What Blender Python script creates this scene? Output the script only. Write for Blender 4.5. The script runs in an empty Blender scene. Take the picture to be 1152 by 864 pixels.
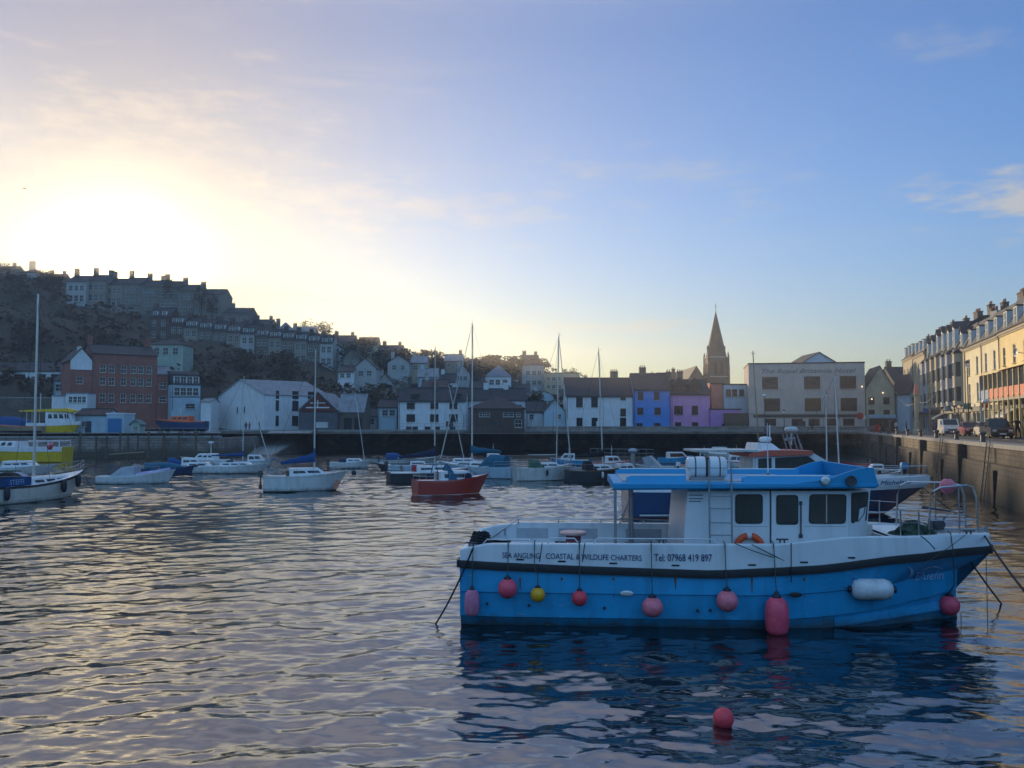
import bpy, math, random
import numpy as np
from mathutils import Vector, Matrix
R=math.radians; PI=math.pi
random.seed(7)
S=bpy.context.scene; COL=S.collection
# ------------------------------------------------------------------ camera
F=1000.0; CAMH=4.8; TILT=math.atan(46/F)
CAM=Vector((0,0,CAMH)); ct,st=math.cos(TILT),math.sin(TILT)
cd=bpy.data.cameras.new('camera'); cam=bpy.data.objects.new('camera',cd); COL.objects.link(cam)
cam.location=CAM; cam.rotation_euler=(PI/2+TILT,0,0); cd.lens=F/1152*36; cd.sensor_width=36; cd.clip_end=20000; cd.clip_start=.1
S.camera=cam
def ray(px,py):
    x=(px-576)/F; y=(432-py)/F
    return Vector((x, ct-y*st, st+y*ct))
def P(px,py,Y):
    d=ray(px,py); return CAM+d*(Y/d.y)
def G(px,py,z=0):
    d=ray(px,py); return CAM+d*((z-CAMH)/d.z)
def zp(py,Y): return P(576,py,Y).z
# ------------------------------------------------------------------ mesh builder
class MB:
    def __init__(s): s.v=[]; s.f=[]; s.m=[]; s.k=0
    def V(s,p): s.v.append(tuple(p)); return len(s.v)-1
    def Fc(s,ids): s.f.append(tuple(ids)); s.m.append(s.k)
    def poly(s,pts):
        s.Fc([s.V(p) for p in pts]); return s
    def box(s,x0,x1,y0,y1,z0,z1,M=None):
        c=[(x0,y0,z0),(x1,y0,z0),(x1,y1,z0),(x0,y1,z0),(x0,y0,z1),(x1,y0,z1),(x1,y1,z1),(x0,y1,z1)]
        if M is not None: c=[tuple(M@Vector(p)) for p in c]
        b=len(s.v); s.v+=c
        for q in ((0,3,2,1),(4,5,6,7),(0,1,5,4),(1,2,6,5),(2,3,7,6),(3,0,4,7)): s.Fc([b+i for i in q])
        return s
    def cb(s,c,d,M=None):
        return s.box(c[0]-d[0]/2,c[0]+d[0]/2,c[1]-d[1]/2,c[1]+d[1]/2,c[2]-d[2]/2,c[2]+d[2]/2,M)
    def path(s,pts,r,n=6,closed=False,r1=None):
        pts=[Vector(p) for p in pts]; L=len(pts); rings=[]
        for i,p in enumerate(pts):
            a=pts[i-1] if (i>0 or closed) else p; b=pts[(i+1)%L] if (i<L-1 or closed) else p
            t=(b-a).normalized() if (b-a).length>1e-9 else Vector((0,0,1))
            up=Vector((0,0,1)) if abs(t.z)<.95 else Vector((1,0,0))
            e1=t.cross(up).normalized(); e2=t.cross(e1)
            rr=r if r1 is None else r+(r1-r)*i/max(1,L-1)
            rings.append([s.V(p+(e1*math.cos(2*PI*k/n)+e2*math.sin(2*PI*k/n))*rr) for k in range(n)])
        for i in range(L if closed else L-1):
            A=rings[i];B=rings[(i+1)%L]
            for k in range(n): s.Fc((A[k],A[(k+1)%n],B[(k+1)%n],B[k]))
        if not closed: s.Fc(rings[0][::-1]); s.Fc(rings[-1])
        return s
    def lathe(s,c,prof,n=16,axis='z',M=None):   # prof [(r,h)]
        c=Vector(c); rings=[]
        for r,h in prof:
            g=[]
            for k in range(n):
                a=2*PI*k/n; u,w=r*math.cos(a),r*math.sin(a)
                p={'z':Vector((u,w,h)),'x':Vector((h,u,w)),'y':Vector((u,h,w))}[axis]
                if M is not None: p=M@p
                g.append(s.V(c+p))
            rings.append(g)
        for A,B in zip(rings,rings[1:]):
            for k in range(n): s.Fc((A[k],A[(k+1)%n],B[(k+1)%n],B[k]))
        s.Fc(rings[0][::-1]); s.Fc(rings[-1]); return s
    def ball(s,c,rx,ry=None,rz=None,n=16,m=9):
        ry=ry or rx; rz=rz or rx
        rings=[]
        for j in range(1,m):
            t=PI*j/m
            rings.append([s.V((c[0]+rx*math.sin(t)*math.cos(2*PI*k/n),c[1]+ry*math.sin(t)*math.sin(2*PI*k/n),c[2]-rz*math.cos(t))) for k in range(n)])
        a=s.V((c[0],c[1],c[2]-rz)); b=s.V((c[0],c[1],c[2]+rz))
        for k in range(n):
            s.Fc((a,rings[0][(k+1)%n],rings[0][k])); s.Fc((b,rings[-1][k],rings[-1][(k+1)%n]))
        for A,B in zip(rings,rings[1:]):
            for k in range(n): s.Fc((A[k],A[(k+1)%n],B[(k+1)%n],B[k]))
        return s
    def prism(s,pts,vec):          # closed outline (list of 3d), extruded by vec
        vec=Vector(vec); a=[s.V(p) for p in pts]; b=[s.V(Vector(p)+vec) for p in pts]; n=len(pts)
        s.Fc(a[::-1]); s.Fc(b)
        for i in range(n): s.Fc((a[i],a[(i+1)%n],b[(i+1)%n],b[i]))
        return s
    def loft(s,secs,closed=False,caps=True):
        ids=[[s.V(p) for p in q] for q in secs]; n=len(ids[0])
        for A,B in zip(ids,ids[1:]):
            for k in range(n if closed else n-1): s.Fc((A[k],A[(k+1)%n],B[(k+1)%n],B[k]))
        if caps: s.Fc(ids[0][::-1]); s.Fc(ids[-1])
        return s
    def mesh(s,name,mats,smooth=False,uv=True):
        me=bpy.data.meshes.new(name); me.from_pydata(s.v,[],s.f)
        if not isinstance(mats,(list,tuple)): mats=[mats]
        for m in mats: me.materials.append(m)
        me.polygons.foreach_set('material_index',[min(k,len(mats)-1) for k in s.m])
        if smooth: me.polygons.foreach_set('use_smooth',[True]*len(s.f))
        import bmesh
        b=bmesh.new(); b.from_mesh(me); bmesh.ops.recalc_face_normals(b,faces=b.faces)
        if smooth:
            for e in b.edges:
                if len(e.link_faces)==2 and e.calc_face_angle(0)>R(smooth if smooth is not True else 38): e.smooth=False
        if uv:
            l=b.loops.layers.uv.new('UVMap')
            for f in b.faces:
                n=f.normal; ax,ay,az=abs(n.x),abs(n.y),abs(n.z)
                for lp in f.loops:
                    c=lp.vert.co
                    if az>=ax and az>=ay: lp[l].uv=(c.x,c.y)
                    elif ay>=ax: lp[l].uv=(c.x,c.z)
                    else: lp[l].uv=(c.y,c.z)
        b.to_mesh(me); b.free(); return me
    def build(s,name,mats,parent=None,smooth=False,**k):
        o=bpy.data.objects.new(name,s.mesh(name,mats,smooth)); COL.objects.link(o)
        if parent is not None: o.parent=parent
        tag(o,**k); return o
def tag(o,label=None,cat=None,group=None,kind=None,loc=None,rz=None):
    if label: o['label']=label
    if cat: o['category']=cat
    if group: o['group']=group
    if kind: o['kind']=kind
    if loc is not None: o.location=loc
    if rz is not None: o.rotation_euler[2]=rz
    return o
def thing(name,label,cat,loc=(0,0,0),rz=0,group=None):
    o=bpy.data.objects.new(name,None); COL.objects.link(o); o.empty_display_size=.3
    return tag(o,label,cat,group,None,loc,rz)
def link(name,me,parent,loc=(0,0,0),rz=0):
    o=bpy.data.objects.new(name,me); COL.objects.link(o); o.parent=parent; o.location=loc; o.rotation_euler[2]=rz; return o
def copy_tree(o,parent=None):
    c=o.copy(); COL.objects.link(c); c.parent=parent
    for ch in [x for x in o.children]: copy_tree(ch,c)
    return c
# ------------------------------------------------------------------ materials
def N(nt,t,**k):
    n=nt.nodes.new(t)
    for a,b in k.items():
        if a.startswith('i_'): n.inputs[a[2:].replace('_',' ')].default_value=b
        else: setattr(n,a,b)
    return n
def mat(name,c,rough=.6,var=.25,scale=2.0,c2=None,bump=0.0,bscale=None,metal=0,spec=.5,streak=0.0,coat=0,grime=0):
    m=bpy.data.materials.new(name); m.use_nodes=True; nt=m.node_tree; L=nt.links.new
    b=nt.nodes['Principled BSDF']; b.inputs['Roughness'].default_value=rough; b.inputs['Metallic'].default_value=metal
    b.inputs['Specular IOR Level'].default_value=spec
    if coat: b.inputs['Coat Weight'].default_value=coat; b.inputs['Coat Roughness'].default_value=.15
    tc=N(nt,'ShaderNodeTexCoord'); 
    n=N(nt,'ShaderNodeTexNoise'); n.inputs['Scale'].default_value=scale; n.inputs['Detail'].default_value=5; n.inputs['Roughness'].default_value=.65
    L(tc.outputs['Object'],n.inputs['Vector'])
    r=N(nt,'ShaderNodeValToRGB'); r.color_ramp.elements[0].position=.32; r.color_ramp.elements[1].position=.7
    a=[x*(1-var) for x in c] if c2 is None else list(c2); r.color_ramp.elements[0].color=(*a,1); r.color_ramp.elements[1].color=(*[min(1,x*(1+var*.4)) for x in c],1)
    L(n.outputs['Fac'],r.inputs['Fac']); out=r.outputs['Color']
    if streak:
        mp=N(nt,'ShaderNodeMapping'); mp.inputs['Scale'].default_value=(1.6,1.6,.16); L(tc.outputs['Object'],mp.inputs['Vector'])
        n2=N(nt,'ShaderNodeTexNoise'); n2.inputs['Scale'].default_value=2.2; n2.inputs['Detail'].default_value=6; L(mp.outputs[0],n2.inputs['Vector'])
        r2=N(nt,'ShaderNodeMapRange'); r2.inputs['From Min'].default_value=.5; r2.inputs['From Max'].default_value=.72; r2.inputs['To Max'].default_value=streak
        L(n2.outputs['Fac'],r2.inputs['Value'])
        mx=N(nt,'ShaderNodeMix',data_type='RGBA'); L(r2.outputs[0],mx.inputs[0]); L(out,mx.inputs[6]); mx.inputs[7].default_value=(c[0]*.3,c[1]*.27,c[2]*.22,1); out=mx.outputs[2]
    if grime:
        sp=N(nt,'ShaderNodeSeparateXYZ'); L(tc.outputs['Object'],sp.inputs[0])
        ng=N(nt,'ShaderNodeTexNoise'); ng.inputs['Scale'].default_value=2.6; ng.inputs['Detail'].default_value=6; ng.inputs['Roughness'].default_value=.7
        mg=N(nt,'ShaderNodeMapping'); mg.inputs['Scale'].default_value=(1,1,.35); L(tc.outputs['Object'],mg.inputs['Vector']); L(mg.outputs[0],ng.inputs['Vector'])
        ma=N(nt,'ShaderNodeMath',operation='MULTIPLY_ADD'); L(ng.outputs['Fac'],ma.inputs[0]); ma.inputs[1].default_value=-.55; L(sp.outputs['Z'],ma.inputs[2])
        rg=N(nt,'ShaderNodeMapRange'); rg.inputs['From Min'].default_value=-.26; rg.inputs['From Max'].default_value=.02; rg.inputs['To Min'].default_value=grime; rg.inputs['To Max'].default_value=0; L(ma.outputs[0],rg.inputs['Value'])
        mx=N(nt,'ShaderNodeMix',data_type='RGBA'); L(rg.outputs[0],mx.inputs[0]); L(out,mx.inputs[6]); mx.inputs[7].default_value=(.05,.052,.03,1); out=mx.outputs[2]
        ns=N(nt,'ShaderNodeTexNoise'); ns.inputs['Scale'].default_value=9; ns.inputs['Detail'].default_value=3; me2=N(nt,'ShaderNodeMapping'); me2.inputs['Scale'].default_value=(.35,1,2.2); L(tc.outputs['Object'],me2.inputs['Vector']); L(me2.outputs[0],ns.inputs['Vector'])
        rs_=N(nt,'ShaderNodeMapRange'); rs_.inputs['From Min'].default_value=.66; rs_.inputs['From Max'].default_value=.72; rs_.inputs['To Max'].default_value=.35; L(ns.outputs['Fac'],rs_.inputs['Value'])
        mx=N(nt,'ShaderNodeMix',data_type='RGBA'); L(rs_.outputs[0],mx.inputs[0]); L(out,mx.inputs[6]); mx.inputs[7].default_value=(.35,.40,.42,1); out=mx.outputs[2]
        rr_=N(nt,'ShaderNodeMapRange'); rr_.inputs['To Min'].default_value=rough*.7; rr_.inputs['To Max'].default_value=min(1,rough*1.6); L(n.outputs['Fac'],rr_.inputs['Value']); L(rr_.outputs[0],b.inputs['Roughness'])
    L(out,b.inputs['Base Color'])
    if bump:
        n3=N(nt,'ShaderNodeTexNoise'); n3.inputs['Scale'].default_value=bscale or scale*4; n3.inputs['Detail'].default_value=4; L(tc.outputs['Object'],n3.inputs['Vector'])
        bp=N(nt,'ShaderNodeBump'); bp.inputs['Strength'].default_value=bump; bp.inputs['Distance'].default_value=.05; L(n3.outputs['Fac'],bp.inputs['Height']); L(bp.outputs[0],b.inputs['Normal'])
    return m
def brickmat(name,c1,c2,mortar,bw=.45,bh=.22,ms=.015,rough=.85,stain=.5,low=None,weed=(.09,.082,.06)):
    m=bpy.data.materials.new(name); m.use_nodes=True; nt=m.node_tree; L=nt.links.new; b=nt.nodes['Principled BSDF']; b.inputs['Roughness'].default_value=rough
    tc=N(nt,'ShaderNodeTexCoord'); br=N(nt,'ShaderNodeTexBrick'); br.inputs['Scale'].default_value=1; br.inputs['Brick Width'].default_value=bw; br.inputs['Row Height'].default_value=bh; br.inputs['Mortar Size'].default_value=ms
    br.inputs['Color1'].default_value=(*c1,1); br.inputs['Color2'].default_value=(*c2,1); br.inputs['Mortar'].default_value=(*mortar,1); br.inputs['Bias'].default_value=-.1
    L(tc.outputs['UV'],br.inputs['Vector'])
    n=N(nt,'ShaderNodeTexNoise'); n.inputs['Scale'].default_value=.35; n.inputs['Detail'].default_value=8; n.inputs['Roughness'].default_value=.7; L(tc.outputs['Object'],n.inputs['Vector'])
    r=N(nt,'ShaderNodeMapRange'); r.inputs['From Min'].default_value=.35; r.inputs['From Max'].default_value=.7; r.inputs['To Min'].default_value=1-stain; r.inputs['To Max'].default_value=1.15; L(n.outputs['Fac'],r.inputs['Value'])
    mx=N(nt,'ShaderNodeMix',data_type='RGBA',blend_type='MULTIPLY'); mx.inputs[0].default_value=1; L(br.outputs['Color'],mx.inputs[6]); L(r.outputs[0],mx.inputs[7]); out=mx.outputs[2]
    if low:   # tide-line weed below world height low
        ge=N(nt,'ShaderNodeNewGeometry'); sx=N(nt,'ShaderNodeSeparateXYZ'); L(ge.outputs['Position'],sx.inputs[0])
        ad=N(nt,'ShaderNodeMath',operation='MULTIPLY_ADD'); L(n.outputs['Fac'],ad.inputs[0]); ad.inputs[1].default_value=2.2; L(sx.outputs['Z'],ad.inputs[2])
        rr=N(nt,'ShaderNodeMapRange'); rr.inputs['From Min'].default_value=low+1.0-.3; rr.inputs['From Max'].default_value=low+1.0+.5; rr.inputs['To Min'].default_value=1; rr.inputs['To Max'].default_value=0; L(ad.outputs[0],rr.inputs['Value'])
        m2=N(nt,'ShaderNodeMix',data_type='RGBA'); L(rr.outputs[0],m2.inputs[0]); L(out,m2.inputs[6]); m2.inputs[7].default_value=(*weed,1); out=m2.outputs[2]
    L(out,b.inputs['Base Color'])
    bp=N(nt,'ShaderNodeBump'); bp.inputs['Strength'].default_value=.8; bp.inputs['Distance'].default_value=.06; L(mx.outputs[2],bp.inputs['Height']); L(bp.outputs[0],b.inputs['Normal'])
    return m
def emis(name,c,e):
    m=bpy.data.materials.new(name); m.use_nodes=True; b=m.node_tree.nodes['Principled BSDF']; b.inputs['Base Color'].default_value=(*c,1); b.inputs['Emission Color'].default_value=(*c,1); b.inputs['Emission Strength'].default_value=e; return m
M={}
def mk(k,*a,**q): M[k]=mat(k,*a,**q)
mk('white_gel',(.74,.75,.76),.35,.08,1.2,streak=.22,coat=.2,bump=.05,bscale=1.5); mk('white_hull',(.72,.72,.70),.35,.08,1.2,streak=.3,grime=.75,coat=.2); mk('white_old',(.60,.60,.57),.5,.18,1.5,streak=.4)
mk('cream_gel',(.68,.64,.56),.4,.12,1.5,streak=.25,grime=.7); mk('blue_hull',(.008,.33,.62),.34,.2,.9,streak=.3,coat=.2,grime=.8,bump=.06,bscale=1.2)
mk('blue_roof',(.012,.29,.56),.5,.08,1); mk('navy_hull',(.008,.045,.14),.3,.15,1,coat=.4)
mk('red_hull',(.42,.035,.018),.3,.15,1.5,coat=.4); mk('yellow_paint',(.78,.52,.02),.4,.12,2,streak=.2); mk('black_rubber',(.018,.018,.02),.6,.3,6)
mk('black_hull',(.012,.013,.018),.3,.2,1,coat=.3); mk('antifoul',(.02,.022,.035),.8,.3,2,c2=(.035,.045,.03)); mk('antifoul_red',(.16,.03,.025),.8,.3,2)
mk('steel',(.55,.55,.56),.28,.1,4,metal=1); mk('alu',(.62,.62,.6),.45,.1,3,metal=.8); mk('dark_metal',(.05,.05,.055),.5,.2,4)
mk('galv',(.33,.34,.35),.55,.2,4,metal=.5); mk('deck_grey',(.42,.44,.46),.75,.15,4); mk('deck_blue',(.16,.24,.36),.75,.15,4); mk('teak',(.22,.12,.06),.7,.3,8)
mk('blue_canvas',(.010,.075,.24),.85,.3,3,bump=.6,bscale=3); mk('navy_canvas',(.012,.022,.07),.85,.3,3,bump=.6,bscale=3); mk('teal_canvas',(.01,.12,.20),.85,.3,3,bump=.6,bscale=3)
mk('black_canvas',(.012,.012,.016),.85,.3,3,bump=.6,bscale=3); mk('grey_canvas',(.42,.45,.5),.85,.2,3,bump=.6,bscale=3); mk('lilac_canvas',(.5,.5,.62),.85,.3,2,c2=(.18,.2,.42),bump=.6,bscale=3)
mk('green_canvas',(.05,.12,.08),.85,.3,3); mk('pink_fender',(.9,.22,.28),.5,.3,6,streak=.4,bump=.2,bscale=14); mk('hot_fender',(.96,.10,.17),.48,.3,5,streak=.35,bump=.2,bscale=14); mk('dusty_fender',(.74,.24,.38),.6,.35,6,streak=.5,bump=.2,bscale=14)
mk('yellow_fender',(.75,.38,.01),.45,.15,4); mk('white_fender',(.7,.72,.74),.5,.2,4,streak=.4,bump=.15,bscale=10); mk('red_fender',(.98,.07,.10),.45,.3,6,streak=.25,bump=.2,bscale=14); mk('black_fender',(.012,.014,.03),.5,.2,4)
mk('orange_ring',(.75,.09,.02),.5,.12,4); mk('rope',(.06,.08,.065),.9,.4,20); mk('rope_dark',(.02,.02,.022),.9,.4,20); mk('blue_rope',(.02,.09,.12),.9,.4,20); mk('lettering',(.012,.03,.12),.5,.05,3); mk('pale_lettering',(.36,.55,.78),.5,.1,3)
mk('grey_lettering',(.12,.13,.16),.6,.1,3); mk('net_green',(.04,.09,.06),.95,.5,12,bump=1,bscale=25); mk('orange_paint',(.72,.13,.03),.5,.15,2); mk('red_paint',(.5,.03,.03),.4,.12,2,coat=.3); mk('coral_paint',(.6,.12,.07),.45,.15,2)
mk('gasket',(.015,.015,.017),.6,.1,5); mk('tyre',(.016,.016,.017),.85,.2,9); mk('car_red',(.38,.01,.02),.25,.05,2,coat=.8); mk('car_black',(.008,.008,.012),.22,.05,2,coat=.8); mk('car_white',(.72,.70,.66),.3,.05,2,coat=.6); mk('car_silver',(.42,.42,.4),.3,.05,2,metal=.6,coat=.6)
mk('navy_cloth',(.012,.014,.022),.9,.2,8); mk('skin',(.36,.19,.13),.6,.1,8); mk('hair',(.02,.013,.01),.8,.2,20)
mk('slate',(.032,.033,.04),.7,.4,1.2,bump=.4,bscale=6); mk('slate_pale',(.27,.275,.30),.75,.4,.9,bump=.4,bscale=6); mk('slate_brown',(.075,.05,.048),.8,.4,1.4,bump=.4,bscale=6); mk('lead',(.18,.2,.24),.6,.2,1)
mk('render_white',(.70,.715,.73),.85,.12,.7,streak=.25); mk('render_grey',(.42,.42,.41),.9,.2,.6,streak=.35); mk('render_cream',(.84,.74,.48),.85,.12,.7,streak=.22); mk('render_yellow',(.86,.68,.34),.85,.12,.7,streak=.2)
mk('render_buff',(.50,.42,.29),.85,.2,.7,streak=.35); mk('render_blue',(.10,.27,.66),.85,.12,.7,streak=.2); mk('render_pink',(.64,.29,.52),.85,.12,.7,streak=.2); mk('render_lilac',(.46,.22,.52),.85,.12,.7,streak=.2)
mk('render_salmon',(.72,.25,.17),.85,.15,.7,streak=.2); mk('render_hotel',(.56,.45,.385),.88,.14,.6,streak=.25); mk('render_pale_blue',(.42,.55,.62),.85,.15,.7,streak=.25); mk('render_green',(.36,.44,.38),.88,.2,.7,streak=.3); mk('render_dusk',(.27,.235,.20),.9,.2,.6,streak=.35); mk('render_dark',(.10,.10,.12),.88,.2,.7,streak=.3)
mk('trim_white',(.68,.69,.68),.6,.08,2); mk('trim_dark',(.03,.03,.035),.6,.2,2); mk('trim_stone',(.45,.40,.31),.85,.2,2); mk('trim_blue',(.03,.17,.38),.6,.1,2); mk('trim_red',(.55,.07,.03),.6,.1,2); mk('trim_teal',(.03,.14,.14),.6,.1,2)
mk('door_paint',(.05,.06,.09),.5,.1,2); mk('timber',(.15,.10,.065),.85,.35,3,streak=.4); mk('timber_pale',(.33,.24,.16),.85,.35,3); mk('concrete',(.33,.32,.30),.9,.25,.8,streak=.3,bump=.4); mk('tarmac',(.055,.055,.057),.9,.3,.7,bump=.4,bscale=20)
mk('paving',(.26,.25,.23),.9,.25,.8,bump=.3); mk('mud',(.07,.06,.05),.9,.4,.4,bump=.6); mk('line_paint',(.6,.6,.56),.8,.3,2); mk('soil',(.055,.038,.024),.95,.5,.08,c2=(.045,.036,.025),bump=1,bscale=.8)
mk('clay_pot',(.36,.13,.07),.85,.2,3); mk('awning_white',(.7,.7,.72),.8,.1,2)
mk('bark',(.05,.04,.03),.95,.4,3,bump=1)
mk('leaf_dark',(.07,.052,.022),.8,.6,.35,c2=(.06,.030,.015)); mk('leaf_olive',(.09,.068,.03),.8,.5,.35,c2=(.075,.038,.018)); mk('leaf_brown',(.12,.062,.034),.85,.5,.35,c2=(.05,.034,.018))
mk('rust',(.16,.075,.035),.8,.4,9)
M['red_brick']=brickmat('red_brick',(.36,.085,.055),(.26,.06,.045),(.30,.22,.18),.45,.15,.02,stain=.35); M['brown_brick']=brickmat('brown_brick',(.12,.07,.055),(.09,.055,.045),(.1,.08,.07),.45,.15,.02,stain=.4)
M['quay_stone']=brickmat('quay_stone',(.46,.37,.31),(.3,.25,.22),(.15,.13,.11),1.1,.42,.035,stain=.65,low=1.3)
M['quay_dark']=brickmat('quay_dark',(.085,.07,.06),(.05,.043,.038),(.025,.02,.02),.8,.35,.05,stain=.85,low=1.3,weed=(.022,.022,.014))
M['quay_unlit']=brickmat('quay_unlit',(.15,.125,.10),(.09,.078,.065),(.05,.042,.035),.7,.3,.04,stain=.8)
M['quay_sunlit']=brickmat('quay_sunlit',(.30,.24,.155),(.2,.165,.11),(.1,.085,.06),.9,.3,.03,stain=.7)
M['church_stone']=brickmat('church_stone',(.17,.12,.09),(.11,.08,.065),(.08,.06,.05),.8,.35,.03,stain=.4); M['old_stone']=brickmat('old_stone',(.2,.16,.13),(.13,.11,.09),(.08,.07,.06),.8,.3,.03,stain=.5)
M['hill_stone']=brickmat('hill_stone',(.24,.215,.175),(.17,.155,.135),(.12,.11,.1),.8,.3,.03,stain=.4)
def glass(name,c,r=.06):
    m=bpy.data.materials.new(name); m.use_nodes=True; nt=m.node_tree; b=nt.nodes['Principled BSDF']; b.inputs['Roughness'].default_value=r; b.inputs['IOR'].default_value=1.5
    tc=N(nt,'ShaderNodeTexCoord'); n=N(nt,'ShaderNodeTexNoise'); n.inputs['Scale'].default_value=.9; nt.links.new(tc.outputs['Object'],n.inputs['Vector'])
    rr=N(nt,'ShaderNodeValToRGB'); rr.color_ramp.elements[0].color=(*[x*.5 for x in c],1); rr.color_ramp.elements[1].color=(*[x*1.6 for x in c],1); nt.links.new(n.outputs['Fac'],rr.inputs['Fac']); nt.links.new(rr.outputs[0],b.inputs['Base Color'])
    bp=N(nt,'ShaderNodeBump'); n.inputs['Scale'].default_value=1.3; n.inputs['Detail'].default_value=3; bp.inputs['Strength'].default_value=.6; bp.inputs['Distance'].default_value=.06; nt.links.new(n.outputs['Fac'],bp.inputs['Height']); nt.links.new(bp.outputs[0],b.inputs['Normal'])
    return m
M['glass']=glass('window_glass',(.02,.023,.028)); M['cabin_glass']=glass('cabin_glass',(.075,.07,.062),.08); M['shop_glass']=glass('shop_glass',(.05,.045,.04))
M['lit']=emis('lamp_light',(1,.75,.42),1.3); M['lit_window']=emis('lit_window',(1,.62,.28),.5)

def adopt(o,par):
    par=bpy.data.objects[par] if isinstance(par,str) else par
    chain=[par]
    while chain[-1].parent: chain.append(chain[-1].parent)
    m=Matrix.Identity(4)
    for q in chain[::-1]: m=m@q.matrix_basis
    o.parent=par; o.matrix_parent_inverse=m.inverted()
    for k in ('label','category','group'):
        if k in o: del o[k]
HAZE=.0007
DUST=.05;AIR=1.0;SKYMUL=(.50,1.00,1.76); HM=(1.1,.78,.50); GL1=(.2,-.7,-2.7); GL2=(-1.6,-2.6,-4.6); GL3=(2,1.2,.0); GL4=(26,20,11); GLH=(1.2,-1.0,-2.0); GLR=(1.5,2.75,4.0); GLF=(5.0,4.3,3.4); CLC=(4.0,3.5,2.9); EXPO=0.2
# ------------------------------------------------------------------ sun and sky
SAZ=R(-24.0); SEL=R(8.3)
SD=Vector((math.sin(SAZ)*math.cos(SEL),math.cos(SAZ)*math.cos(SEL),math.sin(SEL)))
ld=bpy.data.lights.new('sun','SUN'); ld.energy=5.0; ld.angle=R(.6); ld.color=(1,.77,.48)
sun=bpy.data.objects.new('sun',ld); COL.objects.link(sun); sun.rotation_euler=SD.to_track_quat('Z','Y').to_euler(); sun.location=(0,0,60)
w=bpy.data.worlds.new('World'); S.world=w; w.use_nodes=True; nt=w.node_tree; L=nt.links.new
bg=nt.nodes['Background']; bg.inputs['Strength'].default_value=.11
sky=N(nt,'ShaderNodeTexSky',sky_type='NISHITA'); sky.sun_disc=False; sky.sun_elevation=SEL; sky.sun_rotation=SAZ; sky.air_density=AIR; sky.dust_density=DUST; sky.ozone_density=1.5; sky.altitude=0
tc=N(nt,'ShaderNodeTexCoord')
def math_(op,a,b=None,c=None,clamp=False):
    n=N(nt,'ShaderNodeMath',operation=op); n.use_clamp=clamp
    for i,x in enumerate((a,b,c)):
        if x is None: continue
        if isinstance(x,(int,float)): n.inputs[i].default_value=x
        else: L(x,n.inputs[i])
    return n.outputs[0]
def dotd(v):
    n=N(nt,'ShaderNodeVectorMath',operation='DOT_PRODUCT'); L(tc.outputs['Generated'],n.inputs[0]); n.inputs[1].default_value=tuple(v); return n.outputs['Value']
def mixc(f,a,b):
    n=N(nt,'ShaderNodeMix',data_type='RGBA')
    if isinstance(f,(int,float)): n.inputs[0].default_value=f
    else: L(f,n.inputs[0])
    for i,x in ((6,a),(7,b)):
        if isinstance(x,tuple): n.inputs[i].default_value=(*x,1)
        else: L(x,n.inputs[i])
    return n.outputs[2]
def addc(a,f,col):
    n=N(nt,'ShaderNodeVectorMath',operation='SCALE'); n.inputs[0].default_value=col; L(f,n.inputs['Scale'])
    m=N(nt,'ShaderNodeVectorMath',operation='ADD'); L(a,m.inputs[0]); L(n.outputs[0],m.inputs[1]); return m.outputs[0]
sdot=math_('MAXIMUM',dotd(SD),0.0)
sx=N(nt,'ShaderNodeSeparateXYZ'); L(tc.outputs['Generated'],sx.inputs[0])
# thin high veil lit by the low sun: a broad and a tight glow round the sun
g1=math_('POWER',sdot,5.0); g2=math_('POWER',sdot,28.0); g3=math_('POWER',sdot,220.0)
el=math_('MAXIMUM',sx.outputs['Z'],0.0)
# wispy cirrus
mp=N(nt,'ShaderNodeMapping'); L(tc.outputs['Generated'],mp.inputs['Vector']); mp.inputs['Scale'].default_value=(1.2,1.2,9.0); mp.inputs['Rotation'].default_value=(R(4),R(-6),0)
nz=N(nt,'ShaderNodeTexNoise'); nz.inputs['Scale'].default_value=2.1; nz.inputs['Detail'].default_value=6; nz.inputs['Roughness'].default_value=.55; nz.inputs['Distortion'].default_value=.6; L(mp.outputs[0],nz.inputs['Vector'])
cir=N(nt,'ShaderNodeMapRange',interpolation_type='SMOOTHSTEP'); L(nz.outputs['Fac'],cir.inputs['Value']); cir.inputs['From Min'].default_value=.46; cir.inputs['From Max'].default_value=.75; cir.inputs['To Max'].default_value=1
# small cumulus streak at the right, and faint wisps above it
def patch(px,py,wpx,hpx,th=.5):
    d=ray(px,py).normalized(); r=Vector((1,0,0)); r=(r-d*r.dot(d)).normalized(); u=r.cross(d)
    a=math_('DIVIDE',dotd(r),wpx/F); b=math_('DIVIDE',dotd(u),hpx/F)
    q=math_('ADD',math_('MULTIPLY',a,a),math_('MULTIPLY',b,b))
    return math_('SUBTRACT',1.0,math_('SQRT',q),None,True)
mp2=N(nt,'ShaderNodeMapping'); L(tc.outputs['Generated'],mp2.inputs['Vector']); mp2.inputs['Scale'].default_value=(9,9,30); mp2.inputs['Rotation'].default_value=(0,R(12),0)
nz2=N(nt,'ShaderNodeTexNoise'); nz2.inputs['Scale'].default_value=1.6; nz2.inputs['Detail'].default_value=7; nz2.inputs['Roughness'].default_value=.6; L(mp2.outputs[0],nz2.inputs['Vector'])
def cl(p,k,lo,hi):
    s_=math_('MULTIPLY_ADD',math_('SUBTRACT',nz2.outputs['Fac'],.5),k,p)
    n=N(nt,'ShaderNodeMapRange',interpolation_type='SMOOTHSTEP'); L(s_,n.inputs['Value']); n.inputs['From Min'].default_value=lo; n.inputs['From Max'].default_value=hi; return math_('MULTIPLY',n.outputs[0],math_('MULTIPLY',p,4.0,None,True))
c1=math_('MULTIPLY',cl(patch(1175,230,160,46),2.6,.20,.85),.85); c2=math_('MULTIPLY',cl(patch(1065,45,80,30),3.6,.45,1.5),.22)
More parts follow.
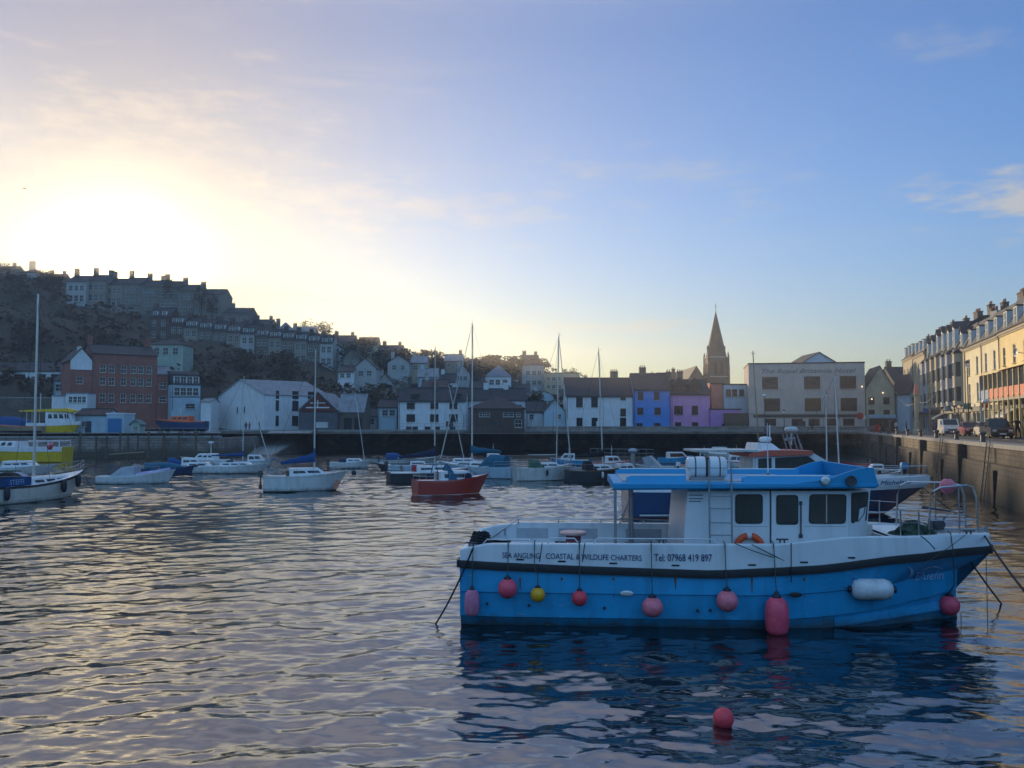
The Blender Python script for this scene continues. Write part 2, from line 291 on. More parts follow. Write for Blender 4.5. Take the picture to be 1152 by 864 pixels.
c3=math_('MULTIPLY',cl(patch(480,235,460,60),3.4,.35,1.5),.42); c5=math_('MULTIPLY',cl(patch(120,130,420,110),3.2,.45,1.7),.40); c6=math_('MULTIPLY',cl(patch(760,190,300,40),3.4,.45,1.5),.3)
c4=math_('MULTIPLY',cl(patch(640,368,260,16),3.0,.2,1.2),.45)
skc=N(nt,'ShaderNodeVectorMath',operation='MULTIPLY'); L(sky.outputs[0],skc.inputs[0]); skc.inputs[1].default_value=SKYMUL
hw=math_('POWER',math_('SUBTRACT',1.0,el),9.0)
hm=N(nt,'ShaderNodeVectorMath',operation='MULTIPLY'); L(skc.outputs[0],hm.inputs[0]); hm.inputs[1].default_value=HM
base=mixc(hw,skc.outputs[0],hm.outputs[0])
base=addc(base,g1,GL1); base=addc(base,g2,GL2); base=addc(base,g3,GL3); base=addc(base,math_('POWER',sdot,420.0),GL4)
hz=math_('POWER',math_('SUBTRACT',1.0,el),14.0); hz2=math_('MULTIPLY',hz,math_('ADD',math_('MULTIPLY',math_('POWER',sdot,2.0),1.0),.12))
base=addc(base,hz2,GLH)
veil=math_('MULTIPLY',math_('MULTIPLY',cir.outputs[0],math_('MULTIPLY_ADD',g1,.8,.15)),.22)
cc=N(nt,'ShaderNodeVectorMath',operation='MULTIPLY_ADD'); L(base,cc.inputs[0]); cc.inputs[1].default_value=(.35,.3,.25); cc.inputs[2].default_value=CLC
base=mixc(veil,base,cc.outputs[0])
for c_ in (c1,c2,c3,c4,c5,c6): base=mixc(c_,base,cc.outputs[0])
# unseen blue sky light added overhead and behind the camera, lifts the shade
def sst(v,a,b):
    n=N(nt,'ShaderNodeMapRange',interpolation_type='SMOOTHSTEP'); L(v,n.inputs['Value']); n.inputs['From Min'].default_value=a; n.inputs['From Max'].default_value=b; return n.outputs[0]
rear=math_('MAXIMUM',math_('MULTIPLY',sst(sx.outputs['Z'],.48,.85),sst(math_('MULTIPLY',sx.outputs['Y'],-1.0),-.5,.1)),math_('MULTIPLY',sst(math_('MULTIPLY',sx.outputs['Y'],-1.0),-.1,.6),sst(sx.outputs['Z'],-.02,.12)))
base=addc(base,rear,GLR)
base=addc(base,math_('MULTIPLY',math_('POWER',sdot,1.6),sst(sx.outputs['Z'],.40,.62)),GLF)   # warm sky glow added above the frame to brighten the near water
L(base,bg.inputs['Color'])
S.view_settings.view_transform='Standard'; S.view_settings.look='None'; S.view_settings.gamma=1; S.view_settings.use_curve_mapping=False; S.view_settings.exposure=EXPO
cy=S.cycles; cy.max_bounces=6; cy.diffuse_bounces=3; cy.glossy_bounces=4; cy.transmission_bounces=4; cy.caustics_reflective=False; cy.caustics_refractive=False; cy.use_denoising=True; cy.sample_clamp_indirect=6
S.render.engine='CYCLES'
# ------------------------------------------------------------------ water
rs=np.random.RandomState(3)
def waves(X,Y,sp,rr):
    Z=np.zeros_like(X); n=120
    lam=.20*(7/.20)**(rs.rand(n)**1.15); ang=rs.randn(n)*.75+R(99); ph=rs.rand(n)*2*PI
    boost=1+1.3*np.clip((rr-26)/40,0,1)
    patch_=.75+.5*np.sin(X*.13+Y*.05+1.)*np.sin(Y*.09-X*.04+.4)
    for l,a,p in zip(lam,ang,ph):
        k=2*PI/l; w_=np.clip((l/sp-2.2)/2.0,0,1)
        slope=.0095*(1 if l<1.6 else (1.6/l)**.9)*(1.0 if l>.6 else (l/.6)**.5)
        amp=slope/k*1.41
        q=np.sin(k*(X*math.cos(a)+Y*math.sin(a))+p+.35*np.sin(X*.31*math.sin(a)+Y*.23+p))
        Z+=amp*w_*q*patch_*boost
    return Z
def build_water():
    rows=[.6,1.5,3,5,7]
    y=880.0
    def rad(y): return CAMH*F/(y-478)
    while y>503: rows.append(rad(y)); y-=.62 if y>640 else .34
    rows+= [210,240,300,420,700,1500]
    rows=np.array(sorted(rows)); cols=np.concatenate([np.linspace(-.66,.66,1050),np.linspace(.66,2*PI-.66,160)[1:-1]])
    nr,nc=len(rows),len(cols); RR,AA=np.meshgrid(rows,cols,indexing='ij')
    X=RR*np.sin(AA); Y=RR*np.cos(AA); dr=np.gradient(rows)[:,None]*np.ones_like(RR); da=np.gradient(cols)[None,:]*RR
    Z=waves(X,Y,np.maximum(dr,np.abs(da)),RR)
    Z[RR>200]=0
    co=np.stack([X,Y,Z],-1).reshape(-1,3)
    i=np.arange(nr-1)[:,None]*nc; j=np.arange(nc)[None,:]; j2=(j+1)%nc
    quad=np.stack([i+j,i+j2,i+nc+j2,i+nc+j],-1).reshape(-1,4)
    me=bpy.data.meshes.new('water'); me.vertices.add(len(co)); me.vertices.foreach_set('co',co.ravel().astype(np.float32))
    me.loops.add(quad.size); me.loops.foreach_set('vertex_index',quad.ravel().astype(np.int32)); me.polygons.add(len(quad)); me.polygons.foreach_set('loop_start',np.arange(0,quad.size,4,dtype=np.int32)); me.polygons.foreach_set('use_smooth',np.ones(len(quad),bool))
    me.update(calc_edges=True); me.validate()
    if me.polygons[0].normal.z<0: me.flip_normals()
    m=bpy.data.materials.new('harbour_water'); m.use_nodes=True; nt=m.node_tree; b=nt.nodes['Principled BSDF']; L=nt.links.new
    b.inputs['Base Color'].default_value=(.006,.012,.014,1); b.inputs['Roughness'].default_value=.03; b.inputs['IOR'].default_value=2.8
    tc=N(nt,'ShaderNodeTexCoord')
    def nz(sc,vs,det,rot):
        mp=N(nt,'ShaderNodeMapping'); mp.inputs['Scale'].default_value=vs; mp.inputs['Rotation'].default_value=(0,0,rot); L(tc.outputs['Object'],mp.inputs['Vector'])
        n=N(nt,'ShaderNodeTexNoise'); n.inputs['Scale'].default_value=sc; n.inputs['Detail'].default_value=det; n.inputs['Roughness'].default_value=.5; L(mp.outputs[0],n.inputs['Vector']); return n.outputs['Fac']
    n1=nz(4.6,(.5,1,1),4,R(-8)); n2=nz(.75,(.5,1,1),3,R(-10)); 
    b1=N(nt,'ShaderNodeBump'); b1.inputs['Strength'].default_value=1; b1.inputs['Distance'].default_value=.011; L(n1,b1.inputs['Height'])
    cdn=N(nt,'ShaderNodeVectorMath',operation='LENGTH'); L(tc.outputs['Object'],cdn.inputs[0])
    far=N(nt,'ShaderNodeMapRange'); far.inputs['From Min'].default_value=50; far.inputs['From Max'].default_value=150; far.inputs['To Max'].default_value=.30; L(cdn.outputs['Value'],far.inputs['Value'])
    b2=N(nt,'ShaderNodeBump'); b2.inputs['Strength'].default_value=1; L(far.outputs[0],b2.inputs['Distance']); L(n2,b2.inputs['Height']); L(b1.outputs[0],b2.inputs['Normal'])
    L(b2.outputs[0],b.inputs['Normal'])
    me.materials.append(m); o=bpy.data.objects.new('water',me); COL.objects.link(o); tag(o,'rippled dark harbour water',None,None,'structure')
build_water()
# ------------------------------------------------------------------ land, quays
QT=3.6
def qx(Y): return 13.3+.307*Y       # right quay edge
def fx(Y): return 22.9+.307*Y       # right facade line
LQ=P(245,512,130).x
land=[(qx(-30),-30),(qx(152),152),(qx(152)-1,158),(P(830,500,164).x,164),(P(500,500,166).x,166),(P(247,500,166).x,166),(LQ,131.5),(P(60,500,128).x,128),(-118,118),(-260,110),(-900,60),(-1500,400),(-1500,2500),(2500,2500),(2500,-30)]
def sheet(name,pts,z,m,label,th=0,parent=None,kind='structure'):
    mb=MB()
    if th: mb.prism([(x,y,z-th) for x,y in pts],(0,0,th))
    else: mb.poly([(x,y,z) for x,y in pts])
    return mb.build(name,m,parent,label=label,kind=kind)
sheet('ground',land,QT-.02,M['paving'],'paved quay ground round the harbour')
# the seabed closes everything below
sheet('seabed',[(-1600,-200),(2600,-200),(2600,2600),(-1600,2600)],-6,M['mud'],'harbour bed')
def wall_run(name,label,pts,z0,z1,m,th=.9,cope=True,extra=None):
    t=thing(name,label,'harbour wall')
    mb=MB()
    pts=[Vector((x,y,0)) for x,y in pts]; nrm=[]
    for i in range(len(pts)):
        a=pts[max(0,i-1)]; b=pts[min(len(pts)-1,i+1)]; d=(b-a).normalized(); nrm.append(Vector((-d.y,d.x,0)))
    # face with batter (foot 0.35 m proud)
    secs=[[p-n*.35+Vector((0,0,z0)),p+Vector((0,0,z1)),p+n*th+Vector((0,0,z1)),p+n*th+Vector((0,0,z0))] for p,n in zip(pts,nrm)]
    mb.loft(secs,closed=True); mb.build('wall_face',m,t)
    if cope:
        mb=MB(); mb.loft([[p-n*.12+Vector((0,0,z1+.004)),p-n*.12+Vector((0,0,z1+.3)),p+n*.75+Vector((0,0,z1+.3)),p+n*.75+Vector((0,0,z1+.004))] for p,n in zip(pts,nrm)],closed=True); mb.build('coping',M['concrete'],t)
    return t
SKYX=P(830,500,164).x
far_wall=wall_run('quay_wall','dark stone quay wall under the white, blue and pink houses',[(P(247,500,166).x,166),(P(500,500,166).x,166),(SKYX,164),(qx(152)-1,158),(qx(152),152.02)][::1],-3,QT,M['quay_stone'])
# quay runs left->right so normals point away from the water
left_wall=wall_run('timber_quay','low dark quay with timber piles below the lifeboat and sheds',[(-900,60),(-260,110),(-118,118),(P(60,500,128).x,128),(LQ,131.5)],-3,2.9,M['quay_stone'],cope=True)
mb=MB(); mb.prism([(LQ,131.5,-3),(LQ,131.5,2.9),(LQ,166,2.9),(LQ,166,-3)],(-.9,0,0)); mb.build('return_face',M['quay_stone'],left_wall)
for k,px in enumerate((92,110,122,137,146,157,169,186,203,222,240)):
    p=P(px,500,128.4 if px<170 else 130.2); mb=MB(); mb.path([(p.x,p.y-.6,-3),(p.x,p.y-.6,3.3+(.5 if k%3==0 else 0))],.16,8); mb.build('pile',M['timber'],left_wall)
a=P(124,516,127); b=P(163,513,128); MB().path([(a.x,a.y-.3,.6),(b.x,b.y-.3,.9)],.12,6).build('floating_boom',M['timber_pale'],left_wall)
# right quay wall, two tiers with buttress slots
rw=thing('stone_quay_wall','tall weathered stone quay wall running beside the street on the right','harbour wall')
def rw_face(z0,z1,off0,off1,m,name,Y0=-30,Y1=152):
    mb=MB(); 
    for i in range(26):
        a=Y0+(Y1-Y0)*i/26; b=Y0+(Y1-Y0)*(i+1)/26
        mb.poly([(qx(a)-off0,a,z0),(qx(b)-off0,b,z0),(qx(b)-off1,b,z1),(qx(a)-off1,a,z1)])
    mb.poly([(qx(Y0)-off1,Y0,z1),(qx(Y1)-off1,Y1,z1),(qx(Y1)+.6,Y1,z1),(qx(Y0)+.6,Y0,z1)])
    return mb.build(name,m,rw)
rw_face(-3,2.35,.75,.30,M['quay_dark'],'lower_face'); rw_face(2.35,3.35,.02,.0,M['quay_sunlit'],'upper_face',74,152); rw_face(2.35,3.35,.02,.0,M['quay_unlit'],'near_upper_face',-30,73.98)  # sunlight put into the upper tier's colour: golden far stretch, greyer unlit near one
mb=MB(); mb.prism([(qx(-30)-.14,-30,3.352),(qx(152)-.14,152,3.352),(qx(152)+.6,152,3.352),(qx(-30)+.6,-30,3.352)],(0,0,.26)); mb.build('coping',M['concrete'],rw)
for i in range(11):
    Y=44+i*9.6+(i*37%5)*.7; 
    mb=MB(); mb.prism([(qx(Y)-.62,Y-.14,-3),(qx(Y)-.0,Y-.14,-3),(qx(Y)-.0,Y+.14,-3),(qx(Y)-.62,Y+.14,-3)],(0,0,5.0 if i%2 else 6.4)); mb.build('fender_post',M['timber'],rw)
for Y in (57,74,98):
    mb=MB()
    for s_ in (-.2,.2): mb.path([(qx(Y)-.95,Y+s_,-1),(qx(Y)-.3,Y+s_,3.7)],.03,5)
    for k in range(12): z=-.8+k*.38; mb.path([(qx(Y)-.93+.14*(z+1)/4.7*4.6/1.0*.98,Y-.2,z),(qx(Y)-.93+.14*(z+1)/4.7*4.6,Y+.2,z)],.02,5)
    mb.build('wall_ladder',M['dark_metal'],rw)
# street
def strip(name,off0,off1,z,m,label,Y0=-28,Y1=400): return sheet(name,[(qx(Y0)+off0,Y0),(qx(Y1)+off0,Y1),(qx(Y1)+off1,Y1),(qx(Y0)+off1,Y0)],z,m,label)
strip('road',1.6,7.2,QT+.004,M['tarmac'],'tarmac quay street')
mb=MB(); mb.prism([(qx(-28)+7.2,-28,QT-.01),(qx(400)+7.2,400,QT-.01),(qx(400)+14,400,QT-.01),(qx(-28)+14,-28,QT-.01)],(0,0,.13)); mb.build('pavement',M['paving'],None,label='kerbed pavement in front of the shops',kind='structure')
mb=MB(); 
for off in (1.8,6.95): mb.prism([(qx(-28)+off,-28,QT+.006),(qx(200)+off,200,QT+.006),(qx(200)+off+.1,200,QT+.006),(qx(-28)+off+.1,-28,QT+.006)],(0,0,.003))
for k in range(30):
    Y=10+k*5; mb.prism([(qx(Y)+4.3,Y,QT+.006),(qx(Y+2.5)+4.3,Y+2.5,QT+.006),(qx(Y+2.5)+4.4,Y+2.5,QT+.006),(qx(Y)+4.4,Y,QT+.006)],(0,0,.003))
mb.build('road_markings',M['line_paint'],None,label='white painted street lines',kind='structure')
# slipway
t=thing('slipway','pale concrete slipway sloping into the water beside the white gabled building','slipway')
A=P(250,507,140); B=P(338,489,163)
mb=MB(); mb.prism([(P(262,505,142).x,140,-1.0),(P(300,505,142).x,140,-1.0),(P(352,490,163).x,165,3.55),(P(300,490,163).x,165,3.55)],(0,0,.12)); mb.build('ramp',M['concrete'],t)
mb=MB(); a0=(P(300,505,142).x,140);b0=(P(352,490,163).x,165)
mb.poly([(a0[0],a0[1],-3),(b0[0],b0[1],-3),(b0[0],b0[1],3.55),(a0[0],a0[1],-1)]); mb.poly([(a0[0],a0[1],-3),(b0[0],b0[1],-3),(b0[0]+.8,b0[1],-3),(a0[0]+.8,a0[1],-3)])
mb.prism([(a0[0],a0[1],-3),(b0[0],b0[1],-3),(b0[0],b0[1],3.9),(a0[0],a0[1],-.7)],(.5,-.3,0)); mb.build('side_wall',M['old_stone'],t)
# sloping foreshore strip before the far wall (centre right)
mb=MB(); a=[(P(590,505,150).x,161.5),(P(860,505,150).x,156),(P(860,500,160).x,166),(P(590,500,160).x,167)]
mb.poly([(a[0][0],a[0][1],-.12),(a[1][0],a[1][1],-.12),(a[2][0],a[2][1],.55),(a[3][0],a[3][1],.45)]); mb.build('foreshore',M['mud'],None,label='narrow muddy foreshore under the quay wall',kind='structure')
# ------------------------------------------------------------------ hill
HC=[-900,-400,-120,0,70,130,200,260,330,380,430,500,560,620,700,800,950,1150,1500,2200]
HR=[168,186,200,222,245,262,285,300,335,420,900]
def hz_(px,tab):
    return float(np.interp(px,[a for a,_ in tab],[b for _,b in tab]))
hill_front=[(-900,60),(-300,58),(-100,55),(0,54),(40,50),(75,43.5),(130,41),(200,38.5),(250,36),(285,31),(330,28.5),(380,27),(430,24),(500,18),(560,17),(620,14),(700,9),(800,7),(900,6),(1100,10),(1500,40),(2200,60)]
hill_mid=[(-900,45),(-200,40),(0,37),(75,34),(160,29.5),(250,26.5),(350,22.0),(380,20),(430,17),(500,12),(560,12),(620,9),(700,6),(800,5),(1100,5),(1500,20),(2200,40)]
hill_back=[(-900,70),(-200,64),(0,56),(40,53),(80,43.5),(200,39),(250,36.5),(300,34),(340,36),(380,33),(430,31),(480,30),(560,28),(620,24),(700,16),(800,9),(900,8),(1100,14),(1500,50),(2200,80)]
def hill_z(px,Y):
    a,b,c=hz_(px,hill_front),hz_(px,hill_mid),hz_(px,hill_back)
    base=QT-.3
    prof=[(150,base),(178,base),(190,base+2),(200,base+5+.15*b),(225,b*.62),(246,b),(262,b+.5),(283,a-.6),(305,a),(330,c),(420,c*.9),(900,c*.7),(2500,0)]
    return float(np.interp(Y,[p for p,_ in prof],[q for _,q in prof]))
def px_of(X,Y): return 576+1000*X/Y
mb=MB(); cols=list(range(-900,2001,25)); rws=[150,165,178,184,190,195,200,208,216,225,235,246,254,262,272,283,294,305,317,330,360,420,600,900,1500,2500]; ids=[]
rr=random.Random(5)
for Y in rws:
    row=[]
    for px in cols:
        z=hill_z(px,Y); X=(px-576)/1000*Y
        if Y>184 and z>5: z+=rr.uniform(-.8,.8)
        row.append(mb.V((X,Y,z)))
    ids.append(row)
for A,B in zip(ids,ids[1:]):
    for k in range(len(cols)-1): mb.Fc((A[k],A[k+1],B[k+1],B[k]))
mb.build('hillside',M['soil'],None,smooth=80,label='steep dark hillside above the harbour',kind='structure')

mb=MB(); ids=[]
rr=random.Random(8)
for k,(r_,h_) in enumerate(((110,-1),(125,3),(160,16),(210,30),(290,40),(420,44),(700,20),(1200,0))):
    row=[]
    for a in range(100,262,6):
        q=R(a); e_=min(1,(a-98)/25,(264-a)/25); row.append(mb.V((r_*math.sin(q),r_*math.cos(q),(h_*e_+rr.uniform(-1.5,1.5)*(k>0)) if h_>0 else -1)))
    ids.append(row)
for A,B in zip(ids,ids[1:]):
    for k in range(len(A)-1): mb.Fc((A[k],A[k+1],B[k+1],B[k]))
mb.build('headland',mat('dark_wood',(.022,.022,.014),.95,.4,.05),None,smooth=80,label='dark wooded headland across the harbour mouth',kind='structure')

g=MB(); g.box(-700,900,-420,1100,-7,95); hm=bpy.data.materials.new('haze'); hm.use_nodes=True; nt=hm.node_tree; nt.nodes.remove(nt.nodes['Principled BSDF']); v=nt.nodes.new('ShaderNodeVolumePrincipled'); v.inputs['Density'].default_value=HAZE; v.inputs['Color'].default_value=(.98,.93,.88,1); v.inputs['Anisotropy'].default_value=.65; nt.links.new(v.outputs[0],nt.nodes['Material Output'].inputs['Volume'])
if HAZE>0: g.build('haze',hm,None,label='thin evening haze over the harbour',kind='stuff')
cy.volume_bounces=0
# ------------------------------------------------------------------ the blue charter boat
TH=R(-4.0); BU=Vector((math.cos(TH),math.sin(TH),0)); BV=Vector((-math.sin(TH),math.cos(TH),0))
_p=G(517,704); BO=Vector((_p.x,_p.y,0))+BV*2.15
def bl(px,py,yl):
    d=ray(px,py); t=((BO+BV*yl)-CAM).dot(BV)/d.dot(BV); p=CAM+d*t-BO
    return Vector((p.dot(BU),yl,p.z))
boat=thing('charter_boat','large bright blue and white charter catamaran moored in the foreground, hung with pink fenders','boat',BO,TH)
LG=bl(1117,616,-.7).x
def lerp(x,tab): return float(np.interp(x,[a for a,_ in tab],[b for _,b in tab]))
gw=[(0,2.12),(1,2.2),(7.5,2.2),(9,2.08),(10.2,1.85),(11.2,1.45),(11.9,.95),(LG,.55)]
zs=[(0,bl(530,635,-2.2).z),(3,bl(650,641,-2.2).z),(6,bl(800,646,-2.2).z),(8.5,bl(940,640,-2.1).z),(10.2,bl(1020,630,-1.85).z),(LG,bl(1112,619,-.7).z)]   # strake centre
zt=[(0,1.80),(.7,bl(540,612,-2.2).z),(7.5,bl(880,613,-2.2).z),(9.2,bl(985,605,-2.1).z),(LG,bl(1108,602,-.8).z)]
hull=MB(); secs=[]
NS=34
for i in range(NS+1):
    t=i/NS; t=t if t<.6 else .6+(t-.6)
    x=t*LG; g=lerp(x,gw); z2=lerp(x,zs)-.08
    tb=max(0,(t-.55)/.45); 
    xb=t*(LG-.76); xa=t*(LG-.74); xk=t*(LG-.66)   # chine B, chine A, keel
    wb=lerp(x,gw)*(1-.02*tb); kc=1.25
    zB=.80+.42*tb**1.6; zA=.22+.48*tb**1.7; zk=-.5+.25*tb
    half=[]
    cB=wb-.02-.06*tb; cA=max(kc*(1-tb**3)+.3,wb-.09-.16*tb)
    if t>.9:
        pass
    kk=min(kc,cA-.1); half=[(xb,0,.62+.35*tb),(xk,max(.05,kk-.55+.4*(tb**3)),.55+.2*tb),(xk,kk-.1+.06*tb**3,zk),(xa,cA-.12*(1-tb)-.03,-.02),(xa,cA-.02,zA),(xa,cA+.05,zA+.015),(xb,cB,zB),(xb,cB+.045,zB+.02),(x,g+.0,z2)]
    st_=[Vector((a,-b,c)) for a,b,c in half][::-1]; pt=[Vector((a,b,c)) for a,b,c in half[1:]]
    secs.append(st_+pt)
hull.loft(secs,caps=False); hull.Fc([hull.V(p) for p in secs[0]]); hull.Fc([hull.V(p) for p in secs[-1]][::-1])
# low dark waterline weed band as second material
ho=hull.build('hull',[M['blue_hull'],M['antifoul']],boat,smooth=24)
for p in ho.data.polygons:
    if all(ho.data.vertices[v].co.z<-.015+.001 for v in p.vertices): p.material_index=1
# spray rail wedge at the bow and lines of the hull
# black rubbing strake
xs=[LG*i/40 for i in range(41)]
mb=MB(); q=[[(x,-lerp(x,gw)-.07,lerp(x,zs)-.09),(x,-lerp(x,gw)-.09,lerp(x,zs)),(x,-lerp(x,gw)-.07,lerp(x,zs)+.09),(x,-lerp(x,gw)+.03,lerp(x,zs)+.09),(x,-lerp(x,gw)+.03,lerp(x,zs)-.09)] for x in xs]
mb.loft(q,closed=True); mb.loft([[(a,-b,c) for a,b,c in r] for r in q],closed=True)
e=xs[-1]; mb.prism([(e-.02,-lerp(e,gw)-.09,lerp(e,zs)-.1),(e+.12,-lerp(e,gw)+.1,lerp(e,zs)-.1),(e+.12,lerp(e,gw)-.1,lerp(e,zs)-.1),(e-.02,lerp(e,gw)+.09,lerp(e,zs)-.1)],(0,0,.2)); mb.box(-.08,.04,-2.1,2.1,lerp(0,zs)-.09,lerp(0,zs)+.09)
mb.build('rubbing_strake',M['black_rubber'],boat,smooth=30)
FD=bl(1008,600,-1.9).x
# white bulwark with thickness
def bulw(sg):
    r=[]
    for x in xs:
        g=lerp(x,gw); a=lerp(x,zs)+.085; b=lerp(x,zt); r.append([(x,sg*(g+.0),a),(x,sg*(g-.02),b-.02),(x,sg*(g-.04),b+.012),(x,sg*(g-.16),b+.012),(x,sg*(g-.18),b-.02),(x,sg*(g-.18),a)])
    return r
mb=MB(); mb.loft(bulw(-1),closed=True); mb.loft(bulw(1),closed=True)
e=xs[-1]; mb.prism([(e,-lerp(e,gw),lerp(e,zs)+.085),(e+.07,-lerp(e,gw)+.2,lerp(e,zs)+.085),(e+.07,lerp(e,gw)-.2,lerp(e,zs)+.085),(e,lerp(e,gw),lerp(e,zs)+.085)],(0,0,lerp(e,zt)-lerp(e,zs)-.085))
mb.box(0,.14,-2.0,2.0,lerp(0,zs),1.80)
# raised far coaming of the cockpit, as in the photograph
x0=bl(562,606,2.0).x; x1=bl(584,588,2.0).x; zc=bl(640,588,2.0).z
mb.prism([(x0,1.96,1.5),(FD,1.96,1.5),(FD,1.96,zc),(x1,1.96,zc),(x0,1.96,1.75)],(0,.17,0))
mb.build('bulwark',M['white_gel'],boat,smooth=25)
# deck: cockpit sole, foredeck, side lockers
mb=MB(); mb.poly([(.1,-2.0,.92),(FD,-1.8,.92),(FD,1.8,.92),(.1,2.0,.92)]); mb.build('cockpit_sole',M['deck_blue'],boat)

pts=[(x,-(lerp(x,gw)-.15),lerp(x,zt)-.05) for x in xs if x>=FD]; mb=MB()
for a,b in zip(pts,pts[1:]): mb.poly([a,b,(b[0],-b[1],b[2]+.03),(a[0],-a[1],a[2]+.03)])
mb.box(FD-.04,FD,-1.45,1.45,.93,pts[0][2]); mb.build('foredeck',M['white_gel'],boat)
mb=MB(); mb.box(FD-.5,FD-.05,-.4,1.5,.95,2.30); mb.build('deck_locker',M['cream_gel'],boat)
mb=MB(); mb.box(FD-.055,FD-.045,-1.5,-.6,1.35,1.95); mb.build('locker_opening',M['gasket'],boat)
for a,b in ((1.0,2.15),(2.6,4.1),(4.9,6.6)):
    lk=MB().box(a,b,1.5,1.93,.93,1.45).build('cockpit_locker',M['deck_blue'],boat); MB().box(a-.05,b+.05,1.45,1.94,1.452,1.5).build('bench_top',M['white_gel'],lk)
for a,b in ((1.1,2.0),(2.3,3.4),(4.2,5.2)): MB().box(a,b,1.952,1.957,1.58,1.86).build('side_pocket',M['deck_grey'],boat)
# wheelhouse
A0=bl(766,613,-1.78); A1=bl(774,552,-1.78); F1=bl(986,550,-1.4); F0=bl(975,604,-1.4)
zr=bl(840,552,-1.78).z; zb=.93; xa0,xa1=A0.x-.02,A1.x; xs1=bl(955,552,-1.78).x; xs0=bl(953,604,-1.78).x; xf1=F1.x-.05; xf0=F0.x-.05
mb=MB(); lo=[(xa0,-1.78),(xs0,-1.78),(xf0,-1.15),(xf0+.12,0),(xf0,1.15),(xs0,1.78),(xa0,1.78)]; hi=[(xa1,-1.72),(xs1,-1.72),(xf1,-1.12),(xf1+.12,0),(xf1,1.12),(xs1,1.72),(xa1,1.72)]
mb.loft([[(a,b,zb) for a,b in lo],[(a,b,zr) for a,b in hi]],closed=True)
house_=mb.build('wheelhouse',M['white_gel'],boat)
def side_pt(px,py,off=.0):    # point on the slightly tilted starboard wheelhouse side
    p=bl(px,py,-1.75); y=-1.78+.06*(p.z-zb)/(zr-zb); p=bl(px,py,y-off); return p
def rrect(c,r=.09,n=4):       # rounded corners for a 4-point loop
    out=[]
    for i,p in enumerate(c):
        a=(c[i-1]-p).normalized()*r; b=(c[(i+1)%4]-p).normalized()*r
        for k in range(n+1):
            t=k/n; out.append(p+a*(1-t)**2+b*t**2)
    return out
def swin(name,x0,x1,y0,y1,par=house_,skew=0,mullion=None,proud=.012):
    c=[side_pt(x0+skew,y0),side_pt(x1+skew,y0),side_pt(x1,y1),side_pt(x0,y1)]
    lo=rrect(c); ce=sum(c,Vector())/4
    g=MB(); big=[ce+(p-ce)*1.07 for p in lo]; g.prism([p+Vector((0,-.004,0)) for p in big],(0,-.012,0)); w_=g.build('window',M['gasket'],par)
    g=MB(); g.prism([p+Vector((0,-.012,0)) for p in lo],(0,-.010,0)); g.build('pane',M['cabin_glass'],w_)
    if mullion:
        a=side_pt(mullion,y0,.026);b=side_pt(mullion,y1,.026); g=MB(); g.path([a,b],.016,4); g.build('mullion',M['alu'],w_)
    return w_
house_.parent=boat
swin('w',828,857,557,588); swin('w',911,950,557,588,skew=1,mullion=930)
# angled windscreen quarter
def quarter(pxs):
    a0=Vector((xs0,-1.78,zb)); a1=Vector((xs1,-1.72,zr)); b0=Vector((xf0,-1.15,zb)); b1=Vector((xf1,-1.12,zr))
    def f(u,v): return (a0*(1-u)+b0*u)*(1-v)+(a1*(1-u)+b1*u)*v
    n=(b0-a0).cross(a1-a0).normalized(); n=n if n.y<0 else -n
    v0=(bl(0,588,0).z if 0 else (side_pt(950,588).z-zb)/(zr-zb)); v1=(side_pt(950,556).z-zb)/(zr-zb)
    c=[f(.16,v1),f(.88,v1),f(.88,v0),f(.16,v0)]; lo=rrect(c,.07); ce=sum(c,Vector())/4
    g=MB(); g.prism([ce+(p-ce)*1.08+n*.003 for p in lo],n*.012); w_=g.build('window',M['gasket'],house_)
    g=MB(); g.prism([p+n*.010 for p in lo],n*.012); g.build('pane',M['cabin_glass'],w_)
    g=MB(); g.path([f(.45,v0)+n*.03,f(.7,v0+.25*(v1-v0))+n*.04,f(.78,v0+.62*(v1-v0))+n*.03],.012,4); g.build('wiper',M['dark_metal'],w_)
quarter(0)
for sy in (-1,1):
    c=[Vector((xf1-.02+.06,sy*1.0,side_pt(950,557).z)),Vector((xf1+.09,sy*.1,side_pt(950,557).z)),Vector((xf0+.16,sy*.1,side_pt(950,588).z)),Vector((xf0+.09,sy*1.0,side_pt(950,588).z))]
    g=MB(); g.prism([p+Vector((-.03,0,0)) for p in c],(.05,0,0)); g.build('window',M['cabin_glass'],house_)
# door
c=[side_pt(868,553),side_pt(903,553),side_pt(903,612),side_pt(868,612)]
g=MB(); g.prism([p+Vector((0,-.003,0)) for p in rrect(c,.1)],(0,-.022,0)); dr=g.build('door',M['white_gel'],house_)
swinc=[side_pt(874,558,.02),side_pt(897,558,.02),side_pt(897,589,.02),side_pt(874,589,.02)]; lo=rrect(swinc,.08); ce=sum(swinc,Vector())/4
g=MB(); g.prism([ce+(p-ce)*1.08+Vector((0,-.005,0)) for p in lo],(0,-.01,0)); g.prism([side_pt(866,551,0)+Vector((0,-.0,0)),side_pt(867.3,551),side_pt(867.3,612),side_pt(866,612)],(0,-.012,0)); g.build('gasket',M['gasket'],dr)
g=MB(); g.prism([p+Vector((0,-.012,0)) for p in lo],(0,-.01,0)); g.build('door_glass',M['cabin_glass'],dr)
g=MB(); a=side_pt(901,566,.06); b=side_pt(901,603,.06); g.path([a+Vector((0,.05,0)),a,b,b+Vector((0,.05,0))],.018,6); g.cb((a.x,a.y+.03,a.z),(.06,.08,.09)); g.cb((b.x,b.y+.03,b.z),(.08,.08,.09)); g.build('door_rail',M['dark_metal'],house_)
